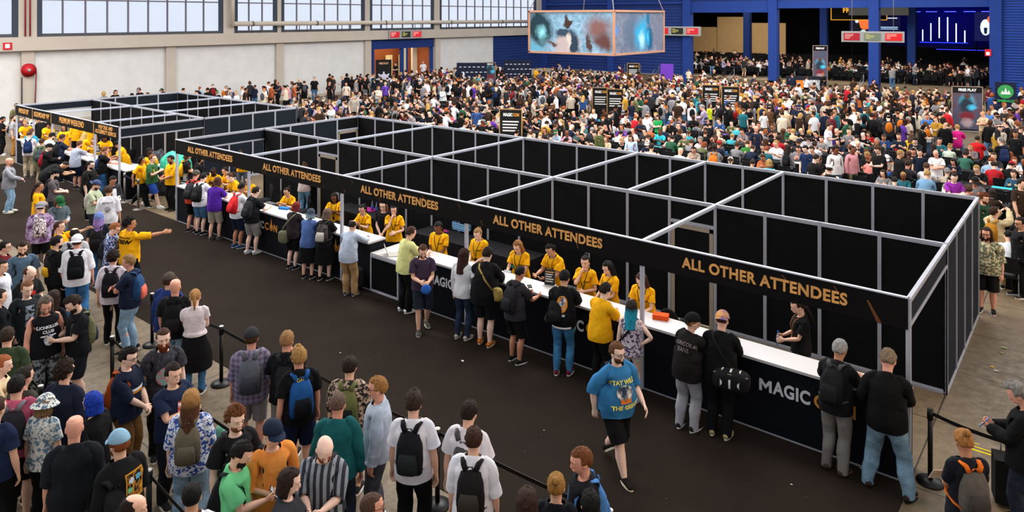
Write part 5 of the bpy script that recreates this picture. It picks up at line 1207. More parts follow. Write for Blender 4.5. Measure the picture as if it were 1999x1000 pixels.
C_(854, 440, 1.70, -25, 'hold', ('tail', '15100f'), 'dark skinned crew member with braids smiling behind the counter', fem=1, skin_c='brown')
C_(931, 447, 1.68, -30, 'hold', ('bun', 'a8804e'), 'crew member with fair hair tied up behind the counter', fem=1, skin_c='pale')
C_(1009, 472, 1.68, -25, 'desk', ('long', 'a06a3a'), 'crew member with long ginger brown hair holding a tablet', fem=1, hold=('tablet', 'd8d8dc', 'pale tablet held by the ginger haired crew member'))
C_(1072, 477, 1.72, -50, 'desk', ('short', '1a1310'), 'crew member with short dark hair reaching across the counter', skin_c='olive', pk=dict(lean=22))
C_(1142, 500, 1.66, -20, 'chin', ('bun', '221813'), 'crew member with dark hair tied back holding a hand to the chin', fem=1)
C_(1184, 512, 1.66, -45, 'hold', ('long', '15100f'), 'crew member with long black hair looking down beside the chin holder', fem=1)
C_(1250, 536, 1.70, -25, 'desk', ('long', '4a2e22'), 'crew member with a fringe leaning behind the white fascia pole', fem=1, pk=dict(lean=20))
P(1553, 566, 1.72, -75, 'hold', T('161517'), ('jeans', ('denim', '2c5078')), ('tail', '2a1a16'), 'crew member in black tee and jeans holding a water bottle inside the stand', fem=1, lanyard='b06a3a', bt=None if False else None) if False else P(1553, 584, 1.66, -75, 'hold', T('161517'), ('jeans', ('denim', '2c5078')), ('tail', '2a1a16'), 'helper in black tee and jeans holding a water bottle inside the stand', fem=1, lanyard='b06a3a', hold=('bottle', '2858b0', 'blue labelled water bottle held inside the stand'))
# crew behind the smaller stand counter
for x, y, h, a, pz, hair, sk, lab in ((49, 236, 1.7, 0, 'desk', 'c08a50', 'fair', 'with sandy hair near the first entrance sign'), (98, 238, 1.72, 30, 'desk', '1a1411', 'tan', 'wearing a dark cap behind the smaller stand'), (125, 244, 1.68, -20, 'stand', '120e0c', 'tan', 'with long dark hair smiling behind the smaller stand'), (150, 232, 1.8, -20, 'stand', '4a3020', 'fair', 'standing half behind the weekend sign'), (176, 236, 1.75, 10, 'stand', '2a1c14', 'tan', 'standing furthest back under the help desk sign'),
    (166, 262, 1.66, 140, 'desk', 'c8a468', 'pale', 'with long blond hair at the smaller counter'), (182, 270, 1.7, -10, 'sit', '5a4638', 'ruddy', 'with shaved head seated at the smaller counter'), (204, 264, 1.7, 0, 'desk', '15100e', 'brown', 'with big curly black hair at the smaller counter'), (240, 288, 1.7, -110, 'sit', '201613', 'tan', 'seated at the side counter beside the corner pole'), (228, 276, 1.72, -90, 'desk', '181210', 'tan', 'in dark cap at the corner of the smaller counter')):
    st_ = {'with long dark hair smiling behind the smaller stand': 'long', 'with long blond hair at the smaller counter': 'long', 'with big curly black hair at the smaller counter': 'afro', 'with shaved head seated at the smaller counter': 'buzz'}.get(lab, 'short')
    P(x, y, h, a, pz, T(YEL), ('trousers', BK), (st_, hair), 'crew member in yellow ' + lab, skin_c=sk, hat=('cap', BK) if 'cap' in lab.split() else None, lod='hi')

# customers of the smaller stand
P(8, 228, 1.74, 75, 'phone', T('151516'), ('trousers', BK), ('short', BLK_H), 'dark haired person in black looking at a phone beside the first entrance sign', skin_c='tan', shoes=SW, beard=('stubble', '15100e'))
P(27, 225, 1.80, 80, 'stand', T('9c9ca2'), ('trousers', ('cloth', 'a8763a')), ('short', BR), 'person in grey tee and tan trousers with backpack straps by the first pole', beard=('beard', '4a2a1a'), bp=('small', '232833', 'dark backpack on the person in tan trousers'), shoes=('3a2a20', '2a2018'))
P(32, 202, 1.80, 20, 'stand', T('6a6446', 'longsleeve'), ('trousers', BK), ('short', '3a2418'), 'tall bearded person in olive shirt beside the first entrance sign', beard=('stubble', '3a2418'), bp=('small', '1a1a1a', 'black backpack on the tall person in olive'))
P(45, 224, 1.76, 140, 'phone', T('5a2a34'), ('trousers', JD), ('short', GRY), 'person in wine red tee with grey cap in the entrance queue', hat=('cap', ('cloth', '8a8a90')), bp=('big', '4a4c58', 'grey backpack on the person with the grey cap'))
P(64, 226, 1.74, 150, 'phone', T(WH), ('trousers', JD), ('short', BR), 'person in white tee near the vip sign with black straps', bp=('small', '1c1c20', 'small black backpack near the vip sign'))
P(71, 232, 1.72, 60, 'phone', T(('floral', '2e4a38', 'b0b890')), ('trousers', BK), ('buzz', 'b89058'), 'cropped blond person in green patterned tee near the vip sign')
P(83, 227, 1.84, 170, 'counter', T('131417', 'jacket'), ('trousers', JN), ('short', BLK_H), 'tall person in black jacket and blue trousers at the vip sign')
P(58, 257, 1.76, 168, 'phone', T('d8d0d8'), ('trousers', ('cloth', 'a8977e')), ('short', '4a3424'), 'person in pale tee and khaki cargo trousers with a navy backpack', bp=('big', '16284e', 'navy blue backpack above khaki cargo trousers'), shoes=('9a9a96', 'd8d8d4'))
P(62, 244, 1.74, 150, 'stand', T('2a8aa8'), ('trousers', ('cloth', 'b09a7c')), ('short', '6a4428'), 'person in turquoise top behind the navy backpack wearer', bp=('big', ('floral', 'e0dcd0', '4a5048'), 'white floral backpack behind the navy one'))
P(82, 270, 1.76, 150, 'stand', T(('cloth', '5c6a48'), 'jacket'), ('trousers', ('cloth', '9c8a70')), ('short', BR), 'person in olive jacket and sand trousers carrying a dark grey pack', bp=('big', '3a4044', 'dark grey backpack on the person in the olive jacket'), shoes=('8a8a86', 'd8d8d4'))
P(103, 256, 1.74, 120, 'counter', T(WH), ('trousers', BK), ('short', DB), 'person in white tee and black cap at the smaller counter', hat=('cap', BK), beard=('beard', '1a1311'))
P(99, 281, 1.72, 88, 'phone', T('121114', 'jacket'), ('shorts', ('cloth', 'a6a6b0')), ('short', BR), 'person in black hoodie and pale grey shorts with maroon backpack', hat=('capback', BK), bp=('big', '8a1a2a', 'maroon red backpack on the person in pale grey shorts'), skin_c='pale', pk=dict(hip=.95))
P(124, 262, 1.80, 120, 'counter', T('1e2538'), ('trousers', ('cloth', '1a1e28')), ('short', '3a281c'), 'person in navy tee with black backpack leaning on the smaller counter', bp=('big', '18191c', 'black backpack on the person in the navy tee'), skin_c='tan', fat=.2)
P(134, 318, 1.78, 100, 'bow', T('131315'), ('shorts', BK), ('buzz', DB), 'person all in black bending far forward in front of the smaller counter', shoes=('b8aca0', 'e0dcd4'), skin_c='olive')
P(157, 273, 1.76, 130, 'counter', T(('cloth', '9aa0b2'), 'tshirt'), ('shorts', ('cloth', '141a2c')), ('short', '6a4026'), 'bearded person in grey white tee reaching over the smaller counter', beard=('beard', '4a2818'), inner=('longsleeve', WH), skin_c='ruddy', pk=dict(lean=20, fy=-.1))
P(208, 283, 1.76, 95, 'counter', T('101012'), ('trousers', ('denim', '2c5a86')), ('short', '8a5a34'), 'person in black tee and blue jeans touching the face at the side counter', bp=('small', '2a3c66', 'blue grey backpack above blue jeans'), pk=dict(hands=((.08, .2, 1.45), (.2, .42, 1.1)), lean=12), skin_c='ruddy', fat=.3)
P(178, 314, 1.80, 55, 'stand', T('131214', 'halfsleeve'), ('trousers', BK), ('tied', '241812'), 'heavy person in black polo with tied dark hair and glasses on the carpet', fat=.85, beard=('stubble', '2a1c14'), glasses='glasses', skin_c='pale', prints=[(flat_rect(.06, .03, 2), 'f', -.08, 1.32, ('cloth', 'c82a2a'))])
P(18, 308, 1.74, 80, 'pocket', T(('cloth', '8e8e98'), 'jacket'), ('jeans', JL), ('bald', BR), 'bald person in grey blazer and light jeans apart on the dark carpet', inner=('tshirt', WH), bp=('small', '1a1a1e', 'black backpack on the bald person in the blazer'), shoes=('e4dcc8', 'e8e4d8'), skin_c='ruddy', beard=('stubble', '9a7a60'), hold=('phone', '101012', 'phone in the hand of the bald person in the blazer'), pk=dict(hands=((.16, .34, 1.08), (.21, .08, .9))))
P(77, 356, 1.70, 80, 'stand', T(YEL), ('jeans', BK), ('tail', '33201a'), 'crew member with very long dark ponytail facing the queue', fem=1, prints=crewprint(), skin_c='tan')
P(110, 331, 1.74, 85, 'hold', T('5a5257'), ('trousers', JD), ('short', '15110f'), 'bearded person in grey tee and backwards black cap clenching a hand', hat=('capback', BK), beard=('longbeard', '1a1210'), bp=('big', '1c1a22', 'black backpack with orange label on the bearded cap wearer', dict(pocket='2a2030')), skin_c='pale')
P(80, 395, 1.72, 170, 'stand', T(('tiedye', 'c8b4dc', '6a3a68'), 'jacket'), ('shorts', BK), ('buzz', BR), 'person in purple tie-dye hoodie and black shorts', hat=('capback', ('cloth', '8a8a90')), bp=('big', ('floral', 'd8ccd0', '4a2a3a'), 'white and purple patterned backpack on the tie-dye hoodie'), skin_c='pale')
P(118, 385, 1.74, 25, 'phone', T(('cloth', '4e5c60'), 'tshirt'), ('jeans', BK), ('bob', '7a4426'), 'person in grey green tee, pale open hoodie and green cap looking down', hat=('cap', ('cloth', '1e5a34')), inner=('longsleeve', ('cloth', 'aab2c2')))
P(192, 353, 1.72, 60, 'phone', T('b6c0a2'), ('trousers', ('cloth', '2a2c34')), ('short', BR), 'bearded person in pale green tee and blue cap with a white bag', hat=('capback', ('cloth', '3c4a70')), beard=('beard', '4a2c20'), bp=('big', 'b8b4ac', 'pale grey and black backpack below the blue cap wearer', dict(strapcol='1a1a1c', pocket='1a1a1c')))
P(222, 345, 1.74, 25, 'phone', T(('cloth', '26282e'), 'jacket'), ('trousers', BK), ('short', '1a1412'), 'person in dark blazer over white shirt looking down at a phone', inner=('tshirt', WH), prints=[(flat_rect(.12, .3, 4), 'f', 0, 1.25, WH)], skin_c='tan', hold=('phone', '18181a', 'phone held by the person in the dark blazer'))
P(213, 363, 1.76, 168, 'stand', T(WH, 'halfsleeve'), ('shorts', ('cloth', '2f4c3a')), ('short', '4a3020'), 'person in white tee with a dark round back print and green shorts', prints=[(flat_disc(.07, .08), 'b', 0, 1.2, ('tiedye', '2c2c30', 'c8c8cc')), (flat_text('DISTRICT', .06, .02), 'b', 0, 1.36, ('cloth', '2a2a2c'))], skin_c='olive')
P(193, 415, 1.70, 165, 'stand', T('1e2430'), ('jeans', JN), ('long', '9c7cc0', '6a82c0'), 'person with long lilac and blue hair in dark tee', fem=.8, lod='hi', bp=('big', '1c1b1e', 'black backpack on the lilac haired person'), skin_c='pale')
P(229, 436, 1.70, 75, 'phone', T(('floral', '2a3a78', 'b8c4d8')), ('trousers', BK), ('short', 'a8683c'), 'ginger person with glasses in blue floral shirt next to the pointing crew member', glasses='glasses', bp=('big', '22262e', 'dark backpack on the ginger person'), skin_c='pale')
P(253, 425, 1.82, 128, 'point', T(YEL, 'halfsleeve'), ('trousers', BK), ('curly', '1c1310'), 'crew member in yellow tee pointing across the carpet with one arm', skin_c='tan', prints=crewprint(), fat=.2, pk=dict(hands=((.62, .52, 1.40), (.235, .05, .80)), head=(-38, 2, 0)))
P(115, 432, 1.70, 70, 'raise', T(YEL), ('trousers', BK), ('tail', '4a2c1e'), 'crew member in yellow tee stretching one arm up over the queue', fem=1, pk=dict(hands=((.235, .05, .8), (.12, .66, 1.55)), head=(0, 0, 0)))
P(112, 461, 1.78, 120, 'stand', T('121214'), ('trousers', BK), ('short', '15110f'), 'dark haired bearded person in black tee with a black and yellow bag', beard=('beard', '1a1310'), fat=.3, bp=('small', '1a1a18', 'black backpack with yellow laces beside the white cap wearer', dict(pocket='d8a020')))
P(146, 445, 1.76, 165, 'stand', T('b8b8bc'), ('trousers', JN), ('thin', '1a1411'), 'balding dark haired person in grey tee behind the white cap wearer', bp=('big', '2a2226', 'dark striped backpack behind the white cap wearer'))
P(150, 459, 1.80, 170, 'stand', T(WH, 'halfsleeve'), ('trousers', ('denim', '3c74ac')), ('short', BR), 'person in white tee and white cap with blue jeans and black backpack', hat=('capback', WH), fat=.4, bp=('big', '101216', 'rounded black backpack on the white cap wearer'), skin_c='ruddy')
P(44, 473, 1.76, 8, 'stand', T('4c6478'), ('trousers', JD), ('quiff', '3a261c'), 'smiling bearded person in slate blue tee facing the camera', beard=('beard', '2a1a12'), bp=('small', '20222a', 'backpack with dark straps on the smiling person'))
P(9, 471, 1.70, 80, 'stand', T('6a1a22'), ('trousers', BK), ('short', '1a1312'), 'dark haired person in dark red tee at the left edge', glasses='glasses')
P(3, 508, 1.74, 60, 'stand', T(WH), ('trousers', ('cloth', '3c4a2c')), ('short', '2a1c16'), 'person in white tee with dark blue strap at the picture edge', bp=('small', '1e2a5a', 'backpack with dark blue strap at the picture edge'))
P(62, 522, 1.78, 40, 'phone', T('131316'), ('trousers', JD), ('thin', '5a3a24'), 'balding person in black tee with a red print reading', prints=[(flat_rect(.12, .12, 4), 'f', .02, 1.28, ('camo', 'c8241c', '1a1414'))], skin_c='pale')
P(54, 550, 1.74, 12, 'pocket', T(('cloth', '23272c'), 'jacket'), ('trousers', JD), ('short', '8a5a3c'), 'short haired ginger person in dark open jacket over a printed tee', inner=('tshirt', BK), prints=[(flat_rect(.13, .34, 5), 'f', 0, 1.22, ('camo', '15161a', '9aa4b0'))], skin_c='pale')
P(105, 568, 1.70, 150, 'stand', T('1a1a1c'), ('trousers', BK), ('long', '2f1e18'), 'person with long dark brown hair behind the grey haired one', fem=1)
P(90, 582, 1.82, 18, 'stand', T('12141a', 'tank'), ('trousers', ('camo', '20242a', '7c828a')), ('long', '6a5c52'), 'person with long grey hair in sleeveless black top and grey camouflage trousers', fat=.35, beard=('stubble', '8a7a6a'), skin_c='ruddy', prints=[(flat_text('LICHKILLER', .058, .05), 'f', 0, 1.33, WH), (flat_text('CLUB', .062, .05), 'f', 0, 1.26, WH), (flat_disc(.065, .085), 'f', 0, 1.14, ('tiedye', 'e2e2ea', '2a3a6a')), (flat_rect(.2, .02, 5), 'f', 0, 1.20, WH)], pk=dict(head=(-8, 24, 0)))
P(136, 581, 1.78, -75, 'phone', T('15161b'), ('shorts', ('denim', '1a1e28')), ('quiff', '33251e'), 'bearded person in black tee and denim shorts showing a phone to the grey haired one', beard=('beard', '2c1d16'), bp=('big', ('cloth', '66684a'), 'olive and blue grey backpack on the phone sharer', dict(pocket='34404e')), hold=('phone', 'c8c8c8', 'phone shown between the two readers'), skin_c='pale')
P(222, 490, 1.76, 160, 'stand', T(('cloth', 'd6ccd6'), 'halfsleeve'), ('jeans', BK), ('curly', '2a1d18'), 'person with dark curls in pale pink shirt and black trousers', bp=('big', '18171b', 'plain black backpack on the pale pink shirt', dict(strapcol='33262e')), shoes=('141414', 'e8e8e8'))
P(250, 498, 1.80, -110, 'cross', T('1a2238'), ('jeans', JL), ('short', 'a07a4c'), 'fair haired person in navy tee and pale jeans with folded arms', bp=('big', '24466e', 'blue backpack with red and white print above pale jeans', dict(pocket='d86a5a')), skin_c='ruddy')
P(330, 534, 1.76, 150, 'stand', T('24366e', 'jacket'), ('jeans', JL), ('short', BR), 'person in brown cap and royal blue top behind the bald one', hat=('cap', ('cloth', '4a4038')))
P(342, 545, 1.80, 168, 'pocket', T('17171a'), ('jeans', JL), ('bald', BR), 'bald person in black tee and light jeans with black hiking backpack', bp=('big', '151516', 'black hiking backpack with orange tab', dict(pocket='1d1c1c')), skin_c='ruddy')
rp = P(381, 565, 1.70, 172, 'hold', T(('cloth', 'd9ccd0'), 'crop'), ('jeans', JN), ('ponytail', 'b8864e'), 'person with blond ponytail in white lace top and a black jacket tied at the hips', fem=1, skin_c='pale')
r_ = REST['hi']['skirt']; M_ = rp[1].mats(); link('tied_jacket', mesh_np('tied_jacket', skin(folds(r_.V * np.array([1, 1.05, 1]), vnorm(r_.V, r_.F), .012, 5), r_.W, M_), r_.F), rp[0], mat('cloth', '111114'))
P(319, 643, 1.80, 5, 'stand', T(('floral', '26262c', '3a3a44')), ('trousers', BK), ('tied', '4a2c1c'), 'person with long reddish beard in dark graphic tee facing the camera', beard=('longbeard', '7a3a1c'), skin_c='pale', prints=[(flat_disc(.11, .12), 'f', 0, 1.18, ('floral', '7ea89c', 'c86a80'))], bp=('big', '2a2a2e', 'dark backpack on the long bearded person'), hold=None)
P(252, 680, 1.74, 60, 'clasp', T('1a2236', 'halfsleeve'), ('trousers', ('cloth', '6a4c2c')), ('quiff', '1c1412'), 'person in navy tee with white and orange stripe and brown trousers', glasses='glasses', skin_c='pale', bp=('big', ('cloth', 'a4481e'), 'rust orange backpack beside the queue barrier'), prints=[(flat_rect(.3, .035, 6), 'f', 0, 1.24, WH), (flat_rect(.3, .025, 6), 'f', 0, 1.205, ('cloth', 'd8862a'))])
P(339, 711, 1.78, 30, 'cross', T('1c2540'), ('trousers', ('cloth', '181a22')), ('short', '2a1c14'), 'dark haired person in navy tee with white picture print and folded arms', prints=[(flat_rect(.1, .16, 4), 'f', -.01, 1.27, ('camo', 'e8dcd8', 'b05040'))], skin_c='fair', fat=.25)
P(127, 706, 1.80, 140, 'stand', T('1c2233', 'jacket'), ('trousers', BK), ('curly', '2e1e14'), 'person with thick dark curls in navy hoodie', fat=.2)
P(491, 642, 1.80, 172, 'stand', T(('plaid', '5c5470', '8c8498'), 'halfsleeve'), ('shorts', ('cloth', '908f92')), ('short', BR), 'person in purple plaid shirt and grey cap with a grey backpack', hat=('cap', ('cloth', '2c2c30')), fat=.3, bp=('big', ('cloth', '5a5d66'), 'grey backpack on the plaid shirt', dict(pocket='3c3e46')), skin_c='ruddy')
P(561, 647, 1.78, 168, 'chin', T('131417'), ('shorts', ('cloth', '8e8a86')), ('short', 'a87c50'), 'short haired person in black tee holding a hand to the face', bp=('small', '232326', 'black vest backpack in the middle of the queue'), skin_c='ruddy')
P(583, 679, 1.80, -165, 'stand', T('0f0f12', 'tshirt'), ('shorts', ('cloth', '141c3c')), ('quiff', 'b48850'), 'blond person in black tee and navy shorts with a large blue backpack', bp=('big', ('cloth', '1e5290'), 'large blue backpack with black side', dict(pocket='14161e')), skin_c='ruddy', prints=[(flat_text('CLUB', .05, .04), 'b', 0, 1.42, ('cloth', 'd8b81a'))], fat=.2)
P(683, 697, 1.76, 168, 'stand', T(('floral', '2a2422', 'b8a08a'), 'halfsleeve'), ('shorts', ('cloth', '3a3c2c')), ('short', '2c1c14'), 'brown haired person in floral shirt with an olive roll top backpack', bp=('big', ('cloth', '66693e'), 'olive roll top backpack with black bands', dict(pocket='1c1d1a')))
P(737, 737, 1.80, -100, 'stand', T(('cloth', 'a9b4c4'), 'longsleeve'), ('trousers', ('denim', '4c4e56')), ('short', 'a6743e'), 'person with glasses in light blue shirt and grey jeans holding a blue bag', glasses='sunglasses', skin_c='ruddy', shoes=SW, hold=('bag', '2a66a8', 'small blue bag at the light blue shirt'))
P(660, 767, 1.80, 172, 'stand', T(('cloth', '15585c'), 'longsleeve'), ('trousers', JD), ('buzz', '6a5448'), 'person in teal sweater with closely cropped hair', skin_c='ruddy')
P(808, 765, 1.82, 165, 'stand', T(WH), ('trousers', BK), ('quiff', '3a2a1e'), 'person in white tee and black trousers with a black and green backpack', bp=('big', ('cloth', '17191c'), 'black backpack with green trim', dict(pocket='24292a')))
P(917, 783, 1.80, 160, 'stand', T('d4d0d6'), ('trousers', BK), ('short', '241812'), 'dark haired person in pale tee with grey backpack straps', bp=('small', '4c4c4c', 'grey backpack on the pale tee'))
P(925, 835, 1.76, 168, 'stand', T(WH, 'halfsleeve'), ('trousers', BK), ('short', '402819'), 'person in white tee with a large black and brown backpack', bp=('big', ('cloth', '1c1b1b'), 'large black and brown backpack on the white tee', dict(pocket='3a352f')), fat=.15)
P(33, 734, 1.78, 165, 'stand', T('c25a78'), ('shorts', ('cloth', '141b28')), ('short', '171211'), 'person in pink tee and navy shorts with a grey and black backpack', fat=.3, bp=('big', ('cloth', '2e2d33'), 'grey and black backpack with white lettering on the pink tee', dict(strapcol='7a767e', pocket='141518')), skin_c='fair')
P(72, 768, 1.60, 140, 'stand', T(('floral', 'd8d8d0', '5a7a90')), ('trousers', BK), ('bob', '8a6a48'), 'person in patterned white sun hat beside the pink tee', fem=1, hat=('bucket', ('floral', 'dcdcd4', '52687a')))
P(180, 768, 1.68, -130, 'stand', T('111113', 'longsleeve'), ('trousers', BK), ('bob', '1440b4'), 'person with bright blue bob hair in black top', fem=1, skin_c='pale')
P(146, 812, 1.80, 170, 'stand', T('191c22', 'halfsleeve'), ('trousers', ('camo', '1c1c1e', '56585c')), ('bald', BR), 'bald person in dark tee with sunglasses pushed up', fat=.4, skin_c='ruddy')
P(232, 843, 1.78, -150, 'stand', T('141416', 'halfsleeve'), ('trousers', BK), ('short', '8a4a26'), 'bearded person in light blue cap and black tee with a gold back print', hat=('cap', ('cloth', '86acc4')), beard=('beard', '8a4422'), glasses='glasses', fat=.35, prints=[(flat_rect(.20, .27, 5), 'b', .06, 1.25, ('cloth', 'c8892c')), (flat_rect(.17, .24, 5), 'b', .06, 1.25, ('floral', '1a1510', 'a8742a')), (flat_disc(.03, .03, 3), 'b', .02, 1.31, ('cloth', 'c8d8e8')), (flat_disc(.03, .03, 3), 'b', .10, 1.31, ('cloth', '58b4d8')), (flat_disc(.03, .03, 3), 'b', .0, 1.22, ('cloth', '7ac890')), (flat_disc(.03, .03, 3), 'b', .05, 1.14, ('cloth', 'd83a2a')), (flat_disc(.03, .03, 3), 'b', .11, 1.2, ('cloth', 'e8b83a'))],
  bp=('small', '1d1d20', 'black backpack hanging off the light blue cap wearer', dict(oneshoulder=-1)))
P(373, 762, 1.70, 168, 'stand', T(('floral', 'dfe4f0', '2c4fa0'), 'halfsleeve'), ('wide', JL), ('long', '5a3620', 'a87a44'), 'person with long brown hair in blue and white floral blouse and light jeans', fem=.7, fat=.4, bp=('big', ('cloth', '6c6352'), 'olive brown backpack on the floral blouse'), skin_c='pale')
P(461, 797, 1.78, 25, 'stand', T('18181b'), ('trousers', BK), ('curly', '7a4826'), 'person with curly ginger hair in black tee looking down the queue', beard=('stubble', '8a5030'), skin_c='pale', bp=('small', '202024', 'black backpack on the curly ginger person'))
P(481, 865, 1.74, 75, 'phone', T('6cc88a'), ('trousers', BK), ('short', '17110f'), 'dark haired person in mint green tee looking at a phone', beard=('beard', '1c1411'), bp=('big', '151518', 'black backpack on the mint green tee'), hold=('phone', '26262a', 'phone in the hands of the mint green tee wearer'))
P(533, 823, 1.78, 20, 'stand', T('e08c40', 'halfsleeve'), ('trousers', ('cloth', '3a3c2a')), ('short', BR), 'person in orange polo and navy cap facing the camera', hat=('cap', ('cloth', '1a2438')), bp=('small', '18181a', 'backpack with black straps on the orange polo'), fat=.2, prints=[])
P(636, 863, 1.80, -15, 'phone', T(('stripes', '2a2e38', '8a9098'), 'halfsleeve'), ('trousers', BK), ('bald', 'a06a40'), 'bald bearded person in grey striped shirt looking down', beard=('beard', '9a5a34'), skin_c='pale', fat=.2, bp=('small', '1c1c20', 'backpack with black straps on the striped shirt'), pk=dict(head=(25, 35, 0)))
P(568, 918, 1.66, 75, 'stand', T('34363c', 'jacket'), ('trousers', BK), ('bob', '33211a'), 'person with long dark brown hair in grey hoodie beside the striped shirt', fem=1, skin_c='pale')
P(374, 945, 1.74, 170, 'stand', T(WH), ('trousers', BK), ('buzz', '0d0b0b'), 'person with cropped black hair at the lower picture edge', skin_c='olive')
P(264, 968, 1.74, 80, 'stand', T('17181c'), ('trousers', BK), ('thin', '2a1a14'), 'dark haired person cut off at the lower picture edge')
P(726, 965, 1.70, 95, 'stand', T(WH), ('trousers', BK), ('buzz', '5a4034'), 'cropped haired person with glasses at the lower picture edge', glasses='glasses', skin_c='ruddy')
P(1132, 877, 1.76, -75, 'stand', T('17171c'), ('trousers', BK), ('short', '7a4826'), 'brown haired person in dark tee with a sky blue backpack', bp=('big', ('cloth', '4678b4'), 'sky blue backpack at the lower edge'), skin_c='ruddy')
P(1086, 925, 1.68, 172, 'stand', T('15171f'), ('trousers', BK), ('bun', 'a87a3c'), 'person with gathered blond hair at the lower picture edge', fem=1)
P(1050, 942, 1.72, 172, 'stand', T('2a2a30'), ('trousers', BK), ('bob', '3c281e'), 'brown haired person beside the gathered blond hair', skin_c='fair')
P(1150, 958, 1.70, 175, 'stand', T('141417'), ('trousers', BK), ('short', '0e0c0d'), 'black haired person in front of the sky blue backpack')
P(6, 695, 1.72, 80, 'stand', T('e0c8a0'), ('trousers', BK), ('short', 'b8683a'), 'ginger haired person at the picture edge beside the queue barrier', skin_c='pale')
P(44, 728, 1.70, 120, 'stand', T('3c3a34'), ('trousers', BK), ('short', '2a211c'), 'dark haired person with brown strap behind the pink tee')
P(14, 640, 1.74, 160, 'stand', T('33402c', 'jacket'), ('trousers', ('cloth', '4a5236')), ('short', '3a2a20'), 'person in dark green jacket at the picture edge')
P(4, 770, 1.72, 140, 'stand', T('1f2a48'), ('trousers', BK), ('short', '4a3020'), 'person in navy tee at the picture edge below the pink tee')
P(20, 560, 1.72, 100, 'stand', T('16181c', 'jacket'), ('trousers', ('cloth', '2c3628')), ('short', '2a1c16'), 'person in black coat holding grey bags by the barrier')
# right hand side
rp = P(1878, 838, 1.72, -150, 'hold', T('14161e', 'tshirt'), ('trousers', BK), ('bun', 'b0763c'), 'person with fair hair bun in dark polo reading a booklet', fem=.8, skin_c='tan', bp=('big', ('cloth', '56504a'), 'grey backpack with orange trim at the lower right', dict(strapcol='d86a20', pocket='3c3834')), hold=('comic', 'e8dcc8', 'red and white booklet held by the person with the bun', 1))
P(1978, 748, 1.80, -100, 'phone', T('101011', 'jacket'), ('trousers', JD), ('quiff', '8a8580'), 'grey haired person in black jacket using a blue phone', skin_c='ruddy', hold=('phone', '2a4a9a', 'blue phone held by the grey haired person'))
P(1926, 445, 1.78, -5, 'stand', T(('floral', '5c6450', 'c8bc98'), 'halfsleeve'), ('shorts', BK), ('long', '3a2416'), 'heavy bearded person with long hair in leaf patterned shirt and black shorts', fat=.9, beard=('beard', '3c2214'), glasses='glasses', skin_c='ruddy', shoes=SB)
P(1940, 404, 1.76, 150, 'raise', T(('cloth', 'b8a884'), 'jacket'), ('trousers', BK), ('short', '3a2618'), 'person in cream jacket with a mustard backpack taking a picture', bp=('big', 'a4701e', 'mustard backpack on the cream jacket'), pk=dict(hands=((.08, .42, 1.6), (.1, .4, 1.58))))
P(1992, 425, 1.76, -60, 'stand', T('121214', 'jacket'), ('trousers', BK), ('short', '1c1411'), 'dark haired person in black jacket at the right picture edge', glasses='glasses', skin_c='olive')
P(1922, 378, 1.74, 60, 'stand', T('24402e', 'jacket'), ('trousers', BK), ('curly', '6a3418'), 'ginger person in dark green jacket behind the stand corner', beard=('beard', '7a3a1c'), lod='hi')
# ------------------------------------------------------------------ queue barriers of the near queue
def stan(px, py, label, h=.98, **k):
    p = at(px, py, h); q = proj((p.x, p.y, 0)); return stanchion(q[0], q[1], label, h=h, **k)
a0 = stan(297, 573, 'tall black barrier post at the carpet edge beside the blue backpack'); a1 = stan(432, 637, 'black barrier post next to the tied black jacket')
dv = (a1 - a0); row = [a0, a1]
for k, lb in enumerate(('black barrier post hidden behind the large blue backpack', 'black barrier post beside the light blue shirt', 'black barrier post next to the black and green backpack', 'black barrier post near the sky blue backpack')):
    q = a1 + dv * (k + 1) * 1.05; px, py, _ = proj(q); row.append(stanchion(px, py, lb))
for i, (p_, q_) in enumerate(zip(row, row[1:])): belt(p_, q_, 'black belt between barrier posts along the carpet, ' + ('first', 'second', 'third', 'fourth', 'fifth')[i] + ' section from the pointing crew member')
b0 = stan(18, 684, 'black barrier post between the ginger head and the grey camouflage trousers'); b1 = stan(219, 657, 'black barrier post in front of the pale jeans'); belt(b1, b1 + Vector((2.0, -.1, 0)), 'black belt leading to the orange backpack')
b2 = stanchion(*proj(b1 + Vector((2.05, -.1, 0)))[:2], 'black barrier post beside the olive brown backpack'); b3 = stanchion(*proj(b1 + Vector((4.1, -.2, 0)))[:2], 'black barrier post behind the orange polo'); belt(b2, b3, 'black belt in front of the plaid shirt')
belt(b0, b0 + Vector((1.6, -.1, 0)), 'black belt from the post beside the camouflage trousers'); stanchion(*proj(b0 + Vector((1.64, -.1, 0)))[:2], 'black barrier post behind the blue bob hair')
c0 = stan(291, 918, 'black barrier post in front of the navy picture tee'); belt(c0, c0 + Vector((1.9, -.1, 0)), 'black belt at the lower picture edge'); stanchion(*proj(c0 + Vector((1.94, -.1, 0)))[:2], 'black barrier post below the orange polo')
d0 = stan(1816, 799, 'black barrier post beyond the counter end on bare floor', top='141414'); d1 = d0 + (at(1975, 863, .93) - at(1822, 806, .93)); d1.z = 0; belt(d0, d1 + (d1 - d0) * .12, 'black belt beyond the counter end'); stanchion(*proj(d1 + (d1 - d0) * .14)[:2], 'black barrier post behind the grey haired phone user')
g0 = stan(243, 338, 'slim grey barrier post at the side counter', col=mat('alu', '6a6460'), h=.98); g1 = stan(270, 350, 'slim grey barrier post at the opening of the smaller stand', col=mat('alu', '6a6460')); belt(g0, g1, 'navy belt between the two slim grey posts', col=mat('cloth', '1a2440'))

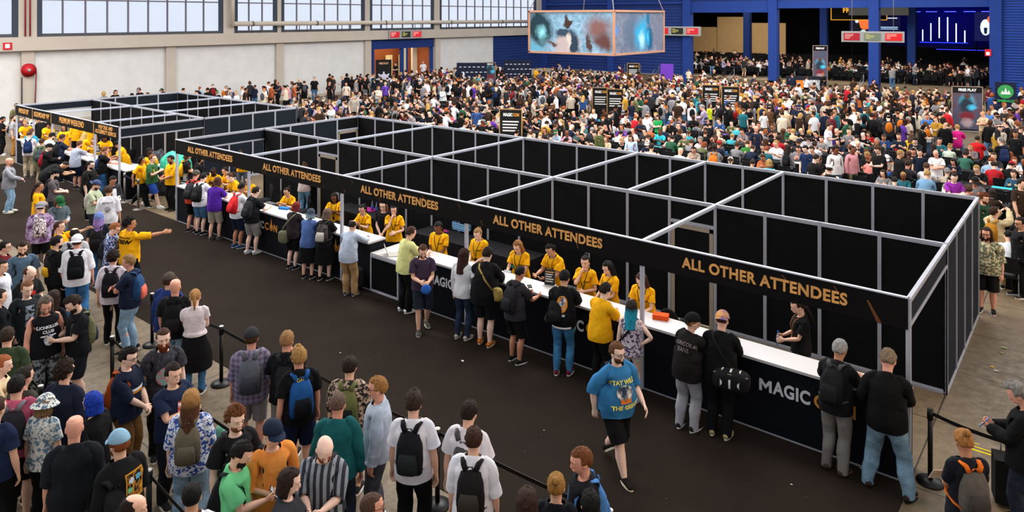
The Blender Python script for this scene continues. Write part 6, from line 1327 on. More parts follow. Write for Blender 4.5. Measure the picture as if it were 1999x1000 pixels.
# ------------------------------------------------------------------ small things on the counters
def thing_box(name, label, cat, c, size, col, rz=0, parts=(), group=None):
    e = empty(name, c, rz, label=label, cat=cat, group=group); a, b, h = size
    MB().box(-a / 2, a / 2, -b / 2, b / 2, 0, h).build('body', mat('cloth', col), e)
    for nm, x0, x1, y0, y1, z0, z1, cc in parts: MB().box(x0, x1, y0, y1, z0, z1).build(nm, mat('cloth', cc, rough=.5), e)
    return e
def chair_meshes():
    s = MB().box(-.23, .23, -.22, .22, .42, .47); b = MB().box(-.22, .22, -.25, -.215, .56, .90); l = MB().tube([(0, 0, 0), (0, 0, .44)], .012, 5, cap=False); u = MB().tube([(0, 0, 0), (0, -.03, .5)], .012, 5, cap=False)
    return s.mesh('seat'), b.mesh('backrest'), l.mesh('leg'), u.mesh('back_support')
CHM = chair_meshes(); BKM = mat('cloth', '141416'); CHR = mat('alu', '8c8c92')
def chair(x, y, rz, label, group, z=0, s=1):
    e = empty('chair', (x, y, z), rz, label=label, cat='chair', group=group); e.scale = (s,) * 3
    link('seat', CHM[0], e, BKM); link('backrest', CHM[1], e, BKM)
    for a in (-.2, .2):
        for b in (-.19, .19): link('leg', CHM[2], e, CHR).location = (a, b, 0)
        link('back_support', CHM[3], e, CHR).location = (a, -.21, .42)
    return e
def office_chair(px, py, label, h=.95, rz=0):
    p = at(px, py, h); e = empty('office_chair', (p.x, p.y, 0), rz, label=label, cat='chair'); m = mat('cloth', '1c1c20')
    V, Fc = ellip((0, -.22, .72), (.23, .035, .24), 16, 10); mb = MB(); mb.add(V, Fc, 0, True); mb.build('backrest', m, e)
    V, Fc = ellip((0, 0, .47), (.25, .24, .045), 16, 8); mb = MB(); mb.add(V, Fc, 0, True); mb.build('seat', m, e); MB().tube([(0, 0, .08), (0, 0, .45)], .03, 8).build('column', m, e)
    for k in range(5): a = k * 1.257; MB().tube([(0, 0, .1), (.28 * math.cos(a), .28 * math.sin(a), .04)], .02, 6).build('leg', m, e)
for px, py, lb, rz in ((534, 372, 'black office chair beside the crew member with dark bun', 2.6), (588, 380, 'black office chair under the person bent over the table', 2.4), (268, 301, 'black office chair behind the side counter', 2.2), (516, 360, 'black office chair near the second fascia pole', 2.8), (1292, 610, 'black chair behind the counter next to the orange pouch', 3.0), (249, 288, 'black office chair deeper inside the smaller stand', 2.2)): office_chair(px, py, lb, rz=rz)
for px, py, lb, c, sz in ((1290, 622, 'orange pouch lying on the counter', 'd8501c', (.26, .16, .08)), (555, 408, 'blue card pouches on the counter before the seated crew member', '2a78c0', (.3, .12, .05)), (1000, 520, 'teal card pack on the counter by the tablet', '3aa0a0', (.12, .1, .04))):
    p = at(px, py, 1.1); thing_box('pouch', lb, 'pouch', p, sz, c, .3)
for px, py, lb, z in ((718, 463, 'black phone lying at the end of the far counter', 1.1), (741, 471, 'black folder lying on the low desk end', .87), (1034, 559, 'brown phone on the counter beside the charcoal tee', 1.1)):
    p = at(px, py, z); thing_box('phone', lb, 'phone', p, (.08, .16, .01), '14100f', .8, [('screen', -.035, .035, -.07, .07, .01, .012, '2a2420')])
p = at(767, 497, .87); e = empty('laptop', p, 2.5, label='grey laptop open on the low desk', cat='laptop'); MB().box(-.16, .16, -.11, .11, 0, .015).build('keyboard_base', mat('alu', 'a8a49c'), e); o = MB().box(-.16, .16, -.005, .005, 0, .22).build('lid', mat('alu', 'b0aca4'), e); o.location = (0, .11, .01); o.rotation_euler = (R(-20), 0, 0)
# counter cards in stands
for px, py, lb in ((1073, 557, 'upright information card in a holder beside the varsity jacket'), (362, 357, 'upright information card on the far counter corner'), (191, 297, 'upright card on the smaller counter near the last pole'), (111, 268, 'upright card on the smaller counter near the second pole')):
    p = at(px, py, 1.1 if px > 300 else 1.05); e = empty('sign_holder', p, R(20), label=lb, cat='sign'); MB().box(-.12, .12, -.06, .06, 0, .01).build('foot', mat('alu', 'b0b0b0'), e)
    MB().box(-.105, .105, -.005, .005, .01, .31).build('card', mat('paint', '2a2a2c'), e)
    for k in range(5): MB().box(-.08, .08 - .02 * (k % 3), -.008, -.005, .25 - .045 * k, .268 - .045 * k).build('print_line', mat('paint', 'd8d4cc' if k else 'e0a25c'), e)
# basket, bottles, cloths on the back tables
p = at(905, 447, .76); e = empty('basket', (p.x, p.y, .76), label='light blue plastic basket with blue lanyards on the black table', cat='basket'); bm_ = mat('cloth', '7ab0d8'); mb = MB()
for k in range(4): mb.box(-.24, .24, -.17, .17, .05 * k, .05 * k + .022) if k == 0 else mb.box(-.25, .25, -.18, -.17, .05 * k, .05 * k + .035).box(-.25, .25, .17, .18, .05 * k, .05 * k + .035).box(-.25, -.24, -.18, .18, .05 * k, .05 * k + .035).box(.24, .25, -.18, .18, .05 * k, .05 * k + .035)
mb.build('basket_body', bm_, e); mb = MB(); r_ = random.Random(2)
for k in range(9): mb.tube([(r_.uniform(-.2, .2), r_.uniform(-.13, .13), .2 + r_.uniform(0, .08)) for _ in range(5)], .018, 6)
tag(mb.build('lanyard_heap', mat('cloth', '1470c8'), e), kind='stuff')
for k, (px, py) in enumerate(((727, 412), (735, 416))):
    p = at(px, py, .76); e = empty('water_bottle', (p.x, p.y, .76), label=('water bottle standing behind the auburn haired helper, farther of two', 'water bottle standing behind the auburn haired helper, nearer of two')[k], cat='bottle')
    V, Fc = loft([(0, 0, 0), (0, 0, .02), (0, 0, .2), (0, 0, .24), (0, 0, .28)], [(.03, .03), (.036, .036), (.036, .036), (.015, .015), (.013, .013)], 12); mb = MB(); mb.add(V, Fc, 0, True); mb.build('bottle_body', mat('glass', 'b8cce8'), e); MB().tube([(0, 0, .28), (0, 0, .31)], .017, 8).build('bottle_cap', mat('cloth', '2a50b0'), e); MB().tube([(0, 0, .1), (0, 0, .17)], .038, 12, cap=False).build('bottle_label', mat('cloth', '3a68b8'), e)
def heap(px, py, z, sz, col, name, label, cat, seed=1, col2=None):
    p = at(px, py, z); r = random.Random(seed); V, Fc = ellip((0, 0, 0), (1, 1, 1), 20, 12); ph = [r.uniform(0, 6) for _ in range(4)]
    V = [(sz[0] * x * (1 + .22 * math.sin(5 * y + ph[0]) * math.sin(6 * z_ + ph[1])), sz[1] * y * (1 + .2 * math.sin(6 * x + ph[2])), sz[2] * max(z_, -.2) * (1 + .10 * math.sin(7 * x + ph[3]) * math.sin(6 * y))) for x, y, z_ in V]
    mb = MB(); mb.add(V, Fc, 0, True); o = mb.build(name, mat('tiedye', col, col2 or col)); o.location = (p.x, p.y, z + sz[2] * .2); return tag(o, label, cat)
heap(719, 409, .76, (.3, .16, .04), 'a01878', 'cloth', 'magenta cloth on the black table behind the counter crew', 'cloth'); heap(868, 451, .76, (.12, .08, .02), '8a1464', 'folded_cloth', 'magenta folded cloth in front of the blue basket', 'cloth', 3)
heap(577, 360, .76, (.22, .16, .12), 'd8c4c4', 'blanket_heap', 'heap of pale cloth on the table by the bent person', 'cloth', 5, '9a7a8a')
heap(330, 376, 0, (.62, .45, 1.05), '1a1a1e', 'bin_bag', 'tall pile of black plastic bags between the stands', 'bag', 8, '3c3e46'); heap(308, 372, 0, (.5, .45, 1.2), '1e1e22', 'bin_bag', 'black bag pile nearest the dark skinned crew member between the stands', 'bag', 18, '4a4c54')
g_ = heap(343, 330, 1.05, (.62, .42, .5), '169a80', 'plastic_bag', 'large green plastic bag on top of the black bags at the big stand', 'bag', 7, '52c8a4')
heap(430, 880, .0, (.16, .1, .3), '4a8a74', 'carrier_bag', 'green translucent carrier bag beside the grey backpack wearer', 'bag', 9, '7ab8a0')
# suitcase beside the light blue shirt
p = at(692, 560); e = empty('suitcase', p, R(8), label='dark grey suitcase standing against the counter', cat='suitcase'); G_ = mat('cloth', '2e2c30')
V, Fc = ellip((0, 0, .24), (1, 1, 1), 24, 16); V = [(.26 * math.copysign(abs(x) ** .35, x), .17 * math.copysign(abs(y) ** .35, y), .25 + .22 * math.copysign(abs(z - .24) ** .35, z - .24)) for x, y, z in V]
mb = MB(); mb.add(V, Fc, 0, True); mb.build('shell', G_, e); MB().box(-.2, .2, -.2, -.17, .08, .34).build('front_pocket', mat('cloth', '3a383c'), e); MB().tube([(-.08, 0, .47), (-.06, 0, .51), (.06, 0, .51), (.08, 0, .47)], .012, 6).build('carry_handle', BKM, e)
for s in (-.2, .2): MB().tube([(s, -.14, .03), (s + .03, -.14, .03)], .03, 8).build('wheel', BKM, e)
p = at(1975, 985); e = empty('trolley_case', p, R(15), label='black trolley case behind the person with the bun', cat='suitcase'); MB().box(-.2, .2, -.14, .14, .05, .6).build('shell', BKM, e); MB().tube([(-.1, .1, .6), (-.1, .1, .85), (.1, .1, .85), (.1, .1, .6)], .01, 6).build('pull_handle', CHR, e)
r_ = random.Random(12)
for i, (px, py, c, s) in enumerate(((903, 706, 'e8e4dc', .05), (664, 690, 'c8c4bc', .025), (1936, 717, 'e8b818', .045), (1945, 725, 'd8d4c8', .06), (1955, 690, '8ca058', .05), (1960, 680, '9ab068', .07), (1988, 556, 'e0c890', .09), (1968, 538, '2a2a2a', .0), (1545, 948, 'd0ccc4', .02), (1680, 916, 'd0ccc4', .02), (1062, 842, 'c8c4bc', .02))):
    if s == 0: continue
    p = at(px, py); V = [(s * math.cos(t * .9) * r_.uniform(.5, 1), s * .6 * math.sin(t * .9) * r_.uniform(.5, 1), .012 + r_.uniform(0, .01)) for t in range(7)]
    o = MB().add(V, [tuple(range(7))]).build('paper_scrap', mat('cloth', c)); o.location = p; tag(o, ['white scrap in the middle of the dark carpet', 'small pale crumb on the carpet above the brown haired queue member', 'yellow scrap on the bare floor past the stand corner', 'white scrap next to the yellow scrap', 'green leaf scrap on the bare floor', 'pale green scrap on the bare floor by the stand', 'cream scrap near the leaf patterned shirt', '', 'tiny white crumb on the carpet below the logo', 'tiny white crumb on the carpet under the faded jeans', 'tiny white crumb left of the walking person'.replace('left of', 'beside')][i], 'scrap')
st('floor_marking', MB().box(-.18, .18, -.02, .02, .001, .003).box(-.1, .22, .08, .11, .001, .003).box(-.2, .0, .18, .2, .001, .003), mat('cloth', 'c8b018')).location = at(1908, 880)

# ------------------------------------------------------------------ banners and boards
def board(px, py, ztop, w, rz, label, kind='sign', h=None, z0=0, cat='sign', grp=None):
    p = at(px, py, ztop); e = empty('banner_stand' if kind == 'art' else 'notice_board', (p.x, p.y, z0), rz, label=label, cat=cat, group=grp); H = ztop - z0; hh = h or H
    GD = mat('paint', 'b08a58'); MB().box(-w / 2, w / 2, -.02, .02, H - hh, H).build('board', mat('paint', '141c34' if kind == 'wall' else '0e0d0e'), e)
    MB().box(-w / 2, w / 2, -.3, .3, 0, .03).build('foot_plate', mat('alu', '8a8a88'), e)
    if kind == 'sign':
        MB().box(-w / 2, w / 2, -.03, .03, H - .04, H).build('frame_top', GD, e)
        for s in (-1, 1): MB().box(s * w / 2 - .02, s * w / 2 + .02, -.03, .03, H - hh, H).build('frame_side', GD, e)
        lettering('MAGIC', .2, mat('paint', 'e0e0e0'), e, (-.12 * w, -.03, H - .28), bold=.05, width=.42 * w); lettering('CON', .2, mat('paint', 'e09a40'), e, (.25 * w, -.03, H - .28), bold=.03, width=.26 * w)
        for k in range(4): MB().box(-w * .36, w * (.36 - .04 * (k % 3)), -.03, -.02, H - .62 - .14 * k, H - .56 - .14 * k).build('text_line', mat('paint', 'd8d8d8'), e)
    elif kind == 'art':
        MB().box(-w / 2 + .03, w / 2 - .03, -.026, -.02, H - hh + .1, H - hh * .15).build('printed_art', mat('art', 'banner'), e)
        MB().box(-w / 2, w / 2, -.03, .03, H - .04, H).build('frame_top', mat('paint', 'a08878'), e)
        for s in (-1, 1): MB().box(s * w / 2 - .02, s * w / 2 + .02, -.03, .03, H - hh, H).build('frame_side', mat('paint', 'a08878'), e)
        lettering('FREE PLAY', .2, mat('paint', 'e8e8e8'), e, (0, -.03, H - hh * .085), bold=.05, width=w * .6)
    elif kind == 'flower':
        for k in range(9):
            a_ = math.pi * (k / 8); V, Fc = ellip((0, 0, .3), (.09, .012, .3), 10, 6); mb = MB(); mb.add(V, Fc, 0, True); q = mb.build('painted_petal', mat('paint', 'b8b8cc'), e); q.location = (0, -.03, H - hh * .62); q.rotation_euler = (0, math.pi / 2 - a_, 0); q.scale = (1, 1, 1 - .35 * abs(math.cos(a_)) * 0 - .3 * (k % 2))
        lettering('FREE PLAY', .2, mat('paint', 'd0a080'), e, (0, -.03, H - hh * .12), bold=.03, width=w * .6)
    elif kind == 'wall':
        for i in range(6):
            for j in range(4): MB().box(-w * .42 + w * .15 * i + (j % 2) * .2, -w * .42 + w * .15 * i + .22 + (j % 2) * .2, -.03, -.02, H - .4 - .45 * j, H - .33 - .45 * j).build('logo_mark', mat('paint', 'c8c8d0'), e)
    return e
RZ = R(28)
for px, py, w_, zt, lb in ((997, 212, 1.05, 2.0, 'black notice board nearest the stand among the seated players'), (1172, 170, .95, 2.0, 'black notice board in the crowd, farther one of the adjoining pair'), (1201, 173, .95, 2.0, 'black notice board in the crowd, nearer one of the adjoining pair'), (1388, 165, 1.05, 2.0, 'black notice board before the far hall opening, beside the blue pillar'), (1426, 168, 1.05, 2.0, 'black notice board before the far hall opening, nearer the yellow tee'), (1236, 123, 1.05, 2.1, 'black notice board against the blue end wall')):
    board(px, py, zt, w_, RZ, lb)
board(1888, 168, 2.45, 1.45, R(20), 'tall printed banner standing in the crowd below the blue pillar', 'art', cat='banner'); board(1601, 88, 3.8, 1.15, R(20), 'tall printed banner on the raised hall floor', 'art', z0=PZ, cat='banner'); board(957, 121, 2.15, .95, R(50), 'tall printed banner beside the navy press wall', 'art', cat='banner'); board(749, 116, 3.0, 1.2, R(60), 'tall dark banner with a pale blossom inside the lobby doorway', 'flower', z0=.6, cat='banner')
for px, py, w_, lb in ((921, 122, 2.6, 'navy press wall with small white marks beside the doorway'), (1010, 117, 2.6, 'navy press wall with small white marks at the blue shutter')):
    e = board(px, py, 2.3, w_, R(42), lb, 'wall', cat='banner')
p = at(1302, 124, 2.6); e = empty('banner_stand', (p.x, p.y, 0), R(25), label='purple roll-up banner against the blue end wall', cat='banner'); MB().box(-.5, .5, 0, .02, .5, 2.6).build('banner_sheet', mat('paint', '6a3ab0'), e); MB().box(-.5, .5, -.1, .1, 0, .5).build('foot_box', CHR, e)
p = at(1574, 148, 1.55); e = empty('printed_board', (p.x, p.y, 0), R(25), label='wide dark board with orange and white print in front of the raised hall', cat='sign'); MB().box(-1.5, 1.5, 0, .05, .2, 1.55).build('board', mat('paint', '181c28'), e); MB().box(-1.3, -.2, -.02, 0, .5, 1.2).build('orange_print', mat('paint', 'd87a28'), e); MB().box(-.1, 1.3, -.02, 0, .4, 1.25).build('white_print', mat('floral', 'd8d8dc', '3a4050'), e)
p = at(1963, 160, 2.5); e = empty('banner_stand', (p.x, p.y, 0), R(15), label='navy banner with green round emblem by the blue wall', cat='banner'); MB().box(-.52, .52, 0, .03, .1, 2.5).build('banner_sheet', mat('paint', '141c34'), e)
V, Fc = ellip((0, 0, 0), (.4, .01, .4), 24, 10); mb = MB(); mb.add(V, Fc, 0, True); mb.build('green_emblem', mat('paint', '3a9a50'), e).location = (0, -.005, 1.95); MB().add([(-.25, -.02, 1.8), (.25, -.02, 1.8), (.16, -.02, 2.05), (.08, -.02, 1.9), (0, -.02, 2.2), (-.08, -.02, 1.9), (-.16, -.02, 2.02)], [(0, 1, 2, 3, 4, 5, 6)]).build('white_skyline', mat('paint', 'e0e8e0'), e)
lettering('EMERALD', .18, mat('paint', '3aa858'), e, (0, -.02, 1.42), bold=.04, width=.85)
tag(MB().box(17.5, 21.5, YF - 2.2, YF - 1.2, 0, 1.6).build('blue_block', BLUEP), 'blue painted block at the foot of the blue wall', 'block')
e = empty('fire_sign', (15.3, YF - .4, 3.6), label='small red and white fire equipment sign on the last blue pillar', cat='sign'); MB().box(0, .4, -.02, 0, -.25, .25).build('sign_plate', mat('paint', 'd0202c'), e); MB().box(.08, .3, -.03, -.02, -.18, .05).build('pictogram', mat('paint', 'e8e8e8'), e)
for x, y in ((4.2, 69.5), (14.0, 73)): 
    e = empty('exit_sign', (x, y, 5.2), label='small green exit light in the dark hall' + (' near the gold banner' if x > 5 else ' near the plywood boards'), cat='sign'); MB().box(0, .5, 0, .05, 0, .3).build('exit_light', mat('glow', '40e080', e=2), e); MB().tube([(.25, .03, .3), (.25, .03, 4.4)], .02, 5).build('hanging_rod', BKP, e)

# ------------------------------------------------------------------ the crowd: a library of posed figures, each copied with its own clothes
LIB = {}; PITCH = {'stand': 14, 'cross': 16, 'pocket': 18, 'hold': 24, 'step': 12}
def lib(kind, fem, fat):
    key = (kind, fem, fat)
    if key in LIB: return LIB[key]
    r = random.Random(len(LIB) * 7 + 3); out = []
    for v in range(2):
        ps = pose(kind, r, **({'head': (r.uniform(-25, 25), PITCH[kind] + r.uniform(-6, 14), 0)} if kind in PITCH else {})); M = ps.mats(); T_ = REST['lo']; d = {}; t = {}
        for g in ('body', 'tshirt', 'longsleeve', 'jeans', 'shorts'):
            V = warp(T_[g].V, fat, fem)
            N = vnorm(V, T_[g].F); z = T_[g].V[:, 2]; V = V + (N * .006 if g != 'body' else -N * (.014 * sm(z, .60, .66) * (1 - sm(z, 1.38, 1.44)) * (np.abs(T_[g].V[:, 0]) < .24))[:, None])
            d[g] = (skin(V, T_[g].W, M), T_[g].F)
            q = REST['tiny'][g]; V = warp(q.V, fat, fem)
            N = vnorm(V, q.F); z = q.V[:, 2]; V = V + (N * .008 if g != 'body' else -N * (.016 * sm(z, .60, .66) * (1 - sm(z, 1.38, 1.44)) * (np.abs(q.V[:, 0]) < .24))[:, None])
            t[g] = (skin(V, q.W, M), q.F)
        ht = ps.phd + ps.Rh @ np.array([0, -.008, 1.752 - HD[2]]); out.append((ps, d, ht, {}, t))
    LIB[key] = out; return out
SKN = ['fair'] * 6 + ['pale'] * 4 + ['ruddy'] * 3 + ['olive', 'tan', 'tan', 'brown', 'dark']
TOPC = [('black', '121214')] * 22 + [('charcoal', '2a2a2f')] * 6 + [('white', 'dcdce0')] * 8 + [('grey', '7c7a7e')] * 6 + [('navy', '1a2236')] * 7 + [('dark brown', '33241c')] * 3 + [('stone', 'a89c8c')] * 3 + [('pale blue', '8aa4bc'), ('pale grey', 'a8a8ae'), ('teal', '1f5f6a'), ('dark green', '24503a'), ('olive', '5c6040'), ('maroon', '5c1c28'), ('red', 'b0202a'), ('purple', '54308a'), ('pink', 'c88a98'), ('beige', 'c4ac8c'), ('brown', '5a3c28'), ('rust', 'a85a34'), ('royal blue', '24487e'), ('lavender', '9c90b4'), ('cream', 'd0c4b0'), ('mustard', 'a8802c'), ('turquoise', '3a98a4')]
HRC = [('dark brown', '2a1b13')] * 5 + [('brown', '4f3320')] * 5 + [('black', '110e0d')] * 3 + [('blond', 'b08a50')] * 2 + [('ginger', '8f4a24')] + [('grey', '8c8884')]
HST = {0: ['short'] * 5 + ['quiff', 'buzz', 'curly', 'thin', 'bob', 'bald'], 1: ['long', 'long', 'bob', 'ponytail', 'bun', 'tail']}
HSN = {'short': 'short', 'quiff': 'swept', 'buzz': 'cropped', 'curly': 'curly', 'thin': 'receding', 'bob': 'chin-length', 'bald': '', 'long': 'long', 'ponytail': 'ponytailed', 'bun': 'tied-up', 'tail': 'braided', 'afro': 'afro'}
BTC = [('black', '121214')] * 4 + [('navy', '1c2436')] * 2 + [('blue', '3c6288'), ('grey', '66666a'), ('khaki', '8a7a5c'), ('denim', '55789c')]
PKC = [('black', '18181a')] * 6 + [('grey', '4c4e54')] * 2 + [('navy', '1e2c50'), ('olive', '5c5c3c'), ('red', '8c1c24'), ('orange', 'c46c20'), ('brown', '5c4430')]
HTC = [('black', '121214'), ('grey', '77777c'), ('red', 'b01c24'), ('white', 'd8d8d8'), ('navy', '1c2844'), ('green', '1e5434')]
rc = random.Random(101)
def draw_spec(seat, force=None):
    fem = 1 if rc.random() < .24 else 0; fat = rc.choice((0, 0, 0, .3, .3, .7)) if not fem else rc.choice((0, .3))
    kind = rc.choice(('sit', 'sit2')) if seat else rc.choice(('stand', 'phone', 'phone1', 'cross', 'pocket', 'hold', 'stand', 'step'))
    s = dict(fem=fem, fat=fat, kind=kind, skin=rc.choice(SKN), top=rc.choice(TOPC), hc=rc.choice(HRC), hs=rc.choice(HST[fem] + (HST[0][:5] if not fem else [])), bt=rc.choice(BTC), sl=rc.choice(('tshirt', 'tshirt', 'tshirt', 'longsleeve')), bg='shorts' if rc.random() < .25 else 'jeans', v=rc.randrange(2),
             pk=rc.choice(PKC) if rc.random() < (.06 if seat else .40) else None, hat=rc.choice(HTC) if rc.random() < .13 else None, h=rc.uniform(1.6, 1.72) if fem else rc.uniform(1.7, 1.88), a=None)
    if force: s.update(force)
    return s
_pose0 = pose
def pose(kind, r, **k):
    if kind == 'sit2': return _pose0('sit', r, lean=26, head=(r.uniform(-25, 25), 30, 0), hands=((.05, .40, .82), (.08, .36, .84)), **k)
    return _pose0(kind, r, **k)
# who stands and sits where: (x, y, z, heading, seated, spec)
WHO = []
def seen(x, y, z):
    px, py, d = proj((x, y, z))
    if d < 3 or not (-25 < px < 2030 and 20 < py < 1040): return False
    for (x0, x1, yw) in ((0, 20, 7), (-14, -4, 7)):
        if y > yw:
            t = (yw - CAM.y) / (y - CAM.y); xx = CAM.x + (x - CAM.x) * t; zz = CAM.z + (z - CAM.z) * t
            if x0 < xx < x1 and zz < 2.5: return False
    return True
TABLES = []; SEATS = []
for row_i, ty in enumerate((9.6, 12.1, 14.6, 17.1, 19.6, 22.1)):
    x = -17.0 + (row_i % 2) * .4
    while x < 46:
        if seen(x + .9, ty, 1.25) or seen(x, ty, 1.25):
            TABLES.append((x + .9, ty, row_i))
            for k in range(3):
                for s in (-1, 1):
                    sx, sy = x + .33 + .58 * k + rc.uniform(-.05, .05), ty + s * .70
                    if not seen(sx, sy, 1.3): continue
                    SEATS.append((sx, sy, 0 if s < 0 else math.pi, row_i))
                    if rc.random() < .80: WHO.append((sx, sy, 0, (0 if s < 0 else math.pi) + rc.uniform(-.15, .15), 1, draw_spec(True), row_i))
        x += 1.95
ROWN = ('first', 'second', 'third', 'fourth', 'fifth', 'sixth')
for row_i, ty in enumerate((8.25, 10.85, 13.35, 15.85, 18.35, 20.85, 23.4)):   # a few people walking between the rows
    x = -14
    while x < 44:
        x += rc.uniform(2.2, 6.5)
        if seen(x, ty, 1.6) and row_i: WHO.append((x, ty + rc.uniform(-.1, .1), 0, rc.uniform(0, 6.3), 0, draw_spec(False), 10 + row_i))
y = 24.6; k = 0
while y < 41.8:                                                              # the dense queue behind the tables
    x = -24.3 + (k % 2) * .5
    while x < 50:
        x += .86 * rc.uniform(.82, 1.2); xx, yy = x, y + rc.uniform(-.28, .28)
        if y > 40.2 and rc.random() < .35: continue
        if rc.random() < .04: continue
        if seen(xx, yy, 1.6): WHO.append((xx, yy, 0, rc.gauss(math.atan2(CAM.x - xx, yy - CAM.y), .8) if rc.random() < .6 else rc.uniform(0, 6.3), 0, draw_spec(False), 20))
    y += .9; k += 1
for i in range(70):                                                          # along the white wall
    xx, yy = rc.uniform(-24.5, -19), rc.uniform(7, 24)
    if seen(xx, yy, 1.6) and all((xx - q[0]) ** 2 + (yy - q[1]) ** 2 > .45 for q in WHO): WHO.append((xx, yy, 0, rc.uniform(0, 6.3), 0, draw_spec(False), 21))
# raised hall: tables in rows, players, passers-by
FT = []
for ty in [57.5 + 2.6 * i for i in range(12)]:
    for i in range(30):
        x = -30 + i * 2.9
        px, py, d = proj((x, ty, PZ + 1))
        if not (1335 < px < 1960): continue
        FT.append((x, ty))
        for k in range(4):
            for s in (-1, 1):
                if rc.random() < max(.03, .62 - (ty - 57) * .045): WHO.append((x - .9 + .6 * k, ty + s * .7, PZ, 0 if s < 0 else math.pi, 1, draw_spec(True), 30))
for px, py in ((1525, 152), (1577, 153), (1608, 148), (1640, 146), (1658, 148), (1742, 172), (1786, 166), (1890, 170), (1908, 172), (1452, 150), (1390, 146), (1412, 148), (1675, 118), (1473, 105)):
    p = at(px, py, PZ); WHO.append((p.x, p.y, PZ, rc.uniform(0, 6.3), 0, draw_spec(False), 31))
# figures that stand out by colour in the photograph (crown pixel, clothes)
SPEC = [(1948, 181, 0, 'mustard', 'e8a81a', 'blond'), (1046, 131, 0, 'mustard', 'e8a81a', 'brown'), (1035, 133, 0, 'mustard', 'e8a81a', 'blond'), (1385, 197, 0, 'lime', 'c8d828', 'brown'), (1285, 218, 0, 'green', '1e9a50', 'dark brown'), (1868, 250, 1, 'magenta', 'c01c78', 'blond'), (1698, 252, 1, 'red', 'a81824', 'brown'), (1777, 262, 1, 'golden yellow', 'e0a41c', 'brown'), (1907, 270, 1, 'red', 'b8181e', 'dark brown'), (1663, 287, 0, 'pink', 'd09098', 'dark brown'), (1630, 290, 0, 'white', 'd8d8d8', 'dark brown'), (1575, 285, 0, 'navy', '16284c', 'black'), (1623, 262, 1, 'purple', '4c2a84', 'blond'), (1940, 322, 1, 'red', 'a81c24', 'dark brown'), (1884, 296, 1, 'teal green', '3a6a5a', 'dark brown'), (1852, 283, 1, 'pale green', 'b4c0b0', 'blond'), (1828, 292, 0, 'white', 'e0e0e0', 'black'), (1796, 287, 0, 'dark navy', '141c2c', 'black'), (1716, 290, 0, 'black', '121214', 'brown'), (1700, 308, 1, 'salmon pink', 'c87a70', 'ginger'), (1862, 340, 0, 'purple', '8a2a9a', 'dark brown'), (1806, 342, 1, 'pale blue', '6a90b0', 'blond'), (1743, 348, 1, 'maroon', '501c2c', 'black'), (1456, 280, 1, 'green', '2c6a2c', 'brown'), (1290, 253, 1, 'turquoise', '28a8b8', 'brown'), (1308, 262, 1, 'pale grey', '9a9a9c', 'dark brown'), (1369, 270, 1, 'white', 'c8c8cc', 'grey'), (1402, 272, 1, 'slate', '4a5460', 'ginger'), (1391, 298, 1, 'white', 'd4d0c8', 'ginger'), (1130, 253, 1, 'slate green', '3c5458', 'dark brown'), (1232, 258, 0, 'pale blue', 'a8c0dc', 'brown'), (1170, 252, 0, 'olive', '48502c', 'brown'), (1864, 305, 1, 'navy', '1a2438', 'black'), (1960, 288, 1, 'white', 'd8d4d0', 'black'), (1980, 330, 1, 'floral blue', '2c5068', 'brown'), (930, 211, 0, 'royal blue', '2c4a7c', 'brown'), (883, 217, 1, 'salmon pink', 'c8606c', 'brown'), (752, 160, 0, 'purple', '5a3aa0', 'blond'), (738, 164, 0, 'cream', 'd4c8b8', 'blond'), (864, 168, 0, 'white', 'c8d0d4', 'grey'), (613, 235, 0, 'dark green', '22382c', 'ginger'), (649, 208, 1, 'white', 'd8d8d8', 'brown'), (690, 188, 0, 'grey', '9c9488', 'blond'), (676, 160, 0, 'cream', 'd8c8b8', 'dark brown'), (1810, 222, 0, 'blue', '3c6eb0', 'brown'), (1960, 219, 0, 'royal blue', '1e4486', 'black'), (1930, 214, 0, 'blue', '4a78b8', 'brown'), (773, 122, 0, 'black', '121214', 'black'), (826, 120, 0, 'white', 'd8d8e0', 'grey')]
for px, py, seat, cn, ch, hn in SPEC:
    z0 = .6 if (px, py) in ((773, 122), (826, 120)) else 0
    zz = 1.28 if seat else 1.76; p = at(px, py, z0 + zz)
    sp = draw_spec(bool(seat), dict(top=(cn, ch), hc=(hn, dict(HRC)[hn]), hat=None)); sp['hs'] = sp['hs'] if sp['hs'] != 'bald' else 'short'
    if cn == 'mustard': sp['bt'] = ('black', '121214')
    WHO[:] = [q for q in WHO if (q[0] - p.x) ** 2 + (q[1] - p.y) ** 2 > .5 * .5 and not (abs(proj((q[0], q[1], q[2] + (1.28 if q[4] else 1.7)))[0] - px) < 9 and 0 < proj((q[0], q[1], q[2] + 1.5))[1] - py < 22 and q[2] == z0)]
    v = CAM - p; hd = math.atan2(-v.x, v.y) + rc.uniform(-1, 1); WHO.append((p.x, p.y, z0, hd if not seat else (0 if rc.random() < .5 else math.pi), seat, sp, 40))
for i in range(60):                                                          # stragglers before the raised hall
    xx, yy = rc.uniform(-20, 22), rc.uniform(41.5, 50)
    if seen(xx, yy, 1.6) and rc.random() < .6: WHO.append((xx, yy, 0, rc.uniform(0, 6.3), 0, draw_spec(False), 22))
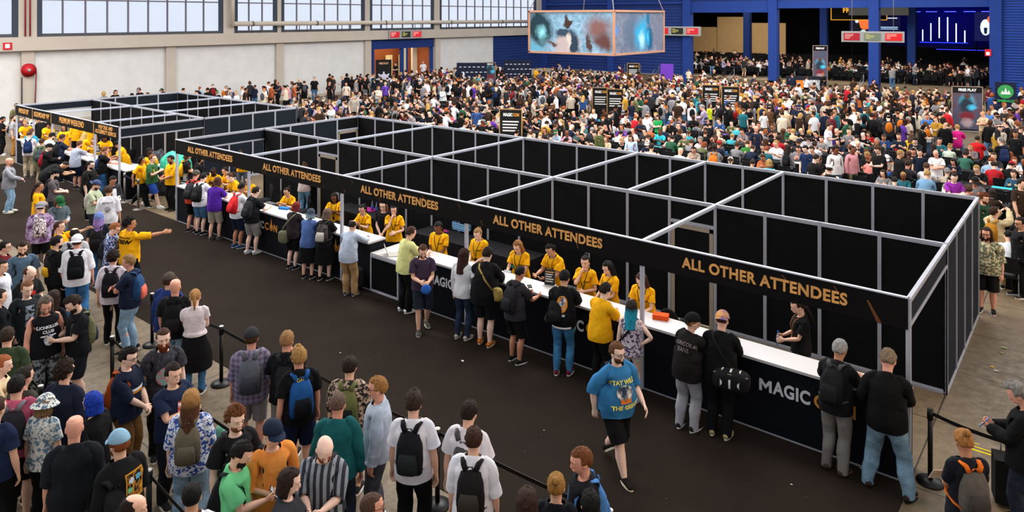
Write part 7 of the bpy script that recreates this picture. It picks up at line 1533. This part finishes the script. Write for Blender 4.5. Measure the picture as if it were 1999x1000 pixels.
for bx, by, zt, hw, yb in ((1888, 168, 2.45, 28, 246), (997, 212, 2.0, 23, 252), (1172, 170, 2, 15, 196), (1201, 173, 2, 16, 200), (1388, 165, 2, 17, 184), (1426, 168, 2, 17, 186), (1236, 123, 2.1, 12, 138), (1963, 160, 2.5, 14, 200), (1574, 148, 1.55, 28, 162), (921, 122, 2.3, 26, 146), (1010, 117, 2.3, 22, 145), (1302, 124, 2.6, 12, 141), (957, 121, 2.15, 12, 150)):
    bd = proj(at(bx, by, zt)); bd = bd[2]                                        # keep the view to the boards open, and nobody inside them
    def blocks(q):
        hp = proj((q[0], q[1], q[2] + (1.3 if q[4] else 1.75))); p_ = at(bx, by, zt)
        return (abs(hp[0] - bx) < hw + 3 and by < hp[1] < yb and hp[2] < bd) or math.hypot(q[0] - p_.x, q[1] - p_.y) < .55
    WHO[:] = [q for q in WHO if not blocks(q)]
WHO[:] = [q for q in WHO if not any(math.hypot(q[0] - a, q[1] - b) < .7 for a in (-8.6, -.45, 7.7, 15.95) for b in (68.6, 53.6)) and not (q[1] > 83 and q[2] > .5)]
WHO.sort(key=lambda q: (q[6] != 40, proj((q[0], q[1], 1))[2])); NIND = 299 - N_P[0]
TMc, SHOEB = {}, [mat('cloth', '1c1c1e'), mat('cloth', 'c8c8c8')]
def lmesh(ent, g, name):
    if g not in ent[3]: ent[3][g] = mesh_np(name, *ent[1][g])
    return ent[3][g]
def omat(name, me, parent, m):
    o = bpy.data.objects.new(name, me); C.objects.link(o); o.parent = parent
    if len(me.materials) == 0: me.materials.append(m)
    o.material_slots[0].link = 'OBJECT'; o.material_slots[0].material = m; return o
def near_words(x, y, z, seat, rz_):
    if rz_ == 40 and z > .3: return 'in the lobby doorway'
    if seat:
        i = min(range(6), key=lambda k: abs(y - (9.6, 12.1, 14.6, 17.1, 19.6, 22.1)[k])); w_ = f'at the {ROWN[i]} table row behind the long stand'
    else:
        w_ = 'between the table rows' if y < 24.4 and x > -17.5 else ('along the white wall' if x < -17 else 'in the dense queue behind the tables')
    px = proj((x, y, 1))[0]
    return w_
used = set()
def individual(q):
    x, y, z, hd, seat, s, rn = q; tries = 0
    while True:
        hair = 'bald' if s['hs'] == 'bald' else f"{s['hc'][0]} {HSN[s['hs']]} hair".replace('  ', ' ')
        who = f"person with {hair}" if s['hs'] != 'bald' else 'bald person'
        bits = f"{who} in {s['top'][0]} {'top' if s['sl'] == 'longsleeve' else 'tee'}" + (f" and {s['hat'][0]} cap" if s['hat'] else '') + (f" with {s['pk'][0]} backpack" if s['pk'] else '')
        if not seat and not (s['hat'] or s['pk']): bits += f" and {s['bt'][0]} {'shorts' if s['bg'] == 'shorts' else 'trousers'}"
        lab = bits + ', ' + ('seated ' if seat else '') + near_words(x, y, z, seat, rn)
        if lab not in used or tries > 40: break
        n = draw_spec(bool(seat))
        for kx in ('hs', 'sl', 'fem', 'hat', 'pk') + (('hc', 'top') if rn != 40 or tries > 20 else ()): s[kx] = n[kx]
        tries += 1
    used.add(lab); ent = lib(s['kind'], s['fem'], s['fat'])[s['v']]; ps = ent[0]; sc = s['h'] / 1.75
    lab = ' '.join(lab.split()[:16])
    e = empty('person', (x, y, z), hd, label=lab, cat='person', group='visitors seated at the gaming tables' if seat else 'visitors standing behind the stands'); e.scale = (sc,) * 3
    omat('body', lmesh(ent, 'body', 'body'), e, mat('skin', SKIN[s['skin']])); omat('shirt' if s['sl'] == 'longsleeve' else 't_shirt', lmesh(ent, s['sl'], 'top'), e, mat('cloth', s['top'][1]))
    omat('shorts' if s['bg'] == 'shorts' else 'trousers', lmesh(ent, s['bg'], 'bottom'), e, mat('cloth', s['bt'][1]))
    if s['hs'] != 'bald': place_xf(omat('hair', head_piece(s['hs'], 'lo'), e, mat('hair', s['hc'][1])), ps.Rh, ps.phd)
    if s['hat']: place_xf(omat('cap', head_piece('cap', 'lo'), e, mat('cloth', s['hat'][1])), ps.Rh, ps.phd)
    for k in (0, 1): Rf, an = ps.foot[k]; place_xf(link('shoe', SHOE, e, SHOEB), Rf, an)
    if s['pk'] and not seat: backpack(ps, e, Vector((x, y, z)), hd, sc, 'big', s['pk'][1], f"{s['pk'][0]} backpack worn by the " + ' '.join(lab.split(',')[0].replace('person with ', '').split()[:9]), 'backpacks in the crowd', )
shoe_p = np.array([(sx * .055, sy * .14 + .04, z_) for z_ in (-.085, -.02) for sx in (-1, 1) for sy in (-1, 1)]); shoe_f = np.array([(0, 1, 3), (0, 3, 2), (4, 6, 7), (4, 7, 5), (0, 4, 5), (0, 5, 1), (2, 3, 7), (2, 7, 6), (0, 2, 6), (0, 6, 4), (1, 5, 7), (1, 7, 3)])
def merged(name, people, label, cat):
    AV, AF, AC = [], [], []; n = 0
    for x, y, z, hd, seat, s, rn in people:
        ent = lib(s['kind'], s['fem'], s['fat'])[s['v']]; ps = ent[0]; sc = s['h'] / 1.75; Rz = rotm((0, 0, 1), hd); parts = [(ent[4]['body'], SKIN[s['skin']]), (ent[4][s['sl']], s['top'][1]), (ent[4][s['bg']], s['bt'][1])]
        if s['hs'] != 'bald':
            me = head_piece(s['hs'], 'tiny'); key = ('arr', s['hs'])
            if key not in _head: _head[key] = arrays(me)
            V, Fc = _head[key]; parts.append(((V @ ps.Rh.T + ps.phd, Fc), s['hc'][1]))
        if s['hat']:
            key = ('arr', 'cap')
            if key not in _head: _head[key] = arrays(head_piece('cap', 'tiny'))
            V, Fc = _head[key]; parts.append(((V @ ps.Rh.T + ps.phd, Fc), s['hat'][1]))
        if s['pk']:
            key = ('arr', 'pack')
            if key not in _head: _head[key] = ellip((0, -.15, .0), (.15, .09, .24), 8, 6)
            V, Fc = _head[key]; V = np.array(V); Fc = np.array([(f[0], f[1], f[2]) for f in Fc] + [(f[0], f[2], f[3]) for f in Fc]); parts.append(((V @ ps.Rc.T + ps.pch, Fc), s['pk'][1]))
        for k in (0, 1): Rf, an = ps.foot[k]; parts.append(((shoe_p @ Rf.T + an, shoe_f), '1e1e20'))
        for (V, Fc), c in parts:
            AV.append((V * sc) @ Rz.T + np.array([x, y, z])); AF.append(Fc + n); n += len(V); AC.append(np.tile([*srgb(c), 1], (len(V), 1)))
    me = mesh_np(name, np.concatenate(AV), np.concatenate(AF)); at_ = me.attributes.new('col', 'FLOAT_COLOR', 'POINT'); at_.data.foreach_set('color', np.concatenate(AC).astype(np.float32).ravel())
    o = link(name, me, None, mat('vcol', 'ffffff')); return tag(o, label, cat, None, 'stuff')
ind = WHO[:NIND]; rest = WHO[NIND:]
for q in ind: individual(q)
merged('crowd', [q for q in rest], 'dense crowd of visitors filling the hall behind the stands', 'crowd')
print('WHO', len(WHO), 'ind', len(ind), 'near', N_P[0], 'tables', len(TABLES), len(FT), 'seats', len(SEATS))
# tables and chairs
TT = MB().box(-.93, .93, -.36, .36, .72, .74).mesh('table_top'); TS = MB().box(-.92, .92, -.35, .35, .04, .72).mesh('cloth_skirt')
TABLES.sort(key=lambda t: proj((t[0], t[1], 0))[2])
ON = 'first second third fourth fifth sixth seventh eighth ninth tenth eleventh twelfth thirteenth fourteenth fifteenth sixteenth seventeenth eighteenth nineteenth twentieth'.split()
ON += ['twenty-' + q for q in ON[:9]] + ['thirtieth'] + ['thirty-' + q for q in ON[:9]] + ['fortieth'] + ['forty-' + q for q in ON[:9]] + ['fiftieth'] + ['fifty-' + q for q in ON[:9]] + ['sixtieth'] + ['sixty-' + q for q in ON[:9]] + ['seventieth'] + ['seventy-' + q for q in ON[:9]]
def rank(v, pool): return ON[min(len(ON) - 1, sorted(pool).index(v))]
for x, y, ri in TABLES:
    e = empty('gaming_table', (x, y, 0), label=f'black gaming table in the {ROWN[ri]} row behind the long stand, {rank(x, [t[0] for t in TABLES if t[2] == ri])} from the white wall', cat='table', group=f'gaming tables of the {ROWN[ri]} row'); link('table_top', TT, e, CLO); link('cloth_skirt', TS, e, CLO)
SEATS.sort(key=lambda t: proj((t[0], t[1], 0))[2])
SEATS = SEATS[:230]
for x, y, hd, ri in SEATS: chair(x, y + (-.02 if hd == 0 else .02), hd, f"black chair at the {ROWN[ri]} table row, {'stand' if hd == 0 else 'far'} side, {rank(x, [t[0] for t in SEATS if t[3] == ri and t[2] == hd])} from the white wall", f'chairs of the {ROWN[ri]} table row', s=1.0)
FT.sort(key=lambda t: t[1])
for x, y in FT[:120]:
    e = empty('gaming_table', (x, y, PZ), label=f'black gaming table in the dark far hall, {rank(y, sorted(set(t[1] for t in FT)))} row, {rank(x, [t[0] for t in FT if t[1] == y])} in it', cat='table', group='gaming tables in the far hall'); e.scale = (1.45, 1, 1); link('table_top', TT, e, CLO); link('cloth_skirt', TS, e, CLO)
mb = MB()
for x, y in FT:
    for k in range(4):
        for s in (-1, 1):
            cx, cy = x - .9 + .6 * k, y + s * .95
            if any(math.hypot(cx - a, cy - 68.6) < .8 for a in (-8.6, -.45, 7.7, 15.95)): continue
            mb.box(cx - .2, cx + .2, cy - .02, cy + .02, PZ + .5, PZ + .9).box(cx - .2, cx + .2, cy - s * .4, cy, PZ + .43, PZ + .46)
tag(mb.build('chair_rows', BKM), 'rows of black chairs in the dark far hall', 'chairs', None, 'stuff')
# deck boxes, mats and bottles on the nearest tables
r_ = random.Random(31); GC = [('green', '2a8a4a'), ('blue', '2a6ab0'), ('white', 'd8d8d8'), ('red', 'a82028'), ('turquoise', '38b0b8'), ('purple', '5a3a8a'), ('orange', 'd8782a')]; n = 0
for x, y, ri in TABLES[:70]:
    for k in range(2):
        (cn, c) = GC[(n := n + 1) * 3 % 7]; wq = rank(x, [t[0] for t in TABLES if t[2] == ri]); px = x + r_.uniform(-.8, .8); py = y + r_.uniform(-.25, .25)
        if r_.random() < .5: thing_box('deck_box', f'{cn} card box on the {wq} table of the {ROWN[ri]} row', 'card box', (px, py, .741), (.10, .08, .09), c, r_.uniform(0, 3), group=f'{cn} card boxes on the {ROWN[ri]} table row')
        else: thing_box('play_mat', f'{cn} play mat on the {wq} table of the {ROWN[ri]} row', 'mat', (px, y + .18 * r_.choice((-1, 1)), .741), (.55, .30, .004), c, 0, group=f'{cn} play mats on the {ROWN[ri]} table row')
